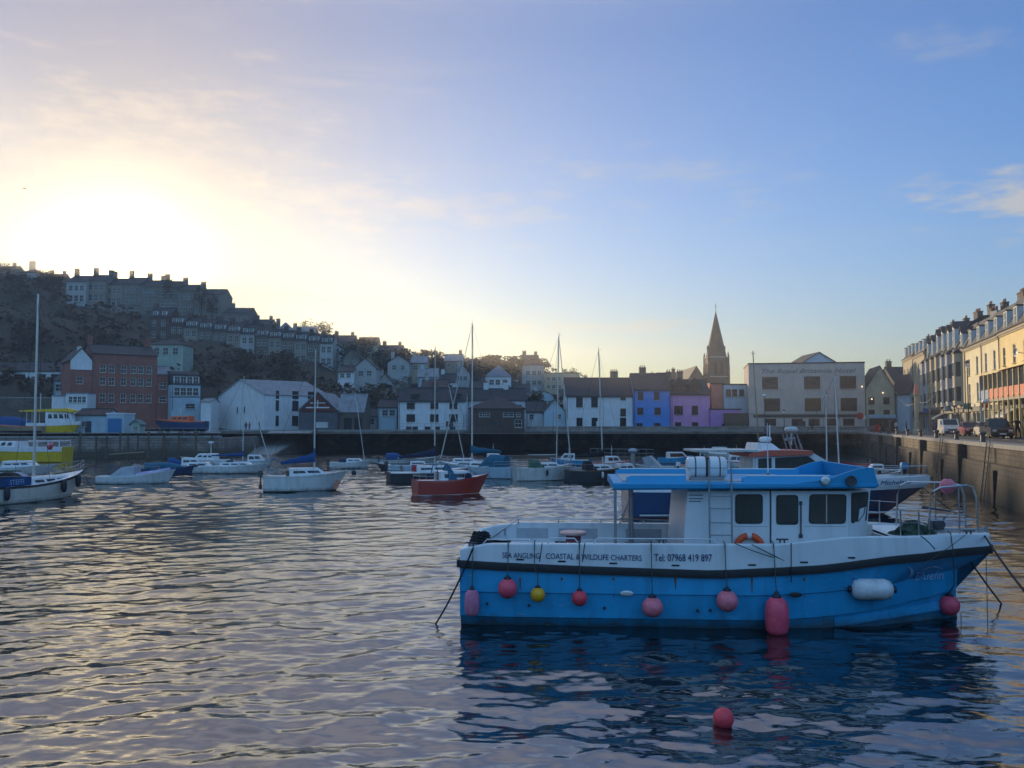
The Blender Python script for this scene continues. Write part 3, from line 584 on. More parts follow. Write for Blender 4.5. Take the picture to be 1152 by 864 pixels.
# small notice on the aft panel
g=MB()
for k,(y_,x_) in enumerate(((557,787),(561,787),(564,785))): 
    a=side_pt(775,y_,.004); b=side_pt(x_+4,y_,.004); g.box(a.x,b.x,a.y-.004,a.y,a.z-.012,a.z+.012)
g.build('notice_lines',M['grey_lettering'],house_)
# panel seams along the wheelhouse
for y_ in (592,):
    g=MB(); a=side_pt(824,y_,.002); b=side_pt(864,y_,.002); g.box(a.x,b.x,a.y-.004,a.y+.004,a.z-.006,a.z+.006); g.build('panel_seam',M['deck_grey'],house_); g=MB(); a=side_pt(905,y_,.002); b=side_pt(968,y_,.002); g.box(a.x,xs0,a.y-.004,a.y+.004,a.z-.006,a.z+.006)
g.build('panel_seam',M['deck_grey'],house_)
# roof: slab with raised brow
def rp(px,py): p=bl(px,py,-2.0); return p
prof=[rp(690,551.5),rp(985,549.5),rp(989,547),rp(988,543.5),rp(940,543.5),rp(690,543.5)]
mb=MB(); secs=[]
for yy,dz,dx in ((-2.0,-.03,0),(-1.97,0,.0),(-1.0,.02,.14),(0,.03,.2),(1.0,.02,.14),(1.97,0,0),(2.0,-.03,0)):
    q=[]
    for i,p in enumerate(prof):
        top=i>=3; q.append(Vector((p.x+(dx if 1<=i<=4 else 0),yy,p.z+(dz if top else (.04 if abs(yy)>1.98 else 0)))))
    secs.append(q)
mb.loft(secs,closed=True); roof=mb.build('wheelhouse_roof',M['blue_roof'],boat,smooth=28)
zz=rp(690,543.5).z; zc2=bl(720,535.5,-1.7).z
brow=[(895,544),(918,541),(938,537),(953,531.5),(966,527.5),(975,526),(983,526.5),(988,544)]
for sg in (-1,1):
    mb=MB(); mb.prism([Vector((rp(x,y).x,sg*1.985,rp(x,y).z)) for x,y in brow],(0,-sg*.09,0)); mb.build('roof_brow',M['blue_roof'],roof)
a=rp(983,526.5); b=rp(988,544); c=rp(970,527.2); mb=MB(); mb.loft([[(b.x-.03,y,b.z),(a.x-.03,y,a.z),(a.x-.14,y,a.z),(b.x-.14,y,b.z)] for y in (-1.89,1.89)],closed=True); mb.build('roof_visor',M['blue_roof'],roof)
for sg in (-1,1):
    for xa_,xb_,wx in ((705,772,.0),(836,940,.0)) if sg<0 else ((700,940,0),):
        a=bl(xa_,540,-1.8); b=bl(xb_,540,-1.8); mb=MB(); mb.loft([[(x,sg*1.88,zz-.02),(x,sg*1.70,zc2+dz_),(x,sg*1.64,zc2+dz_),(x,sg*1.60,zz-.02)] for x,dz_ in ((a.x,-.03),(a.x+.12,0),(b.x-.5,.0),(b.x,.02))],closed=True); mb.build('roof_coaming',M['blue_roof'],roof,smooth=20)
        mb=MB(); mb.path([(a.x+.1,sg*1.68,zc2+.012),(b.x-.1,sg*1.68,zc2+.016)],.02,6); mb.build('coaming_trim',M['white_gel'],roof)
mb=MB(); mb.box(bl(700,540,-1.6).x,bl(905,540,-1.6).x,-1.58,1.58,zz+.001,zz+.035); mb.build('roof_panel',M['deck_grey'],roof)
mb=MB(); p=rp(955,541); mb.lathe((p.x-.55,-2.02,p.z),[(.10,0),(.11,-.03),(.10,-.06),(.06,-.08)],12,'y'); mb.build('deck_light',[M['alu']],roof); mb=MB(); p=rp(957,541); mb.lathe((p.x,-2.02,p.z),[(.12,.02),(.13,-.02),(.12,-.07),(.09,-.06)],12,'y'); mb.build('deck_light',[M['dark_metal']],roof)
# roof posts
for px,yl in ((692,-1.95),(708,1.8),(711,1.2)):
    a=bl(px,552,yl); MB().path([(a.x,yl,.95),(a.x,yl,a.z+.03)],.035,8).build('roof_post',M['galv'],boat,smooth=True)
MB().path([bl(712,552,.6),bl(697,590,.6)],.02,6).build('brace',M['galv'],boat)
# ladder with tall stiles
mb=MB(); x0=bl(798,600,-1.98).x; x1=bl(823,600,-1.98).x
for x,top in ((x0,517),(x1,519)): mb.path([(x,-2.04,1.95),(x,-2.04,bl(798,top,-2.04).z)],.024,8)
for y_ in (558,572,588,602): z_=bl(810,y_,-2.04).z; mb.path([(x0,-2.04,z_),(x1,-2.04,z_)],.017,6)
for x in (x0,x1): mb.path([(x,-2.04,bl(798,548,-2).z),(x,-1.9,bl(798,548,-2).z)],.02,6)
mb.build('ladder',M['galv'],boat,smooth=True)
# deck vents and fittings in the topsides
def hy(x,z):                 # starboard topside y at x,z
    g=lerp(x,gw); t=x/LG; tb=max(0,(t-.55)/.45); return -(g+.02)
g=MB(); 
for px,py,w_,h_ in ((705,667,.30,.10),):
    p=bl(px,py,-2.2); g.lathe((p.x,hy(p.x,p.z)-.012,p.z),[(.06,0),(.062,-.02),(.03,-.03)],14,'y',Matrix.Diagonal((2.6,1,1))); 
g.build('vent',M['alu'],boat)
g=MB(); p=bl(895,669,-2.2); g.lathe((p.x,hy(p.x,p.z)-.012,p.z),[(.06,0),(.062,-.02),(.03,-.03)],14,'y',Matrix.Diagonal((2.4,1,1))); g.build('vent',M['gasket'],boat)
for px,py in ((548,679),(595,681),(680,684),(785,687),(799,686.5)):
    p=bl(px,py,-2.2); MB().lathe((p.x,-2.215,p.z),[(.03,.05),(.032,-.02),(.02,-.022)],10,'y').build('skin_fitting',M['gasket'],boat)
# grab rails
def rail(name,pts,r=.018,posts=None,par=boat,m='steel'):
    g=MB(); g.path(pts,r,6)
    for a,b in posts or []: g.path([a,b],r*.9,6)
    return g.build(name,M[m],par,smooth=True)
def bz(x): return lerp(x,zt)+.01
pts=[bl(545,610,1.95),bl(568,594,1.95),bl(583,583.5,1.95),bl(700,584,1.95),bl(768,586,1.95)]
rail('far_rail',pts,.02,[(pts[1],pts[1]-Vector((0,0,.2))),(pts[2],pts[2]-Vector((0,0,.14)))]+[(Vector((x,1.95,pts[3].z-.0)),Vector((x,1.95,zc))) for x in (2.3,3.5,4.7)])
for xa,xb in ((.55,1.75),(2.1,2.85),(3.2,6.1)):
    z_=bz(xa)+.12; rail('side_rail',[(xa,-2.1,bz(xa)),(xa+.1,-2.1,z_),(xb-.1,-2.1,z_),(xb,-2.1,bz(xb))],.018)
# pulpit
def bp(px,py,yl): return bl(px,py,yl)
zf=lambda x: lerp(x,zt)
xA=bp(1042,590,-.95).x; xB=bp(1098,590,-.3).x; zT=bp(1070,547,-.6).z
for sg in (-1,1):
    g=MB(); ya=sg*min(1.35,lerp(xA,gw)-.25); yb=sg*.35
    g.path([(xA,ya,zf(xA)),(xA+.05,ya,zT-.35),(xA+.12,ya,zT-.1),(xA+.3,ya*.97,zT),(xB-.3,yb*1.5,zT+.02),(xB-.08,yb,zT-.04),(xB,yb,zT-.3),(xB+.02,yb,zf(xB))],.024,8)
    xm=(xA+xB)/2+.15; g.path([(xm,(ya+yb)/2,zf(xm)),(xm,(ya+yb)/2*1.03,zT)],.02,6)
    g.path([(xA,ya,zf(xA)+.35),(xm,(ya+yb)/2,zf(xm)+.33),(xB,yb,zf(xB)+.33)],.012,5)
    g.build('pulpit_rail',M['steel'],boat,smooth=True)
for px in (1012,1036):
    for sg in (-1,1):
        x=bp(px,595,-1.5).x; y=sg*(lerp(x,gw)-.15); MB().path([(x,y,zf(x)),(x,y,zf(x)+.62)],.02,6).build('stanchion',M['steel'],boat)
for sg in (-1,1):
    x=bp(988,595,-1.5).x; g=MB()
    for h_ in (.6,.3): g.path([(x-.3,sg*1.8,zf(x)+h_*.95),(bp(1012,595,-1.5).x,sg*(lerp(bp(1012,595,-1.5).x,gw)-.15),zf(x)+h_),(xA,sg*min(1.35,lerp(xA,gw)-.25),zf(xA)+h_)],.007,4)
    g.build('guard_wire',M['steel'],boat)
# anchor roller, windlass, cleats
g=MB(); g.box(LG-1.1,LG+.16,-.09,.09,zf(LG)+.0,zf(LG)+.07); g.lathe((LG+.12,-.07,zf(LG)+.08),[(.05,0),(.03,.07),(.05,.14)],10,'y'); g.build('bow_roller',M['galv'],boat)
g=MB(); x=bp(1053,590,0).x; g.cb((x,0,zf(x)+.14),(.28,.3,.22)); g.lathe((x,-.3,zf(x)+.17),[(.12,0),(.06,.04),(.06,.1),(.12,.14)],12,'y'); g.build('windlass',M['dark_metal'],boat,smooth=30)
g=MB(); g.path([(x+.15,.25,zf(x)+.1),(x+.5,.3,zf(x)+.45),(x-.2,.35,zf(x)+.55)],.035,6); g.build('anchor_shank',M['dark_metal'],boat)
for px,yl in ((530,-2.0),(744,-2.07),(880,-2.07),(1090,-.9)):
    p=bl(px,610,yl); z_=bz(p.x)+.01; g=MB(); g.path([(p.x-.14,yl,z_+.08),(p.x+.14,yl,z_+.08)],.022,6); g.path([(p.x-.05,yl,z_),(p.x-.05,yl,z_+.08)],.02,6); g.path([(p.x+.05,yl,z_),(p.x+.05,yl,z_+.08)],.02,6); g.build('cleat',M['dark_metal'],boat)
# lettering on the bulwark
def text(body,size,m,par,loc,rot,shear=0,ext=.002,name='lettering',sx=1,spacing=1):
    cu=bpy.data.curves.new(name,'FONT'); cu.body=body; cu.size=size; cu.extrude=ext; cu.shear=shear; cu.space_character=spacing; cu.resolution_u=3
    o=bpy.data.objects.new('tmp',cu); COL.objects.link(o); dg=bpy.context.evaluated_depsgraph_get(); me=bpy.data.meshes.new_from_object(o.evaluated_get(dg)); bpy.data.objects.remove(o)
    me.name=name; me.materials.clear(); me.materials.append(m); o=bpy.data.objects.new(name,me); COL.objects.link(o); o.parent=par; o.location=loc; o.rotation_euler=rot; o.scale=(sx,1,1); return o
def text_between(body,p0,p1,y,size,m,par,**k):
    o=text(body,size,m,par,(p0.x,y,p0.z),(PI/2,-math.atan2(p1.z-p0.z,p1.x-p0.x),0),**k); wd=max(v.co.x for v in o.data.vertices); o.scale=((p1.x-p0.x)/wd,1,1); return o
text_between('SEA ANGLING',bl(565,627.5,-2.2),bl(607,628.5,-2.2),-2.206,.19,M['lettering'],boat)
text_between('COASTAL & WILDLIFE CHARTERS',bl(614,628.5,-2.2),bl(722,631,-2.2),-2.206,.19,M['lettering'],boat)
text_between('Tel: 07968 419 897',bl(736,631,-2.2),bl(801,631.5,-2.2),-2.206,.24,M['lettering'],boat,ext=.004)
# name and emblem at the bow: lie on the slanting flare
p0=bl(1029,653,-1.80); p1=bl(1062,650.5,-1.5)
def flare(px,py):            # shoot onto the real hull surface
    from mathutils.bvhtree import BVHTree
    global _bvh
    try: _bvh
    except NameError: _bvh=BVHTree.FromPolygons([v.co for v in ho.data.vertices],[p.vertices for p in ho.data.polygons])
    a=bl(px,py,-4); b=bl(px,py,0); d=(b-a).normalized(); h=_bvh.ray_cast(a,d); return (h[0]-d*.02) if h[0] else bl(px,py,-1.8)
o=text('Bluefin',.34,M['pale_lettering'],boat,(0,0,0),(0,0,0),shear=.35,ext=.004,name='bow_name'); wd=max(v.co.x for v in o.data.vertices)
for v in o.data.vertices:
    u=v.co.x/wd; h=v.co.y/.25; top=v.co.z>0; px=1028+34*u; py=653-2.0*u-9.5*h
    p=flare(px,py); v.co=p+Vector((0,-.012 if top else 0,0))
secs=[]
for k in range(8):
    px=938+129*k/7; py=704-20*(k/7)**1.1; a=flare(px,py-9); b=flare(px,py); w_=.075*min(1,(k+.3)/1.5); secs.append([a+Vector((0,.03,0)),a+Vector((0,-.012,0)),b+Vector((0,-w_,.02)),b+Vector((0,-w_*.8,-.02)),b+Vector((0,.03,-.01))])
mb=MB(); mb.loft(secs,closed=True); mb.build('spray_rail',M['blue_hull'],boat,smooth=20)
for k,px in enumerate((585,632,690,760,846,905,960)):
    p=bl(px,634 if px<800 else 632,-2.2); yy=-(lerp(p.x,gw))+.0; zz3=lerp(p.x,zs)+.16
    MB().box(p.x-.09,p.x+.09,yy-.012,yy+.02,zz3,zz3+.035).build('scupper',M['gasket'],boat)
    g_=MB(); z1_=lerp(p.x,zs)-.10; x_=p.x+.03*(k%3-1); q0=[flare(px-1.0-.3*(k%2),650+0),flare(px+1.2,650),flare(px+.5,664+4*(k%3)),flare(px-.3,662+4*(k%3))]; g_.poly([v+Vector((0,.012,0)) for v in q0]); g_.build('rust_streak',M['rust'],boat)
def ribbon(name,pts,ws):
    g=MB(); A=[];B=[]
    for (x,y),w_ in zip(pts,ws): A.append(flare(x,y-w_)); B.append(flare(x,y+w_))
    for i in range(len(A)-1): g.poly([A[i],A[i+1],B[i+1],B[i]])
    g.build(name,M['pale_lettering'],boat)
ribbon('emblem_arc',[(1036+26*t/10,642.5-5*math.sin(PI*t/10*.9)) for t in range(11)],[.15+.8*math.sin(PI*t/10) for t in range(11)])
g=MB(); A=[];B=[]
for t in range(11):
    y=636+16*t/10; x=1020+8*math.sin(PI*(t/10)**.9); w_=3.2*math.sin(PI*t/10); A.append(flare(x-w_,y)); B.append(flare(x,y))
for i in range(10): g.poly([A[i],A[i+1],B[i+1],B[i]])
g.build('emblem_crescent',M['pale_lettering'],boat)
# ---- things hung on or standing on the boat (top level)
def WB(p): return BO+BU*p.x+BV*p.y+Vector((0,0,p.z))
def fender(px,py,rpx,hpx,m,label,ytop=611,horizontal=False,toppx=None):
    d=21.5-(.0); r=rpx*.0206; h=hpx*.0206
    p=bl(px,py,-2.2-r*.8-.03); 
    if p.x>9:
        q_=flare(px,py-(7 if px>1050 else 0)); p=bl(px,py,q_.y-r*.9)
    t=thing('fender',label,'fender',WB(p),TH,'fenders hung along the blue boat')
    g=MB()
    if horizontal:
        L2=h; g.lathe((0,0,0),[(r*.35,-L2),(r*.8,-L2*.88),(r,-L2*.6),(r,L2*.6),(r*.8,L2*.88),(r*.35,L2)],18,'x'); g.build('body',m,t,smooth=50)
        g=MB(); g.lathe((0,0,0),[(r*.3,L2*.98),(r*.34,L2*1.15)],10,'x'); g.build('end_cap',M['black_fender'],t); g=MB(); g.lathe((0,0,0),[(r*.34,-L2*1.15),(r*.3,-L2*.98)],10,'x'); g.build('end_cap',M['black_fender'],t)
        g=MB(); a=Vector((-L2*1.1,0,0)); q=bl(845,612,-2.2)-p; g.path([a,a*.5+q*.5+Vector((0,-.05,-.05)),q+Vector((0,-.08,0))],.012,5); g.build('lanyard',M['rope'],t)
        return t
    if hpx>rpx*1.25: g.lathe((0,0,0),[(r*.3,-h),(r*.75,-h*.93),(r*.97,-h*.7),(r,-h*.2),(r,h*.3),(r*.9,h*.7),(r*.6,h*.92),(r*.32,h)],18)
    else: g.lathe((0,0,0),[(r*.05,-h)]+[(r*math.sin(PI*k/12),-h*math.cos(PI*k/12)) for k in range(1,11)]+[(r*.36,h*.97)],20)
    g.build('body',m,t,smooth=55)
    MB().lathe((0,0,0),[(r*.42,h*.9),(r*.40,h*1.04),(r*.2,h*1.2),(r*.16,h*1.3)],12).build('end_cap',M['black_fender'],t,smooth=30)
    zt_=bz(p.x)+.02-p.z; yy=-(p.y)-2.26 if 0 else (-(lerp(p.x,gw))-.12-p.y)
    tx=((toppx-px)*.0206 if toppx else 0)
    g=MB(); g.path([(0,0,h*1.25),(0,(yy)*.8,h*1.25+.25),(tx,yy-.0,lerp(p.x,zs)-p.z+.02),(tx,yy+.12,zt_),(tx,yy+.3,zt_+.03)],.014,6); g.build('lanyard',M['rope'],t)
    return t
fender(531,678,8.5,15,M['dusty_fender'],'long faded pink fender hanging nearest the stern of the blue boat')
fender(571,662,11,11.5,M['hot_fender'],'bright pink round fender, the higher one beside the yellow fender')
fender(605,669,8.5,8.5,M['yellow_fender'],'small yellow round fender on the side of the blue boat',toppx=601)
fender(652,673,8.8,9,M['red_fender'],'small bright red-pink round fender between the yellow fender and the boat centre')
fender(734,683,12,11.5,M['pink_fender'],'dusty pink round fender with pale top, under the start of the phone number')
fender(818,676,12,12,M['pink_fender'],'pink round fender hanging below the orange lifebuoy')
fender(874,693,13,21,M['hot_fender'],'largest long pink fender hanging below the wheelhouse door, touching the water')
fender(981,663,12,23,M['white_fender'],'white sausage fender lying sideways along the blue bow',horizontal=True)
fender(1068,681,12,12,M['hot_fender'],'pink round fender hanging under the bow of the blue boat',toppx=1066)
def ballbuoy(px,py,r,yl,m,label,name='buoy'):
    p=bl(px,py,yl); t=thing(name,label,'buoy',WB(p),TH); MB().ball((0,0,0),r,None,r*1.05,20,12).build('float',m,t,smooth=True); MB().lathe((0,0,0),[(r*.3,r*.95),(r*.25,r*1.2)],10).build('eye',M['black_fender'],t); return t
ballbuoy(1066,547,.19,-.25,M['pink_fender'],'pink round buoy hung on top of the bow rail of the blue boat')
p=G(814,814); t=thing('mooring_buoy','bright pink mooring buoy floating alone in front of the blue boat','buoy',(p.x,p.y,.02)); MB().ball((0,0,.06),.165,None,.17,24,14).build('float',M['red_fender'],t,smooth=True); g=MB(); g.lathe((0,0,0),[(.05,-.35),(.05,-.1)],8); g.path([(0,0,-.3),(.1,.1,-1.5)],.02,5); g.build('mooring_line',M['rope_dark'],t)
# lifebuoy
p=side_pt(843,617,.09); t=thing('lifebuoy','orange lifebuoy with white bands leaning against the wheelhouse side','lifebuoy',WB(p),TH)
g=MB(); Rr,rr_=.30,.078
def torus(g,R_,r_,a0,a1,n=10,m=10,yy=0):
    secs=[[(( (R_+r_*math.cos(2*PI*j/m))*math.cos(a0+(a1-a0)*i/n)),yy+r_*math.sin(2*PI*j/m)*.8,((R_+r_*math.cos(2*PI*j/m))*math.sin(a0+(a1-a0)*i/n))) for j in range(m)] for i in range(n+1)]
    g.loft(secs,closed=True)
for k in range(4): torus(g,Rr,rr_,R(90*k+9),R(90*k+81))
g.build('ring',M['orange_ring'],t,smooth=True)
for k in range(4): g=MB(); torus(g,Rr,rr_+.003,R(90*k-9),R(90*k+9),3); g.build('band',M['white_fender'],t,smooth=True)
# life raft canister
a=bl(772,533,-1.1); b=bl(817,533,-1.1); zz2=rp(690,543.5).z+.04; L2=(b.x-a.x)/2; r=.27
t=thing('liferaft_canister','white liferaft canister with black straps lying on the blue roof','liferaft',WB(Vector(((a.x+b.x)/2,-1.1,zz2+r+.03))),TH)
g=MB(); sq=[]
for h_,s_ in ((-L2,.55),(-L2*.97,.8),(-L2*.88,.97),(-L2*.5,1),(L2*.5,1),(L2*.88,.97),(L2*.97,.8),(L2,.55)):
    sq.append([(h_,r*1.15*s_*(abs(math.cos(q))**.7)*(1 if math.cos(q)>0 else -1),r*s_*(abs(math.sin(q))**.7)*(1 if math.sin(q)>0 else -1)) for q in [2*PI*k/24 for k in range(24)]])
g.loft(sq,closed=True); g.build('shell',M['white_gel'],t,smooth=40)
for x,w_ in ((-L2*.6,.012),(0,.05),(L2*.6,.012)):
    g=MB(); g.loft([[(x+dx,(r*1.15+.008)*(abs(math.cos(q))**.7)*(1 if math.cos(q)>0 else -1),(r+.008)*(abs(math.sin(q))**.7)*(1 if math.sin(q)>0 else -1)) for q in [2*PI*k/24 for k in range(24)]] for dx in (-w_,w_)],closed=True); g.build('strap',M['black_rubber'],t)
g=MB(); g.box(-L2*1.01,L2*1.01,-r*1.16,r*1.16,-.012,.012); g.build('seam',M['deck_grey'],t)
g=MB(); g.box(-L2*.8,L2*.8,-r,r,-r-.06,-r*.8); g.build('cradle',M['galv'],t)
# radio aerial and small whip on the roof
p=bl(864,537,-.9); t=thing('whip_aerial','thin white whip aerial with chrome base on the blue roof','aerial',WB(p),TH); MB().path([(0,0,-.05),(0,0,.12)],.035,8).build('base',M['steel'],t); MB().path([(0,0,.1),(.0,0,1.35)],.018,6,r1=.006).build('rod',M['white_gel'],t)
# clutter: bait table, net heap, tender rope coil
p=bl(645,599,.2); t=thing('bait_table','round pink-topped bait table on a dark red pedestal in the cockpit','table',WB(Vector((p.x,p.y,.93))),TH)
hh=p.z-.93; MB().lathe((0,0,0),[(.34,hh-.05),(.36,hh-.01),(.33,hh+.03)],24).build('table_top',mat('pink_top',(.62,.36,.32),.4,.1),t,smooth=30); MB().lathe((0,0,0),[(.26,0),(.2,.3),(.2,hh-.05)],16).build('pedestal',mat('dark_red_plastic',(.22,.05,.07),.5,.1),t,smooth=30)
p=bl(700,604,.6); t=thing('fish_box','dark plastic fish box standing in the cockpit','crate',WB(Vector((p.x,p.y,.93))),TH); g=MB(); g.box(-.45,.45,-.28,.28,0,.06); [g.box(*q) for q in ((-.45,-.41,-.28,.28,.06,.62),(.41,.45,-.28,.28,.06,.62),(-.41,.41,-.28,-.24,.06,.62),(-.41,.41,.24,.28,.06,.62))]; g.build('box',M['navy_cloth'],t); g=MB(); g.path([(-.46,-.29,.62),(.46,-.29,.62),(.46,.29,.62),(-.46,.29,.62)],.03,6,closed=True); g.build('box_rim',M['dark_metal'],t)
p=bl(541,606,-1.2); t=thing('coiled_hose','black coiled hose heaped at the stern corner of the blue boat','hose',WB(Vector((p.x,p.y,1.80))),TH); g=MB(); pts=[]
for k in range(70): q=k*.45; rr2=.30-.002*k; pts.append((rr2*math.cos(q),.7*rr2*math.sin(q),.03+k*.0042+.02*math.sin(k*1.7)))
g.path(pts,.035,6); g.build('coil',M['rope_dark'],t,smooth=True)
rnd=random.Random(11)
p=bl(1028,592,-.9); t=thing('net_heap','heap of green and black netting on the foredeck of the blue boat','net',WB(Vector((p.x,p.y,lerp(p.x,zt)-.04))),TH)
g=MB(); ring=[]
for j in range(7):
    z_=j/6; q=[]
    for k in range(16): a=2*PI*k/16; rr2=(.40*math.cos(z_*1.45)+.02)*(1+.28*math.sin(3*a+j*.8)+.15*rnd.uniform(-1,1)); q.append((rr2*math.cos(a)*1.15,rr2*math.sin(a),z_*.30+.05*rnd.uniform(-1,1)*z_))
    ring.append(q)
g.loft(ring,closed=True); g.build('netting',M['net_green'],t,smooth=True); g=MB()
for k in range(9):
    a=rnd.uniform(0,6.28); g.path([(.5*math.cos(a),.4*math.sin(a),.03),(.3*math.cos(a+.5),.25*math.sin(a+.5),.28),(.1*math.cos(a+2),.1*math.sin(a+2),.36),(.4*math.cos(a+2.5),.35*math.sin(a+2.5),.05)],.014,5)
g.build('rope_turns',M['rope'],t)
# mooring ropes (top level)
def catenary(a,b,sag,n=14): return [a.lerp(b,i/n)-Vector((0,0,sag*4*(i/n)*(1-i/n))) for i in range(n+1)]
def rope(name,label,a,b,sag=.1,r=.02,m='rope_dark'): return MB().path(catenary(Vector(a),Vector(b),sag),r,6).build(name,M[m],None,smooth=True,label=label,cat='rope')
e=G(487,702); rope('mooring_rope','dark stern mooring rope dropping into the water left of the blue boat',WB(bl(532,617,-2.3)),(e.x,e.y,-.1),.12,.022)
e=P(1158,672,17.2); rope('mooring_rope','dark bow rope running off the right edge of the picture',WB(bl(1106,600,-.3)),e,.05,.026)
e=G(1128,679); rope('mooring_chain','rusty anchor chain slanting from the blue bow into the water',WB(bl(1092,632,-.75)),(e.x,e.y,-.05),.02,.024)
p=bl(1109,612,-.55); q=WB(p); rope('hanging_line','thin line hanging straight down from the tip of the blue bow',q,(q.x,q.y,-.6),0,.009,'blue_rope')
p=bl(1081,690,-1.3); q=WB(p); rope('hanging_line','thin line hanging beside the pink bow fender into the water',q,(q.x,q.y,-.6),0,.009,'rope')
q0=WB(bl(826,611,-2.32)); q1=WB(bl(870,627,-2.34)); q2=WB(bl(962,661,-2.36))
rope('fender_line','slack thin line running along the white bulwark towards the white fender',q0,q1,.02,.012,'rope')
q0=WB(bl(1036,603,-1.95)); q1=WB(bl(1052,618,-1.93)); rope('looped_rope','short dark rope looped over the white bow bulwark',q0,q1,-.02,.014,'blue_rope')
q0=WB(bl(1086,602,-1.35)); q1=WB(bl(1040,634,-1.95)); rope('thin_lashing','thin pale lashing slanting across the white bow bulwark',q0,q1,.02,.008,'rope')
for px in (610,658,890):
    q=WB(bl(px,611,-2.28)); q1=WB(bl(px-(3 if px<800 else 0),655 if px>800 else 632,-2.3)); rope('spare_line','loose dark line hanging over the white side %s'%{610:'above the yellow fender',658:'above the small red fender',890:'below the wheelhouse door'}[px],q,q1,.0,.013,'rope_dark')
# ------------------------------------------------------------------ the other boats
def make_boat(name,label,px,py,L,head,B=None,D=.75,hullm='white_hull',cat='boat',bow_rise=.35,rake=.14,transom=.75,stripe=None,anti='antifoul',deck='white_gel',z0=0,cabin=None,Y=None,draft=.35,group='boats moored in the harbour',sf=.88):
    """px,py: picture position of the middle of the near waterline. head: direction of the bow, 0 = +X."""
    B=B or L*.34
    c=G(px,py) if Y is None else P(px,py,Y)
    if Y is not None: z0=c.z
    h=R(head); fx_,fy_=math.cos(h),math.sin(h)
    c=Vector((c.x,c.y,z0)); 
    side=Vector((-fy_,fx_,0)); 
    vw=Vector((c.x,c.y,0)).normalized()
    if side.dot(vw)<0: side=-side
    c=c+side*(B*.45*side.dot(vw))
    o=c-Vector((fx_,fy_,0))*L*.5
    t=thing(name,label,cat,o,h,group)
    NSt=16
    def hb(u): return B/2*(transom+(1-transom)*math.sin(min(1,u/.45)*PI/2))*(1-max(0,(u-.45)/.55)**2.3)
    def sh(u): return D+bow_rise*max(0,u-.25)**1.6*1.5+.05*(1-u)**3
    t['_x']=0; del t['_x']
    mb=MB(); secs=[]
    for i in range(NSt+1):
        u=i/NSt; b=max(hb(u),.015); s_=sh(u); X=u*L; xr=lambda k:u*L*(1-rake*k)+.0
        half=[(xr(1.25)+.03*L*(1-u),0,-draft*(1-.5*u**3)),(xr(1.1),b*.62,-draft*.45),(xr(1.0),b*.90,-.02),(xr(.98),b*.905,.06),(xr(.62),b*.965,s_*.42),(xr(.15),b*.995,s_*sf-.02),(xr(.1),b*1.012,s_*sf),(X,b*1.0,s_)]
        secs.append([Vector((a,-q,z)) for a,q,z in half][::-1]+[Vector((a,q,z)) for a,q,z in half[1:]])
    n=len(secs[0]); ids=[[mb.V(p) for p in q] for q in secs]
    for A,Bq in zip(ids,ids[1:]):
        for k in range(n-1):
            zm=(mb.v[A[k]][2]+mb.v[A[k+1]][2])/2
            mb.k=1 if zm<.03 else (2 if (stripe and k in (0,n-2)) else 0); mb.Fc((A[k],A[k+1],Bq[k+1],Bq[k]))
    mb.k=0; mb.Fc(ids[0][::-1]); mb.Fc(ids[-1])
    mb.build('hull',[M[hullm],M[anti],M[stripe or hullm]],t,smooth=28)
    mb=MB(); prev=None
    for i in range(NSt+1):
        u=i/NSt; b=max(hb(u)-.03,.01); z=sh(u)-.05; X=u*L-(.05 if i==NSt else 0)
        row=[(X,-b,z),(X,0,z+.04),(X,b,z)]
        if prev: mb.poly([prev[0],row[0],row[1],prev[1]]); mb.poly([prev[1],row[1],row[2],prev[2]])
        prev=row
    mb.build('deck',M[deck],t)
    if z0<.5 and L>4 and Y is None: g=MB(); a=Vector((L*.97,0,sh(1)-.1)); e=Vector((L+2.2,.3,-.4-z0)); g.path([a,a.lerp(e,.5)-Vector((0,0,.12)),e],.02,4); g.build('mooring_line',M['rope_dark'],t)
    t_=dict(t=t,L=L,B=B,hb=hb,sh=sh,o=o,h=h,c=c); return t_
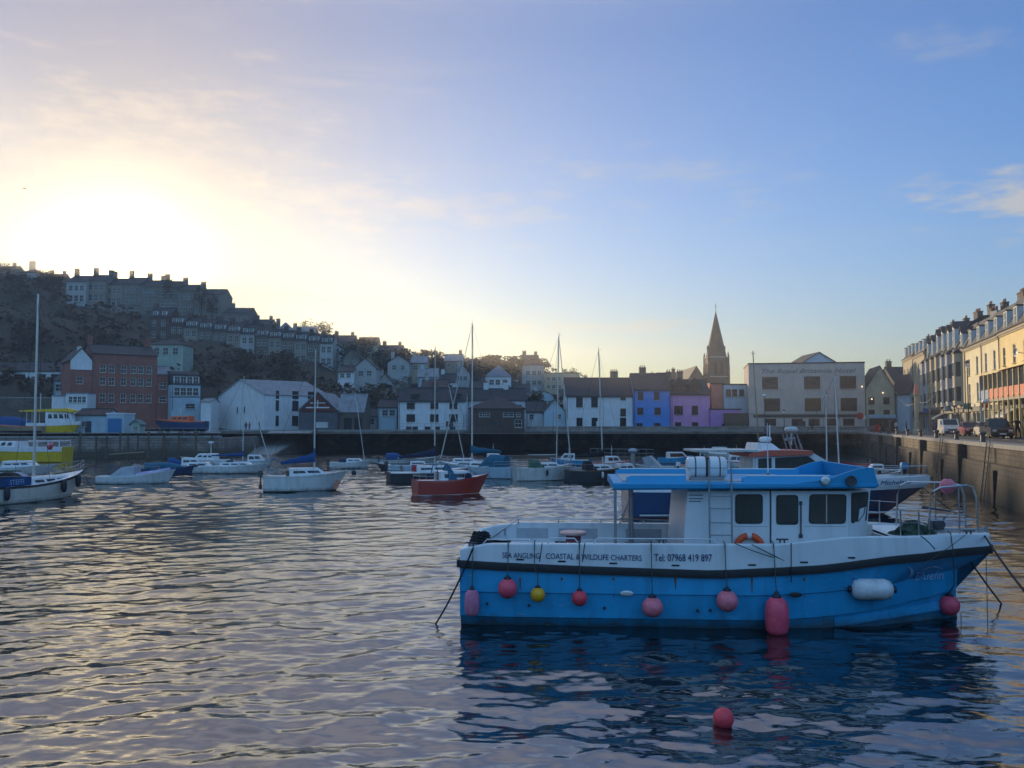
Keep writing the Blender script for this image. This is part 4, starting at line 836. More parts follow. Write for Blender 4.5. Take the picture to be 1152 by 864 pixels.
def cabin(b,u0,u1,h,wfrac=.62,m='white_gel',f0=0.0,f1=.35,wins=2,glassm='glass',dz=0,name='cabin',wz=(.45,.78),slope=.82):
    t,L,B=b['t'],b['L'],b['B']; x0,x1=u0*L,u1*L; w0=min(b['hb'](u0),B/2)*wfrac*1.15; w1=b['hb'](u1)*wfrac*1.15; z0=b['sh'](u0)-.06+dz
    w1=max(w1,w0*.45)
    lo=[(x0,-w0,z0),(x1,-w1,z0+.05),(x1,w1,z0+.05),(x0,w0,z0)]; xa=x0+f0*h; xb=x1-f1*h*2
    k=slope; hi=[(xa,-w0*k,z0+h),(xb,-(w0+(w1-w0)*(xb-x0)/(x1-x0))*k,z0+h),(xb,(w0+(w1-w0)*(xb-x0)/(x1-x0))*k,z0+h),(xa,w0*k,z0+h)]
    mb=MB(); mb.loft([lo,hi],closed=True); ce=(Vector(hi[0])+Vector(hi[1])+Vector(hi[2])+Vector(hi[3]))/4
    mb.loft([hi,[ (Vector(p)*.9+ce*.1)+Vector((0,0,.05)) for p in hi]],closed=True)
    co=mb.build(name,M[m],t,smooth=30)
    lo=[Vector(p) for p in lo]; hi=[Vector(p) for p in hi]
    for sg in (0,1):
        A0,A1,B0,B1=(lo[0],lo[1],hi[0],hi[1]) if sg==0 else (lo[3],lo[2],hi[3],hi[2])
        n=Vector((0,-1 if sg==0 else 1,.12))
        f=lambda u,v:(A0*(1-u)+A1*u)*(1-v)+(B0*(1-u)+B1*u)*v
        for k_ in range(wins):
            u_a=.08+.84*k_/wins+.03; u_b=.08+.84*(k_+1)/wins-.03
            g=MB(); g.prism([f(u_a,wz[0])+n*.003,f(u_b,wz[0])+n*.003,f(u_b-.02,wz[1])+n*.003,f(u_a,wz[1])+n*.003],n*.018); g.build('window',M[glassm],co)
    if f1>.2 and h>.7:
        A0,A1,B0,B1=lo[1],lo[2],hi[1],hi[2]; f=lambda u,v:(A0*(1-u)+A1*u)*(1-v)+(B0*(1-u)+B1*u)*v
        g=MB(); n=Vector((1,0,.3)); g.prism([f(.12,.35)+n*.003,f(.88,.35)+n*.003,f(.85,.9)+n*.003,f(.15,.9)+n*.003],n*.02); g.build('windscreen',M[glassm],co)
    return co
def mast(b,u,h,boomlen=.4,cover=None,coverh=.3,lean=0.0,r=.05,aft=0.0,furl=False,boomz=.9,m='alu',spread=True,cz=0,rise=0):
    t,L=b['t'],b['L']; x=u*L; z0=b['sh'](u)-.05; top=Vector((x+aft,lean,z0+h))
    g=MB(); g.path([(x,0,z0),top],r*1.15,8,r1=r*.8); mo=g.build('mast',M[m],t,smooth=True)
    zb=z0+boomz
    if boomlen:
        g=MB(); g.path([(x-.02,0,zb),(x-boomlen*L,0,zb+rise*.3)],.035,6); g.build('boom',M['alu'],t,smooth=True)
    if cover:
        secs=[]; nn=9
        for i in range(nn+1):
            v=i/nn; xx=x+.06-v*boomlen*L*.98; hh=coverh*(1-.72*v**.8)*(1+.1*math.sin(i*2.1)); w_=.07+.09*(1-v)
            zc_=zb+rise*.3*v
            secs.append([(xx,w_*math.cos(q),zc_+hh*.45+ (hh*.62)*math.sin(q)) for q in [2*PI*k/10 for k in range(10)]])
        g=MB(); g.loft(secs,closed=True); g.path([(x+.0,0,zb+coverh*.5),(x+.0,0,zb+coverh*1.5)],.10,8,r1=.07); g.build('sail_cover',M[cover],t,smooth=True)
    g=MB(); hb_=b['hb'](u); s_=b['sh']
    zc=z0+h*.62; sp=.32 if spread else 0
    for sg in (-1,1):
        if spread: g.path([(x,0,zc),(x,sg*sp*1.2,zc)],.015,4)
        g.path([top,(x-.1,sg*sp*1.2,zc) if spread else (x-.1,sg*hb_*.5,z0+h*.5),(x-.15,sg*hb_*.95,s_(u))],.013,3)
    g.path([top,(L*.985,0,s_(1)+.02)],.008 if not furl else .013,3); g.path([top,(.03*L,0,s_(0))],.013,3)
    g.build('rigging',M['dark_metal'],t)
    if furl: 
        g=MB(); a=Vector((L*.97,0,s_(1)+.25)); g.path([a,a.lerp(top,.5),a.lerp(top,.93)],.06,6,r1=.03); g.build('furled_sail',M['white_old'],t)
    g=MB(); g.path([top,top+Vector((0,0,.35))],.012,4); g.path([top+Vector((-.02,0,.02)),top+Vector((.22,0,.12))],.012,4); g.build('masthead_vane',M['dark_metal'],t)
    return mo
def rails(b,u0=.82,u1=.99,h=.5,stern=True):
    t,L=b['t'],b['L']; g=MB()
    for z_ in (h,h*.5):
        pts=[(L*u,-b['hb'](u)*.95,b['sh'](u)+z_) for u in (u0,(u0+u1)/2,u1)]
        g.path(pts+[(a,-c,d) for a,c,d in pts[::-1]],.012,4)
    for u in (u0,(u0+u1)/2,u1):
        for sg in (-1,1): g.path([(L*u,sg*b['hb'](u)*.95,b['sh'](u)-.02),(L*u,sg*b['hb'](u)*.95,b['sh'](u)+h)],.012,4)
    g.build('pulpit',M['steel'],t)
    if stern:
        g=MB()
        for z_ in (h,h*.55): pts=[(L*u,-b['hb'](u)*.95,b['sh'](u)+z_) for u in (.2,.02)]; g.path(pts+[(a,-c,d) for a,c,d in pts[::-1]],.012,4)
        for u in (.2,.02):
            for sg in (-1,1): g.path([(L*u,sg*b['hb'](u)*.95,b['sh'](u)-.02),(L*u,sg*b['hb'](u)*.95,b['sh'](u)+h)],.012,4)
        g.build('pushpit',M['steel'],t)
        g=MB()
        for sg in (-1,1):
            pts=[(L*u,sg*b['hb'](u)*.96,b['sh'](u)+h*.95) for u in (.2,.4,.6,u0)]; g.path(pts,.006,3)
            for u in (.4,.6): g.path([(L*u,sg*b['hb'](u)*.96,b['sh'](u)-.02),(L*u,sg*b['hb'](u)*.96,b['sh'](u)+h*.95)],.011,4)
        g.build('guard_wire',M['steel'],t)
def hood(b,u0,u1,h,m,wfrac=.8,name='spray_hood',z=0,window=False,f=.25):
    t,L=b['t'],b['L']; x0,x1=u0*L,u1*L; w=b['hb']((u0+u1)/2)*wfrac; z0=b['sh'](u0)-.05+z; secs=[]
    for i in range(6):
        v=i/5; x=x0+(x1-x0)*v; hh=h*(1-max(0,(v-f)/(1-f))**1.8*.92) if v>f else h*(.93+.07*v/f)
        secs.append([(x,-w*math.cos(q)*(1 if hh>h*.5 else 1),z0+hh*(math.sin(q)**.6 if math.sin(q)>0 else 0)) for q in [PI*k/10 for k in range(11)]])
    g=MB(); g.loft(secs,closed=False,caps=True); o=g.build(name,M[m],t,smooth=50)
    if window:
        for sg in (-1,1): gg=MB(); gg.prism([(x0+.15*(x1-x0),sg*w*.985,z0+h*.3),(x0+.55*(x1-x0),sg*w*.985,z0+h*.3),(x0+.5*(x1-x0),sg*w*.93,z0+h*.62),(x0+.15*(x1-x0),sg*w*.93,z0+h*.66)],(0,sg*.02,0)); gg.build('hood_window',M['glass'],o)
    return o
def outboard(b,m='dark_metal',side=0,s=1.0):
    t=b['t']; y=side*b['B']*.2; z=b['sh'](0); g=MB(); g.loft([[(-.42*s,y-.13*s,z+.0),(-.02,y-.15*s,z+.02),(-.02,y+.15*s,z+.02),(-.42*s,y+.13*s,z)],[(-.48*s,y-.14*s,z+.3*s),(-.03,y-.16*s,z+.32*s),(-.03,y+.16*s,z+.32*s),(-.48*s,y+.14*s,z+.3*s)],[(-.36*s,y-.1*s,z+.42*s),(-.1,y-.1*s,z+.43*s),(-.1,y+.1*s,z+.43*s),(-.36*s,y+.1*s,z+.42*s)]],closed=True)
    o=g.build('outboard',M[m],t,smooth=40); g=MB(); g.box(-.3*s,-.14*s,y-.06,y+.06,z-.75,z+.02); g.box(-.36*s,-.1*s,y-.02,y+.02,z-1.0,z-.7); g.build('outboard_leg',M['dark_metal'],o)
def boatfender(b,u,side,m,label,s=1.0,zz=.35):
    t=b['t']; y=side*(b['hb'](u)+.10*s); p=Matrix.Rotation(b['h'],3,'Z')@Vector((u*b['L'],y,0))+b['o']
    k=thing('fender',label,'fender',(p.x,p.y,p.z+b['sh'](u)-zz-.1),b['h'],'fenders hung on moored boats')
    g=MB(); g.lathe((0,0,0),[(.03*s,-.3*s),(.1*s,-.26*s),(.13*s,-.12*s),(.13*s,.14*s),(.1*s,.27*s),(.03*s,.31*s)],10); g.build('body',M[m],k,smooth=50); g=MB(); g.path([(0,0,.3*s),(0,-side*.06,zz+.12)],.01,4); g.build('lanyard',M['rope'],k)
# 1 large white sailing cruiser at the left edge
b=make_boat('sailing_cruiser','large cream-white sailing cruiser with blue name cloth at the left edge',50,563,9.2,77,B=2.9,D=1.05,hullm='cream_gel',cat='sailboat',bow_rise=.75,rake=.13,stripe='black_rubber',transom=.6)
cabin(b,.36,.80,.42,wfrac=.62,f1=.5,wins=3,wz=(.3,.7)); mast(b,.50,12.1,.42,None,r=.075,boomz=1.3,furl=False); rails(b,.78,1.0,.62)
hood(b,.24,.40,.85,'black_canvas',.62,z=.05); hood(b,.30,.44,.72,'grey_canvas',.55,z=.15)
g=MB(); g.box(.06*9.2,.33*9.2,-b['hb'](.2)*.97-.02,-b['hb'](.2)*.97,b['sh'](.2)+.02,b['sh'](.2)+.55); g.build('side_cloth',M['blue_canvas'],b['t'])
text('STEFFI',.42,M['pale_lettering'],b['t'],(.14*9.2,-b['hb'](.2)*.97-.028,b['sh'](.2)+.13),(PI/2,0,0),name='lettering')
g=MB(); g.path([(9.2,0,b['sh'](1)),(10.3,0,b['sh'](1)+.28)],.05,6); g.path([(9.0,-.3,b['sh'](1)+.6),(10.2,0,b['sh'](1)+.75),(9.0,.3,b['sh'](1)+.6)],.02,5); g.build('bowsprit',M['timber'],b['t'])
for u,l in ((.12,'dark fender nearest the stern of the cream cruiser'),(.60,'dark fender amidships on the cream cruiser'),(.80,'dark fender nearest the bow of the cream cruiser')): boatfender(b,u,-1,'black_fender',l,1.35,.3)
# 2 yellow and white passenger boat
b=make_boat('passenger_boat','yellow and white open passenger boat with a white rail cabin at the left edge',12,520,13.2,180,B=3.6,D=1.9,hullm='yellow_paint',stripe='white_gel',sf=.7,bow_rise=.4,transom=.85)
cabin(b,.45,.88,.75,.8,'white_gel',f1=.3,wins=5,wz=(.3,.85)); g=MB()
for u in (.03,.14,.25,.36): 
    for sg in (-1,1): g.path([(u*13.2,sg*1.5,b['sh'](u)),(u*13.2,sg*1.5,b['sh'](u)+.75)],.03,5)
for sg in (-1,1): g.path([(.03*13.2,sg*1.5,b['sh'](0)+.75),(.45*13.2,sg*1.5,b['sh'](0)+.75)],.04,5)
g.build('handrail',M['white_gel'],b['t'])
p=P(56,503,112); t=thing('buoy','pink pair of buoys on the stern of the yellow passenger boat','buoy',(p.x,p.y,p.z)); g=MB(); g.ball((0,0,0),.34); g.build('float',M['red_fender'],t,smooth=True); MB().ball((.35,-.3,.3),.3).build('upper_float',M['pink_fender'],t,smooth=True)
# 3 small white boat before it
b=make_boat('cabin_boat','low white cabin boat with green stripe between the cruiser and the yellow boat',14,535,7.4,4,D=.75,deck='deck_grey'); cabin(b,.35,.75,.6,.7,f1=.5,wins=3); 
g=MB(); g.box(.1,4.6,-b['hb'](.3)*1.0-.03,-b['hb'](.3)*1.0-.005,.36,.5); g.build('stripe',M['green_canvas'],b['t'])
# 4,5 boats standing ashore
b=make_boat('yellow_fishing_boat','yellow and white fishing boat with yellow roof standing ashore on the quay','' and 0 or 58,487,7.8,5,B=2.6,D=1.5,hullm='yellow_paint',Y=137,stripe='white_gel',sf=.7,draft=.4,bow_rise=.35,group='boats standing ashore')
cabin(b,.38,.88,1.75,.85,'white_gel',f1=.12,wins=4,wz=(.42,.80),slope=.93); g=MB(); L_=7.8
g.loft([[(-.9,-1.25,b['sh'](0)+1.72),(-.9,1.25,b['sh'](0)+1.72),(-.9,1.25,b['sh'](0)+1.9),(-.9,-1.25,b['sh'](0)+1.9)],[(L_*.75,-1.25,b['sh'](0)+1.72),(L_*.75,1.25,b['sh'](0)+1.72),(L_*.75,1.25,b['sh'](0)+2.25),(L_*.75,-1.25,b['sh'](0)+2.25)],[(L_*.9,-1.0,b['sh'](0)+1.6),(L_*.9,1.0,b['sh'](0)+1.6),(L_*.9,1.0,b['sh'](0)+1.9),(L_*.9,-1.0,b['sh'](0)+1.9)]],closed=True); g.build('roof',M['yellow_paint'],b['t'])
g=MB()
for x in (.1,1.2,6.0): g.path([(x,-.9,b['sh'](0)),(x,-.9,b['sh'](0)+1.75)],.05,5); g.path([(x,.9,b['sh'](0)),(x,.9,b['sh'](0)+1.75)],.05,5)
g.build('roof_post',M['white_gel'],b['t'])
g=MB(); g.path([(L_*.45,0,b['sh'](0)+2.1),(L_*.45,0,b['sh'](0)+4.3)],.05,5); g.path([(L_*.22,0,b['sh'](0)+2.0),(L_*.22,0,b['sh'](0)+4.6)],.05,5); g.build('aerial',M['white_gel'],b['t'])
g=MB()
for x in (1.5,5.8):
    for y in (-1,1): g.path([(x,y*1.0,-1.2),(x,y*.7,.2)],.08,5)
g.build('cradle',M['timber'],b['t'])
b=make_boat('covered_boat','boat under a rounded blue tarpaulin standing ashore at the left edge',8,486,8.5,5,B=2.6,D=.95,hullm='navy_hull',Y=139,group='boats standing ashore'); hood(b,-.02,1.0,1.5,'blue_canvas',1.05,name='tarpaulin',f=.55)
b=make_boat('hard_standing_boat','orange striped open workboat on the quay below the blue tarpaulin',18,485,7,185,B=2.2,D=.7,hullm='timber_pale',Y=133,stripe='orange_paint',group='boats standing ashore')
# 6 white cuddy boat
b=make_boat('cuddy_boat','white cuddy boat with grey tent at the stern and blotched lilac cover',150,545,6.1,3,B=2.1,D=.62,bow_rise=.62,rake=.1); 
g=MB(); z=b['sh'](.2); x0,x1=.16*6.1,.50*6.1
g.loft([[(x0,-.8,z-.05),(x1,-.85,z-.05),(x1,.85,z-.05),(x0,.8,z-.05)],[(x0+1.0,-.62,z+.72),(x1-.05,-.68,z+.78),(x1-.05,.68,z+.78),(x0+1.0,.62,z+.72)]],closed=True); g.build('tent',M['grey_canvas'],b['t'],smooth=25)
g=MB(); secs=[]
for i in range(7):
    u=.52+.40*i/6; w_=b['hb'](u)*1.0; zz=b['sh'](u)-.02; secs.append([(u*6.1,-w_,zz),(u*6.1,-w_*.5,zz+.16+.04*(i%2)),(u*6.1,0,zz+.22),(u*6.1,w_*.5,zz+.16+.04*((i+1)%2)),(u*6.1,w_,zz)])
g.loft(secs); g.build('cover',M['lilac_canvas'],b['t'],smooth=50)
g=MB(); g.path([(.5*6.1,0,z+.72),(.78*6.1,0,z+.78)],.03,5); g.path([(.78*6.1,0,z+.0),(.78*6.1,0,z+.8)],.03,5); g.build('cover_pole',M['timber_pale'],b['t'])
# 7-8 small boats
b=make_boat('open_boat','small dark-hulled boat with grey-blue cover beside the white cuddy boat',193,534,5.4,25,D=.6,hullm='navy_hull'); hood(b,.05,.75,.6,'teal_canvas',.9,name='cover',f=.5)
b=make_boat('small_cruiser','small white cruiser with blue windscreen behind the cuddy boat',210,531,5.2,20,D=.7); cabin(b,.4,.8,.65,.7,f1=.5,wins=2); hood(b,.15,.45,.8,'blue_canvas',.7)
b=make_boat('radar_boat','small white motor boat with a radar dome on a post',228,524,6.4,175,D=.7); cabin(b,.3,.7,.7,.7,f1=.4,wins=3)
g=MB(); g.path([(2.6,0,1.2),(2.6,0,2.6)],.05,6); g.lathe((2.6,0,2.6),[(.28,0),(.33,.1),(.28,.22),(.05,.26)],12); g.build('radar_post',M['white_gel'],b['t'],smooth=40)
b=make_boat('motor_cruiser','low white motor cruiser lying ahead of the blue-covered yacht',222,533,5.5,0,D=.6); cabin(b,.3,.7,.5,.65,wins=2)
# 9 sailboat with blue cover
b=make_boat('sailboat','white yacht with long blue boom cover and a slim mast below the white gabled building',262,533,7.0,2,B=2.2,D=.72,cat='sailboat'); cabin(b,.3,.75,.38,.6,f1=.6,wins=3); mast(b,.60,8.9,.46,'blue_canvas',.34,boomz=.95,spread=True,r=.045,furl=True); rails(b); hood(b,.38,.52,.62,'navy_canvas',.55)
# 10 white yacht with blue cover
b=make_boat('sailboat','white yacht with bright blue boom cover and two dark cabin windows, centre left',345,553,6.0,17,B=2.2,D=1.1,bow_rise=.35,cat='sailboat',stripe='white_old',anti='antifoul'); cabin(b,.30,.76,.55,.66,f1=.55,wins=2,wz=(.42,.74)); mast(b,.60,9.2,.42,'blue_canvas',.62,boomz=1.0,r=.055,rise=-.6); rails(b)
g=MB(); g.box(.26*6.1,.30*6.1,-.45,.45,.75,1.45); g.build('companionway',M['timber'],b['t'])
g=MB(); p0=b['sh'](.75); g.prism([(.80*6.1,-b['hb'](.8)*.98-.015,.12),(.86*6.1,-b['hb'](.86)*.97-.03,.12),(.88*6.1,-b['hb'](.88)*1-.03,.7),(.84*6.1,-b['hb'](.84)*1-.02,.8)],(0,-.006,0)); g.build('rust_patch',M['render_salmon'],b['t'])
outboard(b,'dark_metal',1,.8)
p=P(361,478,67); g=MB(); g.box(-.45,.45,-.03,.03,-.22,.22); sb=g.build('signal_board',M['white_old'],None,loc=(p.x,p.y+.4,p.z)); adopt(sb,b['t'])
# 11 leaning mast small boat
b=make_boat('sailboat','small white yacht with outboard, right of the blue-covered yacht, mast leaning left',394,527,4.6,2,D=.65,cat='sailboat'); cabin(b,.4,.8,.4,.6,f1=.5,wins=2,glassm='cabin_glass'); mast(b,.82,7.6,0,None,r=.04,aft=-1.1); outboard(b,'dark_metal',0,1.1); hood(b,.22,.5,.5,'navy_canvas',.6)
# 12 blue covered motorboat
b=make_boat('motor_boat','small motor boat with royal blue cockpit cover in front of the far white terrace',449,522,4.6,5,D=.55,hullm='white_old',stripe='black_rubber'); hood(b,.15,.62,.85,'blue_canvas',.85,name='cockpit_cover',f=.5); outboard(b,'dark_metal',0,1)
b=make_boat('open_boat','low grey open boat behind the red sailboat, nearest the quay wall',470,521,6,5,D=.5,hullm='white_old'); 
# 14
b=make_boat('day_boat','pale blue and white day boat just behind the dark yacht',464,530,5,5,D=.55,hullm='render_pale_blue'); cabin(b,.45,.8,.4,.6,wins=1); outboard(b)
# 13 dark yacht
b=make_boat('sailboat','dark-hulled yacht with navy boom cover lying behind the red sailboat',487,542,7.2,20,B=2.4,D=.8,hullm='black_hull',stripe='white_gel',cat='sailboat',bow_rise=.4); cabin(b,.32,.78,.5,.66,f1=.6,wins=2); mast(b,.56,10.6,.45,'navy_canvas',.55,boomz=1.35,r=.055,rise=-.7); rails(b)
g=MB(); g.box(.29*7.2,.33*7.2,-.4,.4,.8,1.4); g.build('companionway',M['car_red'],b['t'])
# 16 teal covered yacht
b=make_boat('sailboat','tall-masted yacht with teal boom cover directly behind the red sailboat',530,538,7.6,158,B=2.5,D=1.0,hullm='render_pale_blue',cat='sailboat',bow_rise=.5); cabin(b,.32,.78,.45,.66,f1=.6,wins=2); mast(b,.55,13.0,.38,'teal_canvas',.6,boomz=1.2,r=.075,rise=.3,furl=True); rails(b); hood(b,.1,.42,1.15,'teal_canvas',.75,name='cockpit_cover',f=.6)
p=b['t']
b=make_boat('sailboat','small yacht with a slanting mast half hidden behind the teal-covered yacht',522,528,6.2,0,B=2.1,D=.75,hullm='white_old',cat='sailboat'); cabin(b,.3,.7,.4,.6,wins=2); mast(b,.5,8.2,0,None,r=.045,aft=-1.7)
# 15 red sailboat
b=make_boat('sailboat','red-hulled sailboat with white cabin and blue hoop hood, in the middle of the harbour',514,557,5.4,22,B=2.3,D=1.0,hullm='red_hull',cat='sailboat',bow_rise=.42,anti='white_old',deck='white_gel',transom=.72); cabin(b,.30,.80,.62,.68,f1=.5,wins=1,wz=(.3,.75)); rails(b)
L_=5.4; z=b['sh'](.3); g=MB()
for u in (.26,.42): g.path([(u*L_,-.78*math.cos(q),z+.05+1.0*math.sin(q)**.8 if math.sin(q)>0 else z+.05) for q in [PI*k/12 for k in range(13)]],.035,6)
g.build('hoop',M['blue_canvas'],b['t']); hood(b,.40,.52,1.0,'teal_canvas',.72,z=.02)
g=MB(); g.box(.285*L_,.30*L_,-.30,.28,z-.02,z+.55); g.build('companionway',M['timber_pale'],b['t'])
g=MB(); 
for r_ in (0,1): pass
g.lathe((.66*L_,-.80,z+.22),[(.24,0),(.27,-.06),(.2,-.1)],14,'y'); g.build('coiled_line',M['navy_canvas'],b['t'])
# 17 white yacht
b=make_boat('sailboat','pale grey-white yacht with green spray hood between the red sailboat and the black yacht',615,541,5.2,14,B=2.0,D=1.1,cat='sailboat',bow_rise=.35,hullm='white_old',anti='antifoul'); cabin(b,.34,.8,.42,.62,f1=.55,wins=2); mast(b,.72,11.4,.5,None,r=.055,aft=.25,boomz=1.0,furl=True); rails(b); hood(b,.26,.5,.8,'green_canvas',.72); boatfender(b,.5,-1,'black_fender','dark fender on the pale grey-white yacht',.8)
# 18 black yacht
b=make_boat('sailboat','black-hulled yacht with black boom cover left of the blue boat roof',674,542,5.2,12,B=2.0,D=.95,hullm='black_hull',stripe='timber',cat='sailboat',bow_rise=.3,deck='white_old'); cabin(b,.34,.8,.45,.62,f1=.55,wins=2); mast(b,.62,10.2,.50,'black_canvas',.5,boomz=1.15,r=.055,aft=-.35,rise=-.4); rails(b); hood(b,.3,.5,.85,'black_canvas',.7); boatfender(b,.55,-1,'white_fender','white fender on the black yacht',.9); boatfender(b,.9,-1,'white_fender','pale tyre-like fender at the bow of the black yacht',.7)
# pontoon with rails
t=thing('pontoon','long thin floating pontoon with handrails behind the yachts','pontoon',(0,0,0)); a=P(556,514,130); e=P(735,516,122); dv=(e-a); dv.z=0; n_=dv.normalized(); g=MB(); M_=Matrix.Translation((a.x,a.y,0))@Matrix.Rotation(math.atan2(n_.y,n_.x),4,'Z'); LL=dv.length
g.box(0,LL,0,1.4,-.1,.35,M_); g.build('walkway',M['timber'],t); g=MB(); g.path([M_@Vector((LL*.62,0,1.45)),M_@Vector((LL,0,1.45))],.03,4); g.path([M_@Vector((LL*.62,0,.9)),M_@Vector((LL,0,.9))],.03,4)
for k in range(10): x=LL*(.62+.38*k/9); g.path([M_@Vector((x,0,.3)),M_@Vector((x,0,1.45))],.03,4)
g.build('handrail',M['galv'],t)
# 20 posts and boats behind the roof
b=make_boat('open_boat','white launch with its raised bow board, just left of the blue and white motorboat',730,533,5.0,160,B=1.9,D=.7,deck='deck_grey',hullm='white_old'); g=MB(); g.prism([(1.4,-.6,.7),(2.9,-.6,.75),(3.2,-.6,1.6),(2.5,-.6,1.75)],(0,1.4,0)); g.build('folding_canopy',M['grey_canvas'],b['t']); outboard(b,'white_gel')
b=make_boat('motor_boat','small blue motorboat with white cabin and round dark windscreen, behind the blue roof',762,522,4.4,5,D=.7,hullm='blue_hull'); cabin(b,.25,.85,.75,.75,f1=.45,wins=1,wz=(.25,.85))
b=make_boat('motor_boat','teal trimmed launch partly hidden behind the pontoon rail',706,541,4.4,20,D=.65,hullm='white_old'); cabin(b,.35,.75,.8,.65,f1=.3,wins=2)
t=thing('mooring_post','pale post with a teal fabric cap standing by the pontoon','post',P(712,530,88)-Vector((0,0,1))); MB().path([(0,0,-2),(0,0,2.9)],.22,8).build('shaft',M['galv'],t); MB().ball((.0,0,3.0),.46,.4,.26,14,8).build('cap',M['grey_canvas'],t,smooth=True)
# 22 navy work boat behind
b=make_boat('work_boat','long navy-hulled charter boat with white bow and coral roof moored behind the blue boat',890,583,16.4,2.0,B=4.2,D=1.5,hullm='navy_hull',bow_rise=.16,rake=.16,transom=.92,anti='antifoul_red',stripe='white_gel',draft=.5)
t=b['t']; L_=16.4; nb=b
# white bow bulwark
for sg in (-1,1):
    g=MB(); secs=[]
    for i in range(9):
        u=.70+.30*i/8; w_=max(b['hb'](u),.02); z=b['sh'](u); hh=.42*min(1,(u-.69)*14); secs.append([(u*L_,sg*w_,z-.0),(u*L_+.04,sg*(w_+.02),z+hh),(u*L_+.02,sg*(w_-.05),z+hh),(u*L_,sg*(w_-.05),z)])
    g.loft(secs,closed=True); g.build('bow_bulwark',M['white_gel'],t,smooth=40)
u=.80; g0=text('Michelann',.40,M['lettering'],t,(0,0,0),(0,0,0),shear=.3,ext=.003); wd=max(v.co.x for v in g0.data.vertices)
for v in g0.data.vertices:
    q=v.co.x/wd; uu=.795+.125*q; top=v.co.z>0; w_=b['hb'](uu)+.02; v.co=Vector((uu*L_,-(w_+ (.016 if top else .008)),b['sh'](uu)+.07+v.co.y*.8))
# wheelhouse with raked windscreen
zc=b['sh'](.4)-.05
def nav(px,py,yl,b=b): # picture to local of the work boat
    hh=b['h']; u_=Vector((math.cos(hh),math.sin(hh),0)); v_=Vector((-math.sin(hh),math.cos(hh),0)); d=ray(px,py); t2=((b['o']+v_*yl)-CAM).dot(v_)/d.dot(v_); p=CAM+d*t2-b['o']; return Vector((p.dot(u_),yl,p.z))
prof=[nav(848,545,-1.4),nav(850,512,-1.4),nav(912,508,-1.4),nav(946,528,-1.4),nav(958,545,-1.4)]; 
g=MB(); g.loft([[Vector((p.x,-1.45,p.z)) for p in prof],[Vector((p.x,1.45,p.z)) for p in prof]],closed=True); wh=g.build('wheelhouse',M['white_gel'],t)
prof=[nav(842,514,-1.5),nav(842,510,-1.5),nav(866,506.5,-1.5),nav(914,507,-1.5),nav(914,511.5,-1.5)]; g=MB(); g.loft([[Vector((p.x,-1.6,p.z)) for p in prof],[Vector((p.x,1.6,p.z)) for p in prof]],closed=True); g.build('roof',M['coral_paint'],wh)
for pl in ([(853,533),(853,516),(868,515),(868,533)],[(872,533),(872,515),(909,513),(930,528),(933,533)]): 
    g=MB(); g.prism([nav(x,y,-1.455) for x,y in pl],(0,-.012,0)); g.build('window',M['cabin_glass'],wh)
    g=MB(); g.prism([Vector((nav(x,y,-1.455).x,1.455,nav(x,y,-1.455).z)) for x,y in pl],(0,.012,0)); g.build('window',M['cabin_glass'],wh)
a=nav(914,509,-1.4); e=nav(946,528,-1.4); g=MB(); n_=Vector((e.z-a.z,0,a.x-e.x)).normalized(); n_=n_ if n_.x>0 else -n_; g.prism([Vector((a.x,-1.2,a.z))+n_*.004,Vector((a.x,1.2,a.z))+n_*.004,Vector((e.x,1.2,e.z))+n_*.004,Vector((e.x,-1.2,e.z))+n_*.004],n_*.015); g.build('windscreen',M['cabin_glass'],wh)
# radar and flybridge
for px,py,r_,m_ in ((861,495,.33,'white_gel'),(890,484,.36,'white_old')):
    p=nav(px,py,0); g=MB(); g.lathe((p.x,0,p.z),[(r_*.8,-.1),(r_,-.02),(r_,.08),(r_*.8,.16),(.03,.19)],16); g.path([(p.x,0,p.z-.1),(p.x,0,p.z-.8)],.05,6); g.build('radar_dome',M[m_],t,smooth=30)
a=nav(852,508,-1.2); e=nav(882,508,-1.2); g=MB(); g.loft([[(a.x,-1.1,a.z),(e.x,-1.0,a.z),(e.x,1.0,a.z),(a.x,1.1,a.z)],[(a.x+.1,-.95,a.z+.45),(e.x-.5,-.8,a.z+.42),(e.x-.5,.8,a.z+.42),(a.x+.1,.95,a.z+.45)]],closed=True); g.build('flybridge',M['white_gel'],t,smooth=20)
p=nav(888,506,0); g=MB()
for dx in (0,.55): g.path([(p.x+dx,-.35,p.z),(p.x+dx-.25,-.3,p.z+.85)],.04,6); g.path([(p.x+dx,.35,p.z),(p.x+dx-.25,.3,p.z+.85)],.04,6)
g.path([(p.x-.3,-.35,p.z+.55),(p.x+.4,.35,p.z+.6)],.09,6); g.build('gantry',M['galv'],t)
for px,py in ((866,478),): p=nav(px,508,0); q=nav(px,py,0); MB().path([p,q],.03,6).build('whip_aerial',M['white_gel'],t)
# after shelter awning
a=nav(784,507.5,-1.5); e=nav(852,506,-1.5); g=MB(); g.box(a.x,e.x,-1.6,1.6,a.z-.05,a.z+.06); g.build('awning',M['white_old'],t)
g=MB()
for px in (788,820,848):
    for sg in (-1,1): x=nav(px,520,sg*1.5).x; g.path([(x,sg*1.5,zc),(x,sg*1.5,a.z-.05)],.035,5)
g.build('awning_post',M['white_gel'],t)
rails(b,.72,.99,.95,stern=False)
g=MB(); g.path([(L_*.02,-b['hb'](.02)-.02,.18),(L_*.5,-b['hb'](.5)*.935-.02,.18),(L_*.8,-b['hb'](.8)*.92,.22)],.05,6); g.build('waterline_strake',M['white_old'],t)
boatfender(b,.135,-1,'red_fender','red oval fender on the navy hull, seen under the blue roof',1.9,.55); boatfender(b,.265,-1,'white_fender','white fender on the navy hull, seen beside the wheelhouse',2.1,.55)
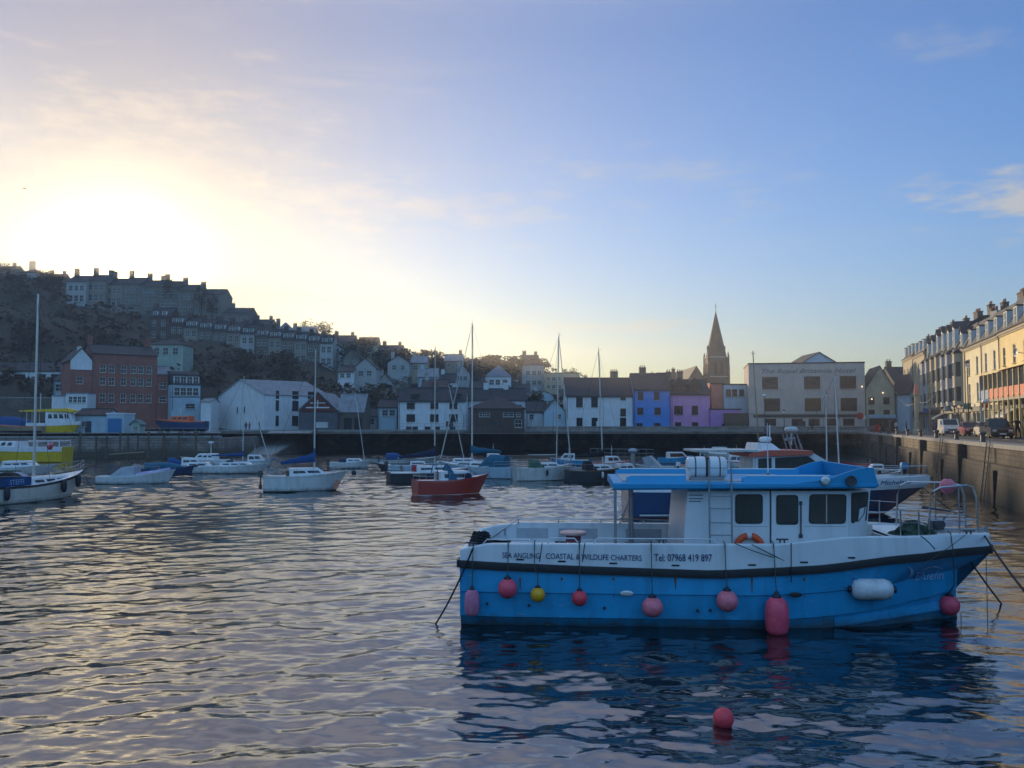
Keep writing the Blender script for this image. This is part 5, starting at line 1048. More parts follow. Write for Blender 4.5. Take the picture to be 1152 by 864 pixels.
# two bare white masts behind the wheelhouse
b=make_boat('sailboat','yacht hidden behind the blue wheelhouse showing a pair of slim white masts',948,548,9,2,B=2.4,D=.6,cat='sailboat'); cabin(b,.3,.7,.4,.6,wins=2); mast(b,.41,6.6,0,None,r=.055,spread=False,m='white_gel'); mast(b,.52,8.0,0,None,r=.06,aft=-.25,spread=False,m='white_gel')
b=make_boat('inflatable_boat','red inflatable boat lying against the stone quay on the right',962,528,3.4,170,B=1.6,D=.55,hullm='red_paint',deck='deck_grey'); outboard(b,'dark_metal')
b=make_boat('small_launch','white launch with blue outboard cover near the stone quay',990,536,4.2,175,B=1.7,D=.6); cabin(b,.4,.7,.5,.6,wins=1); outboard(b,'blue_roof',0,1.5)
b=make_boat('small_launch','grey motorboat with pale cabin behind the white awning',812,517,5.5,180,D=.7,hullm='white_old'); cabin(b,.35,.8,1.0,.7,f1=.3,wins=3,wz=(.4,.85))
b=make_boat('small_launch','tiny dark tender moored close to the end of the quay wall',1072,545,2.6,70,B=1.2,D=.4,hullm='black_hull') if 0 else None
for px,py,l,m_ in ((398,533,'tiny dark mooring buoy below the leaning-mast yacht','black_fender'),(558,529,'tiny dark mooring buoy right of the teal-covered yacht','black_fender'),(80,0,'',None),(465,498,'small orange light on the quay wall ladder',None)):
    if m_: p=G(px,py); t=thing('mooring_buoy',l,'buoy',(p.x,p.y,.02)); MB().ball((0,0,.1),.25,None,.25).build('float',M[m_],t,smooth=True)

for px,py,L_,hd,l,hm,trim_,kind in ((478,534,4.0,15,'small white tender among the yachts left of the red sailboat','white_old','blue_hull',0),(440,529,3.6,170,'low dinghy with dark hull close to the blue-covered motor boat','black_hull','white_old',0),(556,524,4.8,10,'small white launch just right of the teal-covered yacht','white_hull','blue_hull',1),(420,521,3.8,0,'tiny grey dinghy near the quay wall left of the motor boat','white_old','timber',0),(640,524,4.6,175,'little blue-hulled launch behind the black yacht stern','blue_hull','white_old',1),(690,528,4.4,8,'small red-trimmed launch behind the pontoon','white_hull','red_paint',1),(795,530,5.2,5,'white fishing launch behind the liferaft canister','white_hull','red_paint',1),(830,527,4.8,175,'pale launch with a red stripe seen over the blue roof','white_hull','red_paint',1),(745,541,4.6,170,'red-bottomed day boat just above the left end of the blue roof','white_hull','antifoul_red',0),(905,524,5.0,10,'dark fishing launch moored below the hotel','navy_hull','white_old',1),(1005,540,3.6,40,'small open dinghy against the stone quay wall','white_old','timber',0),(170,528,4.2,0,'grey dinghy near the timber piles behind the cuddy boat','white_old','timber',0),(285,526,4.6,5,'small white motor boat near the foot of the slipway','white_hull','blue_hull',1)):
    b=make_boat('dinghy' if not kind else 'launch',l,px,py,L_,hd,D=.5+.15*kind,hullm=hm,stripe=trim_,group='small boats between the moorings')
    if kind: cabin(b,.35,.75,.75,.7,f1=.35,wins=2,wz=(.4,.85)); g=MB(); g.path([(L_*.5,0,1.1),(L_*.5,0,2.6)],.03,5); g.path([(L_*.5,-.4,2.1),(L_*.5,.4,2.1)],.02,4); g.build('aerial_mast',M['alu'],b['t'])
    else:
        for u in (.25,.5,.72): g=MB(); g.box(u*L_-.12,u*L_+.12,-b['hb'](u)*.93,b['hb'](u)*.93,b['sh'](u)-.02,b['sh'](u)+.03); g.build('thwart',M['timber'],b['t'])
    outboard(b,'dark_metal',0,.8)
# ------------------------------------------------------------------ buildings
_wc={}
def window(par,x,z,w,h,y=0,style='sash',frame='trim_white',glass='glass',name='window',rec=.14,rz=0):
    key=(round(w,2),round(h,2),style,frame,glass)
    if key not in _wc:
        g=MB(); f=.07 if w>.6 else .045
        g.box(0,w,0,.06,0,f); g.box(0,w,0,.06,h-f,h); g.box(0,f,0,.06,f,h-f); g.box(w-f,w,0,.06,f,h-f)
        if style!='plain':
            g.box(w/2-.02,w/2+.02,.012,.055,f,h-f)
            if style=='sash': g.box(f,w-f,.008,.058,h*.5-.03,h*.5+.03)
            if style=='three': g.box(w/4-.02,w/4+.02,.012,.055,f,h-f); g.box(w*.75-.02,w*.75+.02,.012,.055,f,h-f)
        fm=g.mesh('window',M[frame]); g=MB(); g.box(f*.5,w-f*.5,.022,.045,f*.5,h-f*.5); _wc[key]=(fm,g.mesh('pane',M[glass]))
    a,b=_wc[key]; o=link(name,a,par,(x,y+rec-.06,z),rz); link('pane',b,o); return o
def grid_wall(mb,W,H,ops,rec=.14):
    xs=sorted({0,W,*[a for o in ops for a in (o[0],o[0]+o[2])]}); zs_=sorted({0,H,*[a for o in ops for a in (o[1],o[1]+o[3])]})
    for x0,x1 in zip(xs,xs[1:]):
        for z0,z1 in zip(zs_,zs_[1:]):
            cx,cz=(x0+x1)/2,(z0+z1)/2
            if any(o[0]<cx<o[0]+o[2] and o[1]<cz<o[1]+o[3] for o in ops): continue
            mb.poly([(x0,0,z0),(x1,0,z0),(x1,0,z1),(x0,0,z1)])
    for x,z,w,h in ops:
        mb.poly([(x,0,z),(x,rec,z),(x,rec,z+h),(x,0,z+h)]); mb.poly([(x+w,0,z),(x+w,rec,z),(x+w,rec,z+h),(x+w,0,z+h)])
        mb.poly([(x,0,z),(x+w,0,z),(x+w,rec,z),(x,rec,z)]); mb.poly([(x,0,z+h),(x+w,0,z+h),(x+w,rec,z+h),(x,rec,z+h)])
def house(name,label,cat,p0,p1,z0,h,depth,roof='side',rh=2.5,wallm='render_white',roofm='slate',wins=(),doors=(),side_wins=(),chim=(),dormers=(),frame='trim_white',style='sash',eave=.25,group=None,sill=True,glass='glass',foot=3.0,cornice=None,parts=True,plinth=None,sidem=None):
    p0=Vector(p0[:2]+(0,)) if isinstance(p0,tuple) else Vector((p0.x,p0.y,0)); p1=Vector(p1[:2]+(0,)) if isinstance(p1,tuple) else Vector((p1.x,p1.y,0))
    d=p1-p0; W=d.length; a=math.atan2(d.y,d.x); t=thing(name,label,cat,(p0.x,p0.y,z0),a,group); D=depth
    ops=[(x,z,w,hh) for x,z,w,hh in wins]+[(x,0.02,w,hh) for x,w,hh in doors]
    ops=[o for o in ops if o[0]>.05 and o[0]+o[2]<W-.05 and o[1]+o[3]<h-.02]
    mb=MB(); grid_wall(mb,W,h,ops); 
    sidek=1 if sidem else 0
    mb.k=sidek; mb.poly([(0,0,0),(0,D,0),(0,D,h),(0,0,h)]); mb.poly([(W,0,0),(W,D,0),(W,D,h),(W,0,h)]); mb.k=0; mb.poly([(0,D,0),(W,D,0),(W,D,h),(0,D,h)])
    if roof=='side':
        mb.k=sidek; mb.poly([(0,0,h),(0,D,h),(0,D/2,h+rh)]); mb.poly([(W,0,h),(W,D,h),(W,D/2,h+rh)]); mb.k=0
    if roof=='front': mb.poly([(0,0,h),(W,0,h),(W/2,0,h+rh)]); mb.poly([(0,D,h),(W,D,h),(W/2,D,h+rh)])
    if foot: mb.box(.02,W-.02,.02,D-.02,-foot,0)
    mb.build('wall',[M[wallm],M[sidem or wallm]],t)
    if cornice: g=MB(); g.box(-.12,W+.12,-.22,.0,h-.32,h-.02); g.box(-.06,W+.06,-.12,-.001,h-.5,h-.33); g.build('cornice',M[cornice],t)
    if plinth: g=MB(); g.box(.0,W,-.05,-.002,0,.6); g.build('plinth',M[plinth],t)
    if group and sill and roof in('side','mansard'): g=MB(); g.path([(-.1,-eave-.06 if roof=='side' else -.3,h-.02-(eave*rh/(D/2) if roof=='side' else 0)),(W+.1,-eave-.06 if roof=='side' else -.3,h-.02-(eave*rh/(D/2) if roof=='side' else 0))],.07,6); g.build('gutter',M['trim_dark'],t); g=MB(); g.path([(.2,-.1,h-.3),(.2,-.1,.1)],.05,5); g.build('downpipe',M['trim_dark'],t)
    e=eave; th=.14; g=MB()
    if roof=='side':
        s_=rh/(D/2); zz=h-e*s_
        g.loft([[(x,-e,zz),(x,D/2,h+rh),(x,D+e,zz),(x,D+e,zz+th),(x,D/2,h+rh+th),(x,-e,zz+th)] for x in (-e*.6,W+e*.6)],closed=True)
        g.box(-e*.6,W+e*.6,D/2-.12,D/2+.12,h+rh+th-.02,h+rh+th+.1)
    elif roof=='front':
        s_=rh/(W/2); zz=h-e*s_
        g.loft([[(-e,y,zz),(W/2,y,h+rh),(W+e,y,zz),(W+e,y,zz+th),(W/2,y,h+rh+th),(-e,y,zz+th)] for y in (-e,D+e)],closed=True)
    elif roof=='hip':
        q=min(D,W)/2; lo=[(-e,-e,h-.02),(W+e,-e,h-.02),(W+e,D+e,h-.02),(-e,D+e,h-.02)]; g.prism(lo,(0,0,th))
        if W>=D: g.v+=[]; A,B_=(q,D/2,h+rh),(W-q,D/2,h+rh)
        else: A,B_=(W/2,q,h+rh),(W/2,D-q,h+rh)
        l=[(a_[0],a_[1],a_[2]+th) for a_ in lo]
        if W>=D: g.poly([l[0],l[1],B_,A]); g.poly([l[1],l[2],B_]); g.poly([l[2],l[3],A,B_]); g.poly([l[3],l[0],A])
        else: g.poly([l[0],l[1],A]); g.poly([l[1],l[2],B_,A]); g.poly([l[2],l[3],B_]); g.poly([l[3],l[0],A,B_])
    elif roof=='mansard':
        q=rh*.42; lo=[(-.05,-.05,h),(W+.05,-.05,h),(W+.05,D,h),(-.05,D,h)]; hi=[(-.05,q,h+rh*.8),(W+.05,q,h+rh*.8),(W+.05,D-q,h+rh*.8),(-.05,D-q,h+rh*.8)]; top=[(-.05,q+1.5,h+rh),(W+.05,q+1.5,h+rh),(W+.05,D-q-1,h+rh),(-.05,D-q-1,h+rh)]
        g.loft([lo,hi,top],closed=True)
    elif roof=='flat':
        g.box(-.1,W+.1,-.1,D+.1,h+.001,h+.22)
    rf=g.build('roof',M[roofm],t)
    for c in chim:
        x,y,w_,hh=c[:4]; zb=h+(rh*.5 if roof!='flat' else 0); g=MB(); g.box(x-w_/2,x+w_/2,y-.35,y+.35,zb-.6,h+rh+hh if roof!='flat' else h+hh); zt_=h+(rh if roof!='flat' else 0)+hh; g.box(x-w_/2-.07,x+w_/2+.07,y-.42,y+.42,zt_,zt_+.14); c_=g.build('chimney',M[c[4] if len(c)>4 else ('old_stone' if wallm in('hill_stone',) else wallm)],rf)
        n=max(2,int(w_/.35)); g=MB()
        for k in range(n): xx=x-w_/2+w_*(k+.5)/n; g.lathe((xx,y,zt_+.14),[(.11,0),(.09,.4),(.12,.42)],8)
        if parts: g.build('chimney_pot',M['clay_pot'],c_) if 0 else g.build('chimney_pots',M['clay_pot'],rf)
    for x,z,w_,hh in wins:
        if (x,z,w_,hh) in ops:
            o=window(t,x,z,w_,hh,style=style,frame=frame,glass=glass)
            if sill and w_>.5: key=('s',round(w_,2)); 
            if sill and w_>.5:
                if key not in _wc: g=MB(); g.box(-.06,w_+.06,-.16,-.02-.002+.02,-.08,0); _wc[key]=g.mesh('sill',M['trim_stone'])
                link('sill',_wc[key],t,(x,0,z-.001))
    for x,w_,hh in doors:
        if (x,.02,w_,hh) in ops:
            g=MB(); g.box(0,w_,0,.05,0,hh); g.box(.12,w_-.12,-.01,0-.001,.2,hh*.45); g.box(.12,w_-.12,-.01,-.001,hh*.52,hh*.9); o=g.build('door',M['door_paint'],t); o.location=(x,.09,.02)
            g=MB(); g.ball((w_-.15,-.05,hh*.48),.05,n=8,m=5); g.build('handle',M['steel'],o)
    for s_,y,z,w_,hh in side_wins:        # proud surrounds on the side walls: s_ 0 left, 1 right
        g=MB(); X=-.03 if s_==0 else W+.03
        g.box(min(X,X*1),X+.0001,y,y+w_,z,z+hh) if 0 else None
        xa,xb=(-.05,-.002) if s_==0 else (W+.002,W+.05); f=.08
        g.box(xa,xb,y,y+w_,z,z+f); g.box(xa,xb,y,y+w_,z+hh-f,z+hh); g.box(xa,xb,y,y+f,z+f,z+hh-f); g.box(xa,xb,y+w_-f,y+w_,z+f,z+hh-f); g.box(xa,xb,y+w_/2-.03,y+w_/2+.03,z+f,z+hh-f); o=g.build('window',M[frame],t)
        g=MB(); xa,xb=(-.03,-.004) if s_==0 else (W+.004,W+.03); g.box(xa,xb,y+f*.6,y+w_-f*.6,z+f*.6,z+hh-f*.6); g.build('pane',M[glass],o)
    for dm in dormers:                    # (x centre, width, height, kind)
        x,w_,hh,kd=dm; y0=.15 if roof=='mansard' else .5; zb=h+.15 if roof=='mansard' else h+y0*rh/(D/2)
        dd=2.4; g=MB(); g.box(x-w_/2,x+w_/2,y0,y0+dd,zb-.3,zb+hh)
        if kd=='gable': g.prism([(x-w_/2,y0,zb+hh),(x+w_/2,y0,zb+hh),(x,y0,zb+hh+w_*.55)],(0,dd,0))
        o=g.build('dormer',M[frame if kd!='wall' else wallm],rf); g=MB()
        if kd=='gable':
            g.loft([[(x-w_/2-.15,y,zb+hh-.1),(x,y,zb+hh+w_*.58),(x+w_/2+.15,y,zb+hh-.1),(x+w_/2+.15,y,zb+hh),(x,y,zb+hh+w_*.58+.12),(x-w_/2-.15,y,zb+hh)] for y in (y0-.15,y0+dd)],closed=True)
        else: g.box(x-w_/2-.1,x+w_/2+.1,y0-.12,y0+dd,zb+hh+.001,zb+hh+.12)
        g.build('dormer_roof',M[roofm],o)
        ww=w_*.72; g=MB(); g.box(x-ww/2,x+ww/2,y0-.03,y0-.002,zb+.15,zb+hh-.12); g.build('dormer_window',M[glass],o); g=MB(); g.box(x-.025,x+.025,y0-.045,y0-.031,zb+.15,zb+hh-.12); g.box(x-ww/2,x+ww/2,y0-.045,y0-.031,zb+hh*.5,zb+hh*.5+.05); g.build('glazing_bar',M[frame],o)
    return t
def hx(name,label,cat,a,b,Y,yb,ye,yr,depth=9,Y1=None,cols=(),rows=(),ww=1.0,roof='side',dpx=(),dormpx=(),chimpx=(),doorh=2.1,doorw=1.0,z0=None,**k):
    """house given by picture columns a..b at distance Y (Y1 at the right end); rows = (top,bottom) picture rows."""
    Y1=Y1 or Y; p0=P(a,yb,Y); p1=P(b,yb,Y1); Ym=(Y+Y1)/2; z0=zp(yb,Ym) if z0 is None else z0; h=zp(ye,Ym)-z0
    yr_=Ym+(depth/2 if roof in('side','hip') else 0); rh=max(.3,zp(yr,yr_)-(z0+h)) if yr is not None else 1.0
    W=(Vector((p1.x,p1.y))-Vector((p0.x,p0.y))).length; U=lambda px:(P(px,yb,Y+(Y1-Y)*(px-a)/(b-a)).x-p0.x)/(p1.x-p0.x)*W
    wins=[]
    for i,(t_,b_) in enumerate(rows):
        cs=cols[i] if cols and isinstance(cols[0],(list,tuple)) else cols
        for c in cs:
            w_=ww[i] if isinstance(ww,(list,tuple)) else ww
            z=zp(b_,Ym)-z0; wins.append((U(c)-w_/2,max(.05,z),w_,zp(t_,Ym)-z0-z))
    return house(name,label,cat,p0,p1,z0,h,depth,roof,rh,wins=wins,doors=[(U(c)-doorw/2,doorw,doorh) for c in dpx],dormers=[(U(c),w_,hh,kd) for c,w_,hh,kd in dormpx],chim=[(U(c[0]),c[2] if roof!='side' else depth/2,c[1],c[3]) + tuple(c[4:]) for c in chimpx],**k)
QZ=QT
# --- far frontage, left to right
gp='houses along the harbour front'
hx('terrace_house','white low terrace with three paired windows at the far left above the boatyard','house',-60,76,205,438,417,408,8,cols=[-40,-10,5,21,46,62],rows=[(421,430)],ww=2.2,wallm='render_white',frame='trim_dark',roofm='slate',group=gp)
hx('boundary_wall','long low brick retaining wall with bushes below the white terrace','wall',-80,76,190,470,448,None,1.2,roof='flat',wallm='old_stone',roofm='concrete')
hx('cottage','pale blue-white cottage between the white terrace and the red brick building','house',60,80,188,455,428,421,6,cols=[66],rows=[(432,440)],ww=1.6,wallm='render_pale_blue',group=gp)
hx('kiosk','small white garden hut in front of the red brick building gable','hut',58,75,170,462,446,444,4,roof='flat',wallm='render_white',roofm='lead')
hx('brick_building','large three-storey red brick building with white sash windows, left','building',103,176,172,466,399,390,11,Y1=179,cols=[115,125,138.5,149.5,158,167],rows=[(411,420),(425,434),(443,453)],ww=[1.05,1.05,1.05],wallm='red_brick',dpx=[],chimpx=[(106,.9,5,1.6,'red_brick'),(172,1.2,6,1.4,'red_brick')])
hx('brick_wing','gabled end wing of the red brick building with a white painted upper gable','building',78,102.6,169.5,470,405,392,9,Y1=171.8,roof='front',cols=[89],rows=[(424,432)],ww=1.2,wallm='red_brick',chimpx=[(90,.7,2,.3,'render_white')])
p0=P(78.1,470,169.46); p0.z=zp(416,170.6); p1=P(102.5,470,171.76); t=thing('painted_gable','white painted upper gable panel on the red brick wing','panel',(p0.x,p0.y-.03,p0.z),math.atan2(p1.y-p0.y,p1.x-p0.x)); W_=math.hypot(p1.x-p0.x,p1.y-p0.y); g=MB(); e_=zp(405.3,170.6)-p0.z; g.prism([(0,0,0),(W_,0,0),(W_,0,e_),(W_/2,0,zp(392.6,170.6)-p0.z),(0,0,e_)],(0,-.04,0)); g.build('panel',M['render_white'],t)
hx('brick_annexe','lower red brick annexe right of the large brick building','building',176.6,192,178.6,466,421,413,8,Y1=180,cols=[183],rows=[(430,438),(446,453)],ww=1.3,wallm='red_brick',roofm='slate_pale')
hx('conservatory','white ground floor bay in front of the brick wing','building',74,98,168,457,443,441,3.5,cols=[79,84,89,94],rows=[(446,453)],ww=.75,wallm='render_white',roof='flat',roofm='lead')
hx('harbour_house','blue-white three-storey house with mansard floor and balcony beside the brick annexe','house',192.6,225,177,462,433,417,8,Y1=180,roof='mansard',cols=[[199,206,213,220],[214]],rows=[(436,445),(454,460)],ww=[1.1,1.9],wallm='render_pale_blue',frame='trim_white',roofm='slate',dormpx=[(199,1.3,1.6,'flat'),(206,1.3,1.6,'flat'),(213,1.3,1.6,'flat'),(220,1.3,1.6,'flat')],group=gp)
a_=P(193,447,175.2); g=MB(); g.box(0,5.6,-.9,0,-.06,.06); g.box(0,5.6,-.9,-.86,.8,.86); [g.box(x*.28,x*.28+.03,-.89,-.86,.06,.8) for x in range(21)]; g.build('balcony',M['trim_dark'],None,label='dark iron balcony on the blue-white harbour house',cat='balcony',loc=(a_.x,a_.y,a_.z))
hx('gable_extension','small white lean-to gable right of the blue-white harbour house','house',225.5,237,175,470,452,449,5,wallm='render_white',roofm='slate_pale')
hx('green_house','pale green two-storey house on the slope below the dark terraces','house',167,206,222,406,388,382,7,cols=[176,186,197],rows=[(391,399)],ww=1.4,wallm='render_green',roofm='slate',roof='hip')
# sheds in the yard
hx('boat_shed','long pale blue boat shed with dark writing board by the yard','shed',84,119,140,489,467,461,5,cols=[94],rows=[(474,480)],ww=.9,dpx=[99],wallm='render_pale_blue',roofm='slate_brown')
hx('shed','taller blue shuttered shed beside the long boat shed','shed',119.5,139,138,490,466,464,4,roof='flat',wallm='render_pale_blue',roofm='render_white')
a_=P(121,489,137.9); g=MB(); g.box(0,2.1,-.06,-.01,0,2.5); [g.box(0,2.1,-.075,-.061,k*.25,k*.25+.03) for k in range(10)]; g.build('roller_shutter',M['trim_blue'],None,label='blue roller shutter of the taller yard shed',cat='shutter',loc=(a_.x,a_.y,a_.z))
hx('kiosk','small teal ticket kiosk with pointed top next to the timber pile','kiosk',147,157,134,490,477,473,2,roof='front',cols=[152],rows=[(480,484)],ww=.6,wallm='render_green',roofm='trim_teal')
# white gabled block (corner view)
A_=P(245,478,184); B_=P(297,478,171.5); 
h_=zp(445,177)-QZ; W_=(Vector((A_.x,A_.y))-Vector((B_.x,B_.y))).length; wn=[(W_*.42,6.3,.55,1.2),(W_*.56,6.3,.8,1.2),(W_*.42,3.6,.55,1.2),(W_*.56,3.6,.8,1.2),(W_*.42,8.2,.4,.5),(W_*.58,8.2,.8,.5)]
house('warehouse','big white gabled warehouse with streaked slate roof at the head of the slipway','building',A_,B_,QZ,h_,15,'front',zp(427,177)-zp(445,177),'render_white','slate_pale',wins=wn,side_wins=[(1,y_,z_,w_,hh) for y_,w_ in ((2.5,.7),(6.2,1.4),(9.8,1.4),(12.8,.9)) for z_,hh in ((1.0,2.0),(3.9,2.1),(6.3,1.6))],frame='trim_dark')
# dark red boathouse
hx('boathouse','old boathouse with dark red gable boards and grey lower walls','building',336,379,166.8,488,461,441,16,roof='front',cols=[],rows=[],wallm='render_dark',roofm='slate_pale',chimpx=[])
a_=P(337,461,166.6); b_=P(378,461,166.6); g=MB(); W_=b_.x-a_.x; H_=zp(442.5,166.6)-a_.z; g.prism([(0,0,-.3),(W_,0,-.3),(W_/2,0,H_)],(0,-.06,0)); g.build('gable_boards',M['car_red'] if 0 else mat('dark_red_boards',(.13,.025,.02),.8,.3,2),None,label='dark red boarding on the boathouse gable',cat='panel',loc=(a_.x,a_.y,a_.z)); 
g=MB(); g.box(-2.2,2.2,-.05,0,0,.22); g.box(-1.4,1.4,-.05,0,.9,1.05); g.box(-.1,.1,-.05,0,.22,1.5); g.build('gable_beam',M['trim_white'],None,label='white beams on the boathouse gable',cat='beam',loc=((a_.x+b_.x)/2,a_.y-.08,a_.z+.3))
hx('boat_store','long low store with pale slate roof right of the boathouse','building',379.6,409,168,488,463,444,8,cols=[391,403],rows=[(470,484)],ww=1.6,wallm='old_stone',roofm='slate_pale',frame='trim_dark')
hx('cottage','small pale cottage above the quay in front of the green slope','house',405,424,180,482,468,460,6,cols=[410,418],rows=[(471,478)],ww=1.1,wallm='render_grey',group=gp)
hx('cottage','little white cottage with slate roof just left of the long white terrace','house',425,446,177,483,458,450,6,cols=[433,441],rows=[(461,468)],ww=1.2,wallm='render_pale_blue',group=gp)
hx('terrace_house','long white three-storey terrace with brown-framed windows and dark slate roof','house',448,524,174,485,451,437,9,cols=[[462,488.5,510],[462,488.5,510],[460,467,481,492,509]],rows=[(453,460),(466,474.5),(480,484.5)],ww=[1.6,1.7,1.1],frame='trim_dark',style='three',wallm='render_white',chimpx=[(487,1.4,4.5,1.1,'old_stone'),(449,1.0,4.5,.8,'old_stone')],dormpx=[(466,1.5,1.0,'flat'),(514,1.5,1.0,'flat')],group=gp)
hx('white_house','tall white house partly hidden behind the brown brick store','house',526,592,181,484,450,438,8,cols=[536,584],rows=[(455,463)],ww=1.2,wallm='render_white',chimpx=[(546,1,4,1.2),(569,1,4,1.2)],group=gp)
hx('brick_store','dark brown brick store with hipped roof standing at the quay edge','building',528,590,164.6,505,460,445,10,roof='hip',cols=[[545,572],[545,583],[583]],rows=[(464,469),(464,469),(472,481)],ww=[2.0,.8,1.3],wallm='brown_brick',roofm='slate_brown',foot=1)
hx('cottage','low white cottage with sloping slate roof behind the quay, centre','house',592,612,176,483,463,452,7,cols=[598],rows=[(466,472)],ww=.9,wallm='render_white',group=gp)
hx('cottage','small white gabled cottage beside the large white house','house',612,636,173,483,463,450,7,roof='front',cols=[629],rows=[(466,471)],ww=.9,wallm='render_pale_blue',group=gp)
hx('white_house','wide white house with dark slate roof, left of the blue house','house',637,712,172,485,445,426,9,cols=[[652,669],[652,669,701],[652,669,701]],rows=[(447,458),(459.5,469) if 0 else (470,480),(470,480)],ww=[1.3,1.2,1.2],frame='trim_dark',wallm='render_white',chimpx=[(694,1.5,4.5,1.3,'old_stone')],dpx=[],group=gp)
a_=P(701,450,171.8)
for k,(y0,y1,w_) in enumerate(((446,451,1.2),(459,469,1.3))):
    p=P(701,y1,171.93); g=MB(); hh=zp(y0,172)-zp(y1,172); g.box(-w_/2,w_/2,-.04,0,0,hh); o=g.build('window',M['trim_white'],bpy.data.objects['white_house.001']); o.matrix_parent_inverse=Matrix.Identity(4); o.location=bpy.data.objects['white_house.001'].matrix_basis.inverted()@Vector(p); g=MB(); g.box(-w_/2+.1,w_/2-.1,-.055,-.041,.1,hh-.1); g.build('pane',M['glass'],o)
hx('blue_house','bright blue three-storey house with tall sash windows','house',713,754,171.5,485,438,421,9,cols=[[721,739],[720.5,740],[719.5,739.5]],rows=[(441,450),(458.5,466.5),(476,484)],ww=[1.1,1.2,1.2],frame='trim_dark',wallm='render_blue',chimpx=[(727,1.3,4.5,1.2,'old_stone')],group=gp)
hx('pink_house','bright pink house with two small gabled dormers','house',755,799,171,485,443,428,9,cols=[[765,782],[762,782],[763,782]],rows=[(446.5,449.5) if 0 else (456.5,466.5),(456.5,466.5),(475,482)],ww=[1.2,1.2,1.2],frame='trim_dark',wallm='render_pink',roofm='slate',dormpx=[(765,2.2,1.5,'gable'),(782,2.2,1.5,'gable')],group=gp,chimpx=[(757,.9,4.5,1.6,'old_stone'),(770,1.2,5,1.6,'old_stone')])
hx('pink_extension','low lilac extension of the pink house with a small porch','house',799.6,834,170,485,461,459,6,roof='flat',cols=[801.5,815],rows=[(477,482)],ww=[.9],dpx=[803] if 0 else (),frame='trim_dark',wallm='render_lilac',roofm='slate')
hx('salmon_tower','narrow salmon-coloured stair tower beside the pink house','building',800.5,814,174,465,432,None,4,roof='flat',wallm='render_salmon',roofm='slate')
hx('glass_block','flat-roofed grey block with long window band between the salmon tower and the hotel','building',815,843,173,485,433,None,8,roof='flat',cols=[820,827,835],rows=[(438,446),(466,478)],ww=[1.0,1.2],wallm='render_pale_blue',roofm='slate',frame='trim_dark')
hx('dark_terrace','dark timber terrace block in front of the grey flat-roofed block','building',816,842,169,485,466,None,3.5,roof='flat',wallm='timber',roofm='timber')
# hotel
hx('hotel','broad grey-pink rendered hotel with flat parapet, six large square windows and a script name','hotel',843,974,168,486,409,None,14,Y1=164,roof='flat',cols=[[867,914.5,955],[869,915,955.5],[867,897,916,935,955]],rows=[(423.5,437.5),(448,462.5),(471,479)],ww=[2.9,2.9,2.0],style='three',frame='trim_dark',wallm='render_hotel',roofm='slate',sill=True,side_wins=[(1,3,5,1.6,1.8)])
hot=[o for o in S.objects if o.name=='hotel'][0]
W_=(P(974,486,164)-P(843,486,168)); W_=math.hypot(W_.x,W_.y); HH=zp(409,166)-zp(486,166)
o=text('The Royal Britannia Hotel',1.15,M['grey_lettering'],hot,(W_*.10,-.03,HH-1.75),(PI/2,0,0),shear=.35,ext=.02,name='name_lettering'); wd=max(v.co.x for v in o.data.vertices); o.scale=(W_*.83/wd,1,1)
g=MB(); g.box(0,W_,-.1,-.002,3.3,3.55); g.build('string_course',M['trim_stone'],hot)
g=MB(); g.box(.8,W_-.8,-.14,-.101 if 0 else -.004,2.75,3.28); g.build('fascia_board',M['trim_dark'],hot)
for px,y0,y1 in ((890,423,437),(935,423,437),(892,448,462),(936,448,462)):
    x=(px-843)/131*W_; z=zp(y1,166)-zp(486,166); g=MB(); hh=zp(y0,166)-zp(y1,166); [g.box(*q) for q in ((x-.7,x+.7,-.05,-.002,z,z+.08),(x-.7,x+.7,-.05,-.002,z+hh-.08,z+hh),(x-.7,x-.62,-.05,-.002,z+.08,z+hh-.08),(x+.62,x+.7,-.05,-.002,z+.08,z+hh-.08))]; g.build('blind_panel',M['render_hotel'],hot)
hx('hotel_gable','pale gable with dark roof rising behind the hotel parapet','building',905,940,176,470,407,396.5,10,roof='front',wallm='render_pale_blue',roofm='slate')
hx('gabled_house','buff gabled house with small windows right of the hotel','house',975,1007,164,487,437,412,10,Y1=163,roof='front',cols=[[981,998],[981,998]],rows=[(447,455),(461,468)],ww=1.1,wallm='render_buff',roofm='slate',frame='trim_dark',chimpx=[(997,1.2,3,-1.2,'old_stone')],group=gp)
a_=P(978,487,163.6); t=thing('shopfront','dark shopfront with pale fascia at the foot of the buff gabled house','shop',(a_.x,a_.y-.6,QZ)); g=MB(); g.box(0,4.6,0,.5,0,2.4); g.build('front',M['trim_dark'],t); g=MB(); g.box(-.1,4.7,-.1,.5,2.41,3.1); g.build('fascia',M['render_pale_blue'],t); g=MB(); g.box(.3,1.9,-.03,-.001,.5,2.2); g.build('window',M['shop_glass'],t); g=MB(); g.box(2.4,4.3,-.03,-.001,.5,2.2); g.build('window',M['shop_glass'],t)
hx('slate_house','dark slate-hung house at the street corner','house',1008,1030,172,487,431,414,9,cols=[[1014,1024],[1014,1024]],rows=[(438,446),(455,464)],ww=1.1,wallm='render_dark',roofm='slate',group=gp,chimpx=[(1012,1,4,1.2,'old_stone')])
hx('blue_gable_house','blue-grey gabled house set back behind the stone column','house',1024,1047,158,487,441,420,8,roof='front',cols=[[1030,1037],[1030,1037]],rows=[(447,455),(462,470)],ww=1.0,wallm='render_pale_blue',roofm='slate',group=gp)
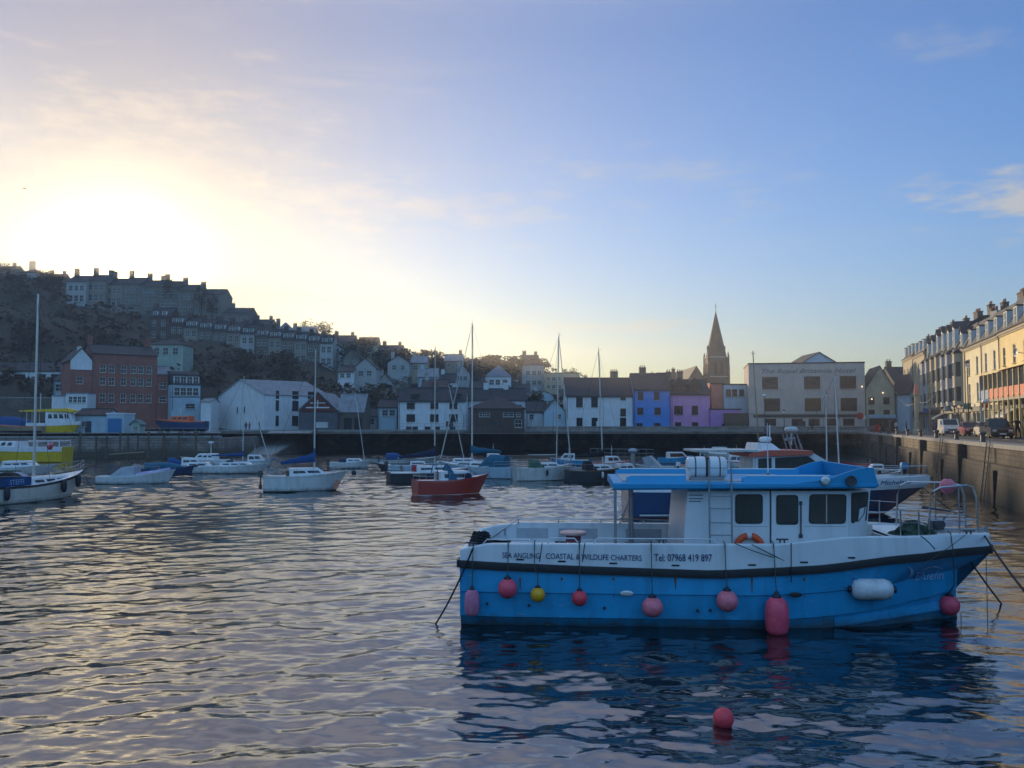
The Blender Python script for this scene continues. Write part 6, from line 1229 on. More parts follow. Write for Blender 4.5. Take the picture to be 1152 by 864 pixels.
# --- church
def church():
    t=thing('church','dark stone church tower with tall octagonal spire behind the pink house','church',P(806,432,262)-Vector((0,0,12)))
    z0=zp(432,262)-12; zb=zp(397,262)-z0; zs_=zp(350,262)-z0; W_=2.95
    ops=[]
    g=MB()
    for k in range(4):
        Mx=Matrix.Rotation(k*PI/2,4,'Z'); gg=MB(); grid_wall(gg,2*W_,zb-1.5,[(W_-1.3,zb-6.6,1.0,3.4),(W_+.3,zb-6.6,1.0,3.4)],.5); base=len(g.v)
        g.v+=[tuple(Mx@Vector((x-W_,y-W_,z))) for x,y,z in gg.v]; g.f+=[tuple(i+base for i in f) for f in gg.f]; g.m+=gg.m
    g.build('tower',M['church_stone'],t)
    g=MB(); g.box(-W_+.5,W_-.5,-W_+.5,W_-.5,zb-7,zb-3); g.build('bell_chamber',M['gasket'],t)
    g=MB(); g.box(-W_-.18,W_+.18,-W_-.18,W_+.18,zb-7.3,zb-7.0); g.build('string_course',M['trim_stone'],t); g=MB(); g.box(-W_-.2,W_+.2,-W_-.2,W_+.2,zb-1.6,zb-1.3); g.build('string_course',M['trim_stone'],t)
    for sx in (-1,1):
        for sy in (-1,1):
            g=MB(); g.box(sx*W_-.28,sx*W_+.28,sy*W_-.28,sy*W_+.28,0,zb-4); g.box(sx*W_-.2,sx*W_+.2,sy*W_-.2,sy*W_+.2,zb-4,zb-.9); g.lathe((sx*W_*.97,sy*W_*.97,zb-.6),[(.28,-.3),(.2,.1),(.02,.9)],8); g.build('corner_buttress',M['church_stone'],t)
    g=MB(); g.lathe((0,0,zb-1.3),[(W_*1.06,0),(W_*1.0,.6),(W_*.02,zs_-zb+1.3)],8,M=Matrix.Rotation(PI/8,3,'Z')); sp=g.build('spire',M['church_stone'],t)
    for k,z_ in enumerate((.28,.45,.6)):
        r_=W_*1.02*(1-z_); g=MB(); zc=zb-1.3+(zs_-zb+1.3)*z_; r2=W_*1.02*(1-z_-.045); g.lathe((0,0,zc),[(r_+.03,0),(r2+.03,.045*(zs_-zb))],8,M=Matrix.Rotation(PI/8,3,'Z')); g.build('stone_band',M['trim_stone'],sp)
    for k in range(4):
        g=MB(); Mx=Matrix.Rotation(k*PI/2,4,'Z'); g.box(-.4,.4,-W_*.90,-W_*.3,zb-.9,zb+1.0,Mx); g.prism([Mx@Vector((-.5,-W_*.92,zb+1.0)),Mx@Vector((.5,-W_*.92,zb+1.0)),Mx@Vector((0,-W_*.92,zb+2.1))],Mx@Vector((0,W_*.6,0))); g.build('lucarne',M['church_stone'],sp)
    g=MB(); g.path([(0,0,zs_-.3),(0,0,zs_+2.3)],.09,6); g.path([(-.5,0,zs_+1.5),(.5,0,zs_+1.5)],.07,6); g.build('cross',M['dark_metal'],sp)
church()
hx('church_nave','steep-gabled church nave left of the tower','church',772,796,255,470,431,412,24,roof='front',wallm='church_stone',roofm='slate',cols=[784],rows=[(433,440)],ww=1.6)
# --- town behind, centre
gt='houses on the slope behind the harbour'
hx('flats','large pale grey block of flats on the slope, left of the pair','building',588,612,262,452,411,407,12,cols=[594,601,607],rows=[(417,422),(428,433),(439,444)],ww=1.3,wallm='render_grey',roofm='slate',roof='hip',group=gt)
hx('flats','stepped cream block of flats with many small windows, right of the pair','building',612.5,652,258,455,420,417,12,roof='flat',cols=[617,623,629,636,642,648],rows=[(424,428),(433,437),(443,447)],ww=1.2,wallm='render_buff',roofm='slate',group=gt)
hx('villa','house with blue-grey hipped roof among the trees','house',546,575,240,440,424,411,9,roof='hip',cols=[553,560,568],rows=[(427,433)],ww=1.3,wallm='render_white',roofm='lead',group=gt)
hx('villa','white gabled villa with a bay on the slope left of centre','house',398,423,215,428,414,403,8,roof='front',cols=[406,415],rows=[(417,423)],ww=1.3,wallm='render_grey',roofm='slate',group=gt)
hx('villa','small pale house at the left foot of the white gabled villa','house',380,398,213,428,418,413,7,cols=[385,392],rows=[(420,425)],ww=1.1,wallm='render_white',roofm='slate',group=gt)
for i,(a,b,Y,yb,ye,yr,w_,rf,l_) in enumerate(((441,462,212,452,437,429,'render_dusk','slate_brown','dusky house with brown roof on the slope left of the white terrace chimneys'),(528,546,205,450,437,429,'render_grey','slate','grey house directly left of the hipped villa on the slope'),(560,584,212,455,442,434,'render_dusk','slate','dusky house below the hipped villa, over the brown brick store'),(630,658,205,460,446,439,'render_grey','slate','grey slate-roofed house behind the gabled cottage chimney'),(716,740,232,450,432,424,'render_dusk','slate','dusky house peeping over the blue house ridge'),(742,764,238,446,428,420,'render_buff','slate_brown','buff house peeping between the blue and pink house chimneys'),(386,404,240,414,402,394,'hill_stone','slate','stone house high above the boathouse roof'),(500,520,262,418,406,399,'render_dusk','slate_pale','dusky house on the skyline right of the tallest mast'))):
    hx('slope_house',l_,'house',a,b,Y,yb,ye,yr,8,cols=[a+(b-a)*.25,a+(b-a)*.75],rows=[(ye+3,ye+7)],ww=1.1,wallm=w_,roofm=rf,group=gt,chimpx=[(a+(b-a)*.85,.9,4,1.1,'old_stone')],roof='side' if i%2 else 'front',foot=6)
for i,(a,b,Y,yb,ye,yr,w_,rf) in enumerate(((424,441,222,450,430,421,'render_grey','slate'),(470,492,235,440,424,415,'render_pale_blue','slate_pale'),(494,512,228,446,430,421,'render_white','slate'),(513,528,236,440,420,411,'render_grey','slate'),(474,503,205,448,436,428,'render_grey','slate_brown'),(578,596,232,456,441,433,'render_white','slate'),(598,628,215,462,448,440,'render_pale_blue','slate'),(655,690,240,452,436,428,'render_buff','slate'),(690,716,225,455,440,430,'render_grey','slate'),(436,460,245,425,408,400,'render_grey','slate'),(462,480,252,420,408,401,'render_buff','slate_pale'))):
    lab=['narrow grey house just right of the green marker gap on the slope','pale blue house high on the slope behind the long white terrace','small white house above the left half of the long white terrace','tall grey house above the right end of the long white terrace','brown-roofed house directly over the long white terrace roof','small white house left of the grey flats','pale blue house in front of the two blocks of flats','buff house behind the wide white house roof','grey house behind the blue house roof','grey house near the skyline above the slope','buff house highest on the skyline among the trees'][i]
    if i==0: lab='narrow grey house on the slope right of the white gabled villa'
    hx('hill_house',lab,'house',a,b,Y,yb,ye,yr,8,cols=[a+(b-a)*.3,a+(b-a)*.7],rows=[(ye+3,ye+8)],ww=1.2,wallm=w_,roofm=rf,group=gt,chimpx=[(a+(b-a)*.15,.9,4,1.1)],roof='side' if i%3 else 'front')
ORD=['first','second','third','fourth','fifth','sixth','seventh','eighth','ninth','tenth','eleventh','twelfth','thirteenth','fourteenth']
# upper terrace, along the crest
ups=[(74,96,296,352,317,311),(96,118,298,355,316,310),(118,137,300,357,320,314),(137,158,300,360,319,313),(158,178,300,363,322,316),(178,199,299,366,323,317),(199,218,298,369,327,321),(218,249,294,374,331,326)]
for i,(a,b,Y,yb,ye,yr) in enumerate(ups):
    hx('crest_house','%s crest terrace house, %s from the left in the upper hillside row'%(['pale blue-grey','grey','pale grey','stone','stone','ochre stone','stone','pale stone'][i],ORD[i]),'house',a,b,Y,yb,ye,yr,11,cols=[a+(b-a)*.22,a+(b-a)*.5,a+(b-a)*.78],rows=[(ye+4,ye+10),(ye+15,ye+22),(ye+27,ye+33)],ww=1.3,wallm=['render_grey','render_dusk','render_dusk','hill_stone','hill_stone','hill_stone','hill_stone','render_dusk'][i],roofm='slate',group='terrace on the hill crest',foot=9,chimpx=[(a+(b-a)*.12,1.6,5.5,2.4,'hill_stone')]+([(b-2,1.6,5.5,1.6,'hill_stone')] if i in(1,4) else []),sill=False,style='sash')
hx('crest_house','square stone house stepping down right of the upper row','house',251,280,288,386,352,347,10,cols=[257,265,273],rows=[(357,363),(370,376)],ww=1.3,wallm='hill_stone',roofm='slate',foot=9,chimpx=[(256,1.4,5,1.4,'hill_stone')])
for a,b,Y,yb,ye,yr,w_,l in ((-30,14,300,318,304,300,'render_dusk','dusky block on the skyline at the very left edge of the picture'),(46,68,306,330,314,309,'hill_stone','stone house between the left trees and the crest terrace'),(280,304,290,392,366,360,'render_dusk','dusky three-storey house between the square stone house and the pyramid roof'),(370,398,296,402,385,378,'hill_stone','stone house on the skyline just right of the domed house'),(425,452,302,408,394,389,'render_dusk','low dusky house on the skyline above the slope houses'),(586,606,300,420,405,400,'render_dusk','dusky block on the skyline behind the left flats')):
    hx('skyline_house',l,'house',a,b,Y,yb,ye,yr,9,cols=[a+(b-a)*.25,a+(b-a)*.75],rows=[(ye+3,ye+9)],ww=1.2,wallm=w_,roofm='slate',foot=9,chimpx=[(a+(b-a)*.2,1.3,4.5,1.3,'hill_stone'),(a+(b-a)*.85,1.0,4.5,1.1,'hill_stone')],sill=False)
hx('crest_house','small pale house with a chimney at the far left skyline','house',22,45,305,318,307,303,8,roof='hip',wallm='render_grey',roofm='slate',chimpx=[(29,2.0,4,2.6,'render_buff')],foot=6)
# lower terrace of dark gabled houses
n=11; lo_=[(166,190,252,398,356,347)]+[(190+i*16,206+i*16,252,401+i*1.5,366+i*1.9 if i else 364,356+i*1.9) for i in range(0,6)]+[(287+i*14.5,301.5+i*14.5,250,408+i*1.9,378+i*1.6,369+i*1.7) for i in range(6)]
for i,(a,b,Y,yb,ye,yr) in enumerate(lo_):
    wm=['brown_brick','brown_brick','render_dusk','old_stone','old_stone','render_dusk','render_grey','old_stone','render_dusk','old_stone','render_dusk','old_stone','render_grey'][i]
    hx('terraced_villa','%s villa with dormer, %s from the left in the lower hillside row'%({'brown_brick':'brown','render_grey':'pale','old_stone':'stone','render_dusk':'grey'}[wm],ORD[i]),'house',a,b,Y,yb,ye,yr,9,cols=[a+(b-a)*.28,a+(b-a)*.72],rows=[(ye+4,ye+11),(ye+17,ye+24)],ww=1.25,wallm=wm,roofm='slate_brown' if i%2 else 'slate',frame='trim_white',group='terrace of villas on the hillside',foot=8,dormpx=[(a+(b-a)*.3,1.2,1.3,'flat'),(a+(b-a)*.72,1.2,1.3,'flat')],chimpx=[(a+1.2,1.2,4.5,1.2,'brown_brick')],sill=False)
hx('domed_house','house with a rounded ochre roof at the right end of the hillside terraces','house',350,378,255,410,388,378,12,roof='hip',wallm='render_pale_blue',roofm='slate_brown',cols=[356,364,372],rows=[(392,398)],ww=1.3,foot=8)
hx('crest_house','pyramid-roofed house with finial behind the lower row','house',305,330,282,395,378,363,10,roof='hip',wallm='render_grey',roofm='slate_pale',foot=8,chimpx=[(308,1.2,5,1.0,'hill_stone')])
hx('crest_house','long grey-roofed house behind the lower row, right of the pyramid roof','house',326,352,288,392,377,368,9,wallm='render_grey',roofm='slate_pale',foot=8,chimpx=[(328,1.2,4.5,1.0,'hill_stone')])
hx('crest_house','brown house on the skyline near the domed roof','house',402,424,300,402,388,380,9,wallm='render_buff',roofm='slate_brown',foot=8,cols=[408,416],rows=[(391,396)],ww=1.4,roof='side')
# --- right-hand row
def FX(Y): return (fx(Y),Y)
def row_house(label,Ya,Yb,h,rh,wallm,nb,roof='mansard',name='harbour_house',storeys=((3.9,2.3),(7.2,2.1)),dorm=None,frame='trim_white',ww=1.15,shop='shop_glass',shopm='trim_dark',gable=False,bays=False,cornice='trim_stone',chim=2,depth=11,dh=1.9,roofm='slate'):
    p0,p1=FX(Ya),FX(Yb); W_=math.hypot(p0[0]-p1[0],Ya-Yb); wins=[]
    for k in range(nb):
        x=W_*(k+.5)/nb
        for z_,hh in storeys: wins.append((x-ww/2,z_,ww,hh))
    bayx=[W_*(k+.5)/nb for k in range(nb)]
    t=house(name,label,'house',p0,p1,QT+.05,h,depth,roof,rh,wallm,roofm,wins=[] if bays else wins,dormers=[(x,1.5,dh,'gable' if gable else 'flat') for x in (dorm if dorm is not None else bayx)],frame=frame,cornice=cornice,chim=[(.6,4.5,1.3,1.3,'old_stone')]+([(W_-.6,4.5,1.3,1.3,'old_stone')] if chim>1 else []),group='buildings along the right-hand street')
    # ground floor shopfront
    g=MB(); g.box(.25,W_-.25,-.28,-.003,2.75,3.35); g.build('shop_fascia',M[shopm],t)
    n_=max(2,int(W_/2.2)); 
    for k in range(n_):
        a=.35+(W_-.7)*k/n_; b_=.35+(W_-.7)*(k+1)/n_
        g=MB(); g.box(a,a+.16,-.2,-.003,0,2.74); g.build('pilaster',M[wallm],t)
        g=MB(); g.box(a+.2,b_-.05,-.06,-.004,.15 if k%3==1 else .55,2.6); g.build('shop_window' if k%3!=1 else 'shop_door',M[shop] if k%3!=1 else M['door_paint'],t)
    if bays:
        for x in bayx:
            w_=min(2.5,W_/nb*.8); hb=h-.6; g=MB(); lo=[(x-w_/2,-.0,3.7),(x-w_/2+.5,-.85,3.7),(x+w_/2-.5,-.85,3.7),(x+w_/2,0,3.7)]; g.loft([lo,[(a,b_,hb) for a,b_,_ in lo]],closed=True); bo=g.build('bay',M[wallm],t)
            g=MB(); g.loft([[(a*1.0+(a-x)*.08,b_*1.12,hb) for a,b_,_ in lo],[(a+(a-x)*.08,b_*1.12,hb+.15) for a,b_,_ in lo],[(x+(a-x)*.6,b_*.2,hb+.9) for a,b_,_ in lo]],closed=True); g.build('bay_roof',M['slate'],bo)
            for z_,hh in storeys:
                g=MB(); g.box(x-w_/2+.6,x+w_/2-.6,-.90,-.853,z_,z_+hh); wo=g.build('bay_window',M[frame],bo); g=MB(); g.box(x-w_/2+.68,x-.03,-.912,-.901,z_+.08,z_+hh-.08); g.build('pane',M['glass'],wo); g=MB(); g.box(x+.03,x+w_/2-.68,-.912,-.901,z_+.08,z_+hh-.08); g.build('pane',M['glass'],wo)
                for sg in (-1,1):
                    a=Vector((x+sg*w_/2,-.05,0)); b_=Vector((x+sg*(w_/2-.5),-.8,0)); n2=Vector((sg*.86,-.5,0)); q=[a.lerp(b_,.2),a.lerp(b_,.85)]
                    g=MB(); g.prism([q[0]+n2*.004+Vector((0,0,z_)),q[1]+n2*.004+Vector((0,0,z_)),q[1]+n2*.004+Vector((0,0,z_+hh)),q[0]+n2*.004+Vector((0,0,z_+hh))],n2*.02); g.build('pane',M['glass'],wo)
    return t,W_
row_house('far golden four-storey hotel building at the end of the right-hand row',171,158,13.6,3.0,'render_buff',3,storeys=((3.9,1.8),(6.8,1.8),(9.8,1.8)),name='row_building',roofm='slate_brown')
row_house('buff four-storey building with flat-topped dormers, second from the far end of the row',157.8,145,13.2,3.2,'render_buff',3,storeys=((3.9,1.8),(6.8,1.8),(9.8,1.8)),name='row_building')
row_house('grey stone house with bay windows next to the far buff buildings',144.8,136,11.6,3.6,'render_grey',2,bays=True,gable=True,storeys=((4.2,1.9),(7.4,1.9)),name='bay_house',dh=2.4)
row_house('pale stone bay-windowed house with tall pointed dormers, middle of the row',135.8,127,11.6,4.2,'render_buff',2,bays=True,gable=True,storeys=((4.2,1.9),(7.4,1.9)),name='bay_house',dh=2.8)
row_house('cream bay-windowed house with pointed dormers, left of the cream terrace',126.8,118.5,11.3,4.4,'render_grey',2,bays=True,gable=True,storeys=((4.2,1.9),(7.4,1.9)),name='bay_house',dh=2.8)
row_house('narrow grey-fronted house with a wide bay, touching the cream terrace',118.3,112.5,11.0,4.0,'render_buff',1,bays=True,gable=True,storeys=((4.2,1.9),(7.4,1.9)),name='bay_house',chim=1)
t,W_=row_house('cream three-storey terrace house with two white dormers, nearest the bay windows',112.3,103,10.8,4.2,'render_cream',2,name='cream_house',dorm=None)
row_house('cream terrace house with tall upper windows behind the street lamp',102.8,94.5,10.8,4.2,'render_cream',2,name='cream_house',dorm=None,ww=1.1)
t,W_=row_house('yellow-orange house with glazed red and blue veranda, at the right edge',94.3,70,10.9,4.4,'render_yellow',6,name='yellow_house',storeys=((7.3,1.9),),chim=2)
# veranda on the first floor
g=MB(); g.box(.2,W_-.2,-2.0,-.004,3.5,3.75); g.build('veranda_floor',M['trim_stone'],t)
g=MB(); g.loft([[(0,-2.3,6.35),(0,-.004,6.95),(0,-.004,7.05),(0,-2.3,6.47)],[(W_,-2.3,6.35),(W_,-.004,6.95),(W_,-.004,7.05),(W_,-2.3,6.47)]],closed=True); g.build('veranda_roof',M['render_yellow'],t)
for k in range(13):
    x=.3+(W_-.6)*k/12; g=MB(); g.box(x-.09,x+.09,-2.05,-1.87,0,6.34); g.box(x-.14,x+.14,-2.1,-1.82,3.78,3.95); g.build('veranda_post',M['render_yellow'] if k else M['render_pale_blue'],t)
    if k<12: x1=.3+(W_-.6)*(k+1)/12; g=MB(); g.box(x+.1,x1-.1,-1.98,-1.94,3.76,4.75); g.build('balustrade_panel',M['trim_blue'] if k<2 else M['trim_red'],t)
    if k<12: g=MB(); g.box(x+.1,x1-.1,-1.96,-1.94,4.8,6.3); g.build('glazing',M['shop_glass'],t)
row_house('buff house past the right edge of the picture',69.8,56,11.2,4.0,'render_buff',3,name='cream_house')
row_house('pale grey house past the right edge of the picture, nearest the camera',55.8,40,11.0,4.2,'render_grey',4,name='cream_house')
# tall chimney block and satellite dish
p=P(1104,347,104); t=thing('chimney_stack','big rendered chimney stack with a row of pots above the cream terrace','chimney',(p.x+3,p.y,p.z-3)); MB().box(-1.6,1.6,-.7,.7,0,2.7).build('stack',M['render_grey'],t); g=MB(); [g.lathe((x,0,2.7),[(.16,0),(.13,.6)],8) for x in (-1.2,-.6,0,.6,1.2)]; g.build('pots',M['clay_pot'],t)
p=P(1152,396,88); t=thing('satellite_dish','grey satellite dish on the yellow house wall at the right edge','dish',(fx(85)-.6,85,zp(396,85))); MB().lathe((0,0,0),[(.02,0),(.3,-.05),(.42,-.14),(.44,-.14),(.3,-.02),(.02,.03)],16,'x').build('dish',M['galv'],t,smooth=True); MB().path([(0,0,0),(.6,0,-.1)],.03,5).build('bracket',M['dark_metal'],t)

adopt(bpy.data.objects['painted_gable'],'brick_wing'); adopt(bpy.data.objects['balcony'],[o for o in S.objects if o.get('label','').startswith('blue-white three-storey')][0]); adopt(bpy.data.objects['gable_boards'],'boathouse'); adopt(bpy.data.objects['gable_beam'],'boathouse'); adopt(bpy.data.objects['roller_shutter'],[o for o in S.objects if o.get('label','').startswith('taller blue shuttered')][0])
adopt(bpy.data.objects['satellite_dish'],'yellow_house')
adopt(bpy.data.objects['conservatory'],'brick_wing') if 0 else None
# ------------------------------------------------------------------ vehicles
def wheel_set(t,xs,y,r,w_=.2):
    for x in xs:
        for sg in (-1,1):
            wh=thing('wheel',None,None,(x,sg*y,r)); wh.parent=t
            MB().lathe((0,-w_/2,0),[(r*.62,0),(r*.96,0),(r,.03),(r,w_-.03),(r*.96,w_),(r*.62,w_)],20,'y').build('tyre',M['tyre'],wh,smooth=30)
            MB().lathe((0,-w_/2*.9,0),[(.05,0),(r*.6,.0),(r*.62,w_*.9),(.05,w_*.9)],16,'y').build('rim',M['alu'],wh,smooth=30)
def car(name,label,cat,X,Y,rz,body,prof,roofp,W_=1.75,wheels=(.75,3.3),wr=.32,cab=None,lightcol='white_gel'):
    """prof: lower body side profile (x,z); roofp: glasshouse profile; x=0 tail ... front."""
    t=thing(name,label,cat,(X,Y,QT+.012),rz,'vehicles parked along the street')
    def arch(pts,xs):   # cut wheel arches in the sill line
        out=[]
        for x in xs:
            for k in range(9): a=PI-PI*k/8; out.append((x+(wr+.07)*math.cos(a),wr*.9+(wr+.07)*math.sin(a)))
        return out
    low=[(prof[0][0],.28)]+arch(None,wheels)+[(prof[-1][0],.28)]
    side=low+[p for p in prof[::-1]]
    g=MB(); w2=W_/2
    secs=[[(x,-w2+.05 if z>.75 else -w2,z) for x,z in side],[(x,w2-.05 if z>.75 else w2,z) for x,z in side]]
    g.loft(secs,closed=True); bo=g.build('body',M[body],t,smooth=30)
    g=MB(); g.box(prof[0][0]+.1,prof[-1][0]-.1,-w2+.06,w2-.06,.2,.5); g.build('underbody',M['gasket'],t)
    if roofp:
        g=MB(); k=.16
        g.loft([[(x,-w2+.07+(k if z>1.15 else 0),z) for x,z in roofp],[(x,w2-.07-(k if z>1.15 else 0),z) for x,z in roofp]],closed=True); gl=g.build('glasshouse',M['glass'],t,smooth=25)
        top=[p for p in roofp if p[1]>1.15]; g=MB(); xs_=[p[0] for p in top]; zt_=max(p[1] for p in top); g.loft([[(min(xs_)-.02,-w2+.2,zt_-.02),(min(xs_)-.02,w2-.2,zt_-.02),(min(xs_)+.05,w2-.24,zt_+.05),(min(xs_)+.05,-w2+.24,zt_+.05)],[(max(xs_)+.02,-w2+.2,zt_-.02),(max(xs_)+.02,w2-.2,zt_-.02),(max(xs_)-.1,w2-.24,zt_+.05),(max(xs_)-.1,-w2+.24,zt_+.05)]],closed=True); g.build('roof',M[body],t,smooth=30)
    wheel_set(t,wheels,w2-.1,wr)
    xf=prof[-1][0]; xb=prof[0][0]
    for sg in (-1,1):
        g=MB(); g.box(xf-.06,xf+.015,sg*(w2-.33)-.17,sg*(w2-.33)+.17,.62,.78); g.build('headlight',M['alu'],t)
        g=MB(); g.box(xb-.015,xb+.05,sg*(w2-.2)-.1,sg*(w2-.2)+.1,.7,.98); g.build('tail_light',M['red_paint'],t)
        g=MB(); mx=xf-1.35; g.box(mx,mx+.12,sg*(w2+.02),sg*(w2+.2),1.0,1.14) if sg>0 else g.box(mx,mx+.12,-w2-.2,-w2-.02,1.0,1.14); g.build('mirror',M[body],t)
    g=MB(); g.box(xf-.02,xf+.05,-w2+.1,w2-.1,.3,.5); g.build('bumper',M['gasket'],t); g=MB(); g.box(xb-.05,xb+.02,-w2+.1,w2-.1,.3,.52); g.build('bumper',M['gasket'],t)
    g=MB(); g.box(xf+.051,xf+.06,-.26,.26,.36,.47); g.build('number_plate',M['white_gel'],t)
    g=MB(); g.box(xf-.01,xf+.02,-.45,.45,.55,.72); g.build('grille',M['gasket'],t)
    return t
hdg=math.atan2(1,.307)       # street direction
def lane(px,Y,off): return qx(Y)+off,Y
van_p=[(0,.95),(0.03,1.35),(.2,1.85),(2.9,1.9),(3.35,1.55),(3.9,1.0),(4.45,.88),(4.6,.6)]
def pxlane(px,Y): return (px-576)/1000*Y,Y
X,Y=pxlane(1069,100); car('van','small white van facing the camera, leftmost of the parked vehicles','van',X+.9,Y+3,hdg+PI,'car_white',[(0,.7),(0.02,1.2),(.15,1.82),(2.55,1.86),(3.3,1.15),(4.1,1.0),(4.3,.6)],None,W_=1.8,wheels=(.8,3.4)); v=bpy.data.objects['van']
g=MB(); g.prism([(2.62,-.68,1.80),(2.62,.68,1.80),(3.26,.74,1.19),(3.26,-.74,1.19)],(.03,0,.025)); g.build('windscreen',M['glass'],v)
for sg in (-1,1): g=MB(); g.prism([(2.0,sg*.862,1.2),(3.1,sg*.862,1.2),(2.55,sg*.862,1.68),(2.0,sg*.862,1.7)],(0,sg*.01,0)); g.build('side_window',M['glass'],v)
sal=[(0,.85),(.05,.95),(.9,1.0),(2.9,.98),(3.9,.82),(4.05,.6)]; rf=[(.25,.96),(.75,1.42),(2.1,1.45),(2.95,.97)]
X,Y=pxlane(1092,93); car('hatchback','bright red hatchback parked beside the white van','car',X+.7,Y+2.4,hdg+PI,'car_red',sal,rf)
X,Y=pxlane(1110,87); car('car','silver car half hidden between the red hatchback and the black pickup','car',X+.7,Y+2.2,hdg+PI,'car_silver',sal,rf,W_=1.7)
pk=[(0,1.05),(1.6,1.08),(1.65,1.1),(3.4,1.08),(4.7,.98),(4.85,.6)]; pr=[(1.75,1.06),(1.95,1.68),(3.0,1.72),(3.65,1.06)]
X,Y=pxlane(1121,79); car('pickup_truck','black pickup truck facing the camera next to the walking person','pickup',X+.75,Y+2.5,hdg+PI,'car_black',pk,pr,W_=1.9,wheels=(.95,3.85),wr=.38)
X,Y=pxlane(1083,124); car('car','dark car further along the street behind the vans','car',X-1.0,Y,hdg,'car_black',sal,rf) if 0 else None
# red lifeboat on its carriage and other yard things
b=make_boat('lifeboat','orange and navy lifeboat on its launching carriage in the yard','' and 0 or 199,483,8.6,178,B=2.8,D=1.25,hullm='navy_hull',Y=140,stripe='orange_paint',deck='orange_paint',bow_rise=.5,group='boats standing ashore')
cabin(b,.28,.68,.85,.75,'orange_paint',f1=.3,wins=3); g=MB(); g.path([(.5*8.6,0,2),(.5*8.6,0,3.4)],.05,5); g.path([(.5*8.6,-.6,2.9),(.5*8.6,.6,2.9)],.05,5); g.build('light_mast',M['white_gel'],b['t'])
t=thing('launching_carriage','grey wheeled carriage under the orange lifeboat','trailer',b['t'].location-Vector((0,0,.0)),b['h']); g=MB(); g.box(-.5,8.8,-1.3,1.3,-.75,-.5); g.build('chassis',M['galv'],t); wheel_set(t,(1.2,3.6,6.8),1.35,.42); 
for o in t.children:
    if o.name.startswith('wheel'): o.location.z-=1.0
# yard fence and clutter
def railing(name,label,pts,h=1.1,step=2.0,m='galv',bars=2):
    t=thing(name,label,'railing'); g=MB()
    for a,b in zip(pts,pts[1:]):
        a=Vector(a);b=Vector(b); n_=max(1,int((b-a).length/step))
        for k in range(n_+1): p=a.lerp(b,k/n_); g.path([p,p+Vector((0,0,h))],.035,5)
    g.build('posts',M[m],t); g=MB()
    for a,b in zip(pts,pts[1:]):
        for k in range(bars): z_=h*(1-k*.45); g.path([Vector(a)+Vector((0,0,z_)),Vector(b)+Vector((0,0,z_))],.028,5)
    g.build('rails',M[m],t); return t
railing('railing','grey railing along the left boatyard quay',[(P(140,492,130.5).x,130.3,3.22),(LQ-.5,131.9,3.22)],bars=3,step=1.6)
railing('railing','pale railing on top of the far quay wall before the white terrace',[(P(445,485,167).x,166.6,3.9),(P(527,485,167).x,166.6,3.9)],step=2.5)
# low wall of dark stone on the far quay edge
for i,(a,b,l) in enumerate(((592,715,'low dark parapet wall before the wide white house'),(715,835,'low dark parapet wall before the blue and pink houses'),(836,985,'low dark parapet wall before the hotel'))):
    p=P(a,490,166.5); q=P(b,490,165.2 if i<2 else 160.5); 
    if i==2: p=P(a,490,165.2)
    d=Vector((q.x-p.x,q.y-p.y,0)); t=thing('parapet_wall',l,'wall',(p.x,p.y,3.88),math.atan2(d.y,d.x)); g=MB(); g.box(0,d.length,0,.4,0,.55); g.build('wall',M['quay_stone'],t); g=MB(); g.box(0,d.length,-.05,.45,.552,.66); g.build('coping',M['concrete'],t)
# ------------------------------------------------------------------ lamps, poles, signs
def lamp(px,ytop,Y,label,m='dark_metal',lit=False,X=None,zb=QT,head='lantern'):
    p=P(px,ytop,Y); x=p.x if X is None else X; H_=p.z-zb; t=thing('street_lamp',label,'lamp',(x,Y,zb)); 
    g=MB(); g.lathe((0,0,0),[(.16,0),(.16,.5),(.1,.6),(.07,1.0),(.055,H_-.9),(.08,H_-.85)],10); g.path([(-.3,0,H_-1.3),(.3,0,H_-1.3)],.02,5); g.build('post',M[m],t,smooth=30)
    if head=='lantern':
        g=MB(); g.lathe((0,0,H_-.8),[(.12,0),(.24,.45)],6); g.build('lantern_glass',M['lit'] if lit else M['white_gel'],t); g=MB(); g.lathe((0,0,H_-.34),[(.29,0),(.16,.2),(.03,.34)],6); g.build('lantern_cap',M[m],t)
    else: g=MB(); g.ball((0,0,H_-.45),.33,.33,.24); g.build('globe',M['white_gel'],t,smooth=True)
    return t
lamp(1088,405,96,'tall black lamp post with lantern in front of the cream terrace')
lamp(1109,446,84,'shorter dark post standing by the black pickup truck',head='globe')
lamp(860,442,152,'lamp post with pale globe head left of the hotel windows',head='globe',zb=3.6)
lamp(882,460,150,'slim dark lantern post before the hotel, right of the globe lamp')
lamp(973,466,150,'thin grey lamp post at the right corner of the hotel',m='galv')
# old mast-like pole left of the hotel, and the telegraph pole
for px,yt,yb,Y,l,m_ in ((847,395,520,150,'tall slightly bent bare wooden pole rising before the left end of the hotel','timber_pale'),(1044.5,398,487,128,'tall wooden telegraph pole in front of the blue houses on the right','timber_pale'),(1001,470,520,118,'thin dark post on the quay edge near the corner','timber')):
    p=P(px,yt,Y); z0=-.5 if Y>140 else 2.5; t=thing('pole',l,'pole',(p.x,Y,z0)); g=MB(); g.path([(.9 if Y==150 else 0,0,0),(.4 if Y==150 else 0,0,(p.z-z0)*.5),(0,0,p.z-z0)],.14,8,r1=.08); g.build('shaft',M[m_],t,smooth=True); g=MB(); g.path([(-.5,0,p.z-z0-.35),(.5,0,p.z-z0-.35)],.04,5); g.build('crossarm',M[m_],t)
p=P(1030.5,432,122); t=thing('stone_column','pale stone memorial column with a small figure-like finial on the quay','column',(p.x,122,QT)); H_=p.z-QT
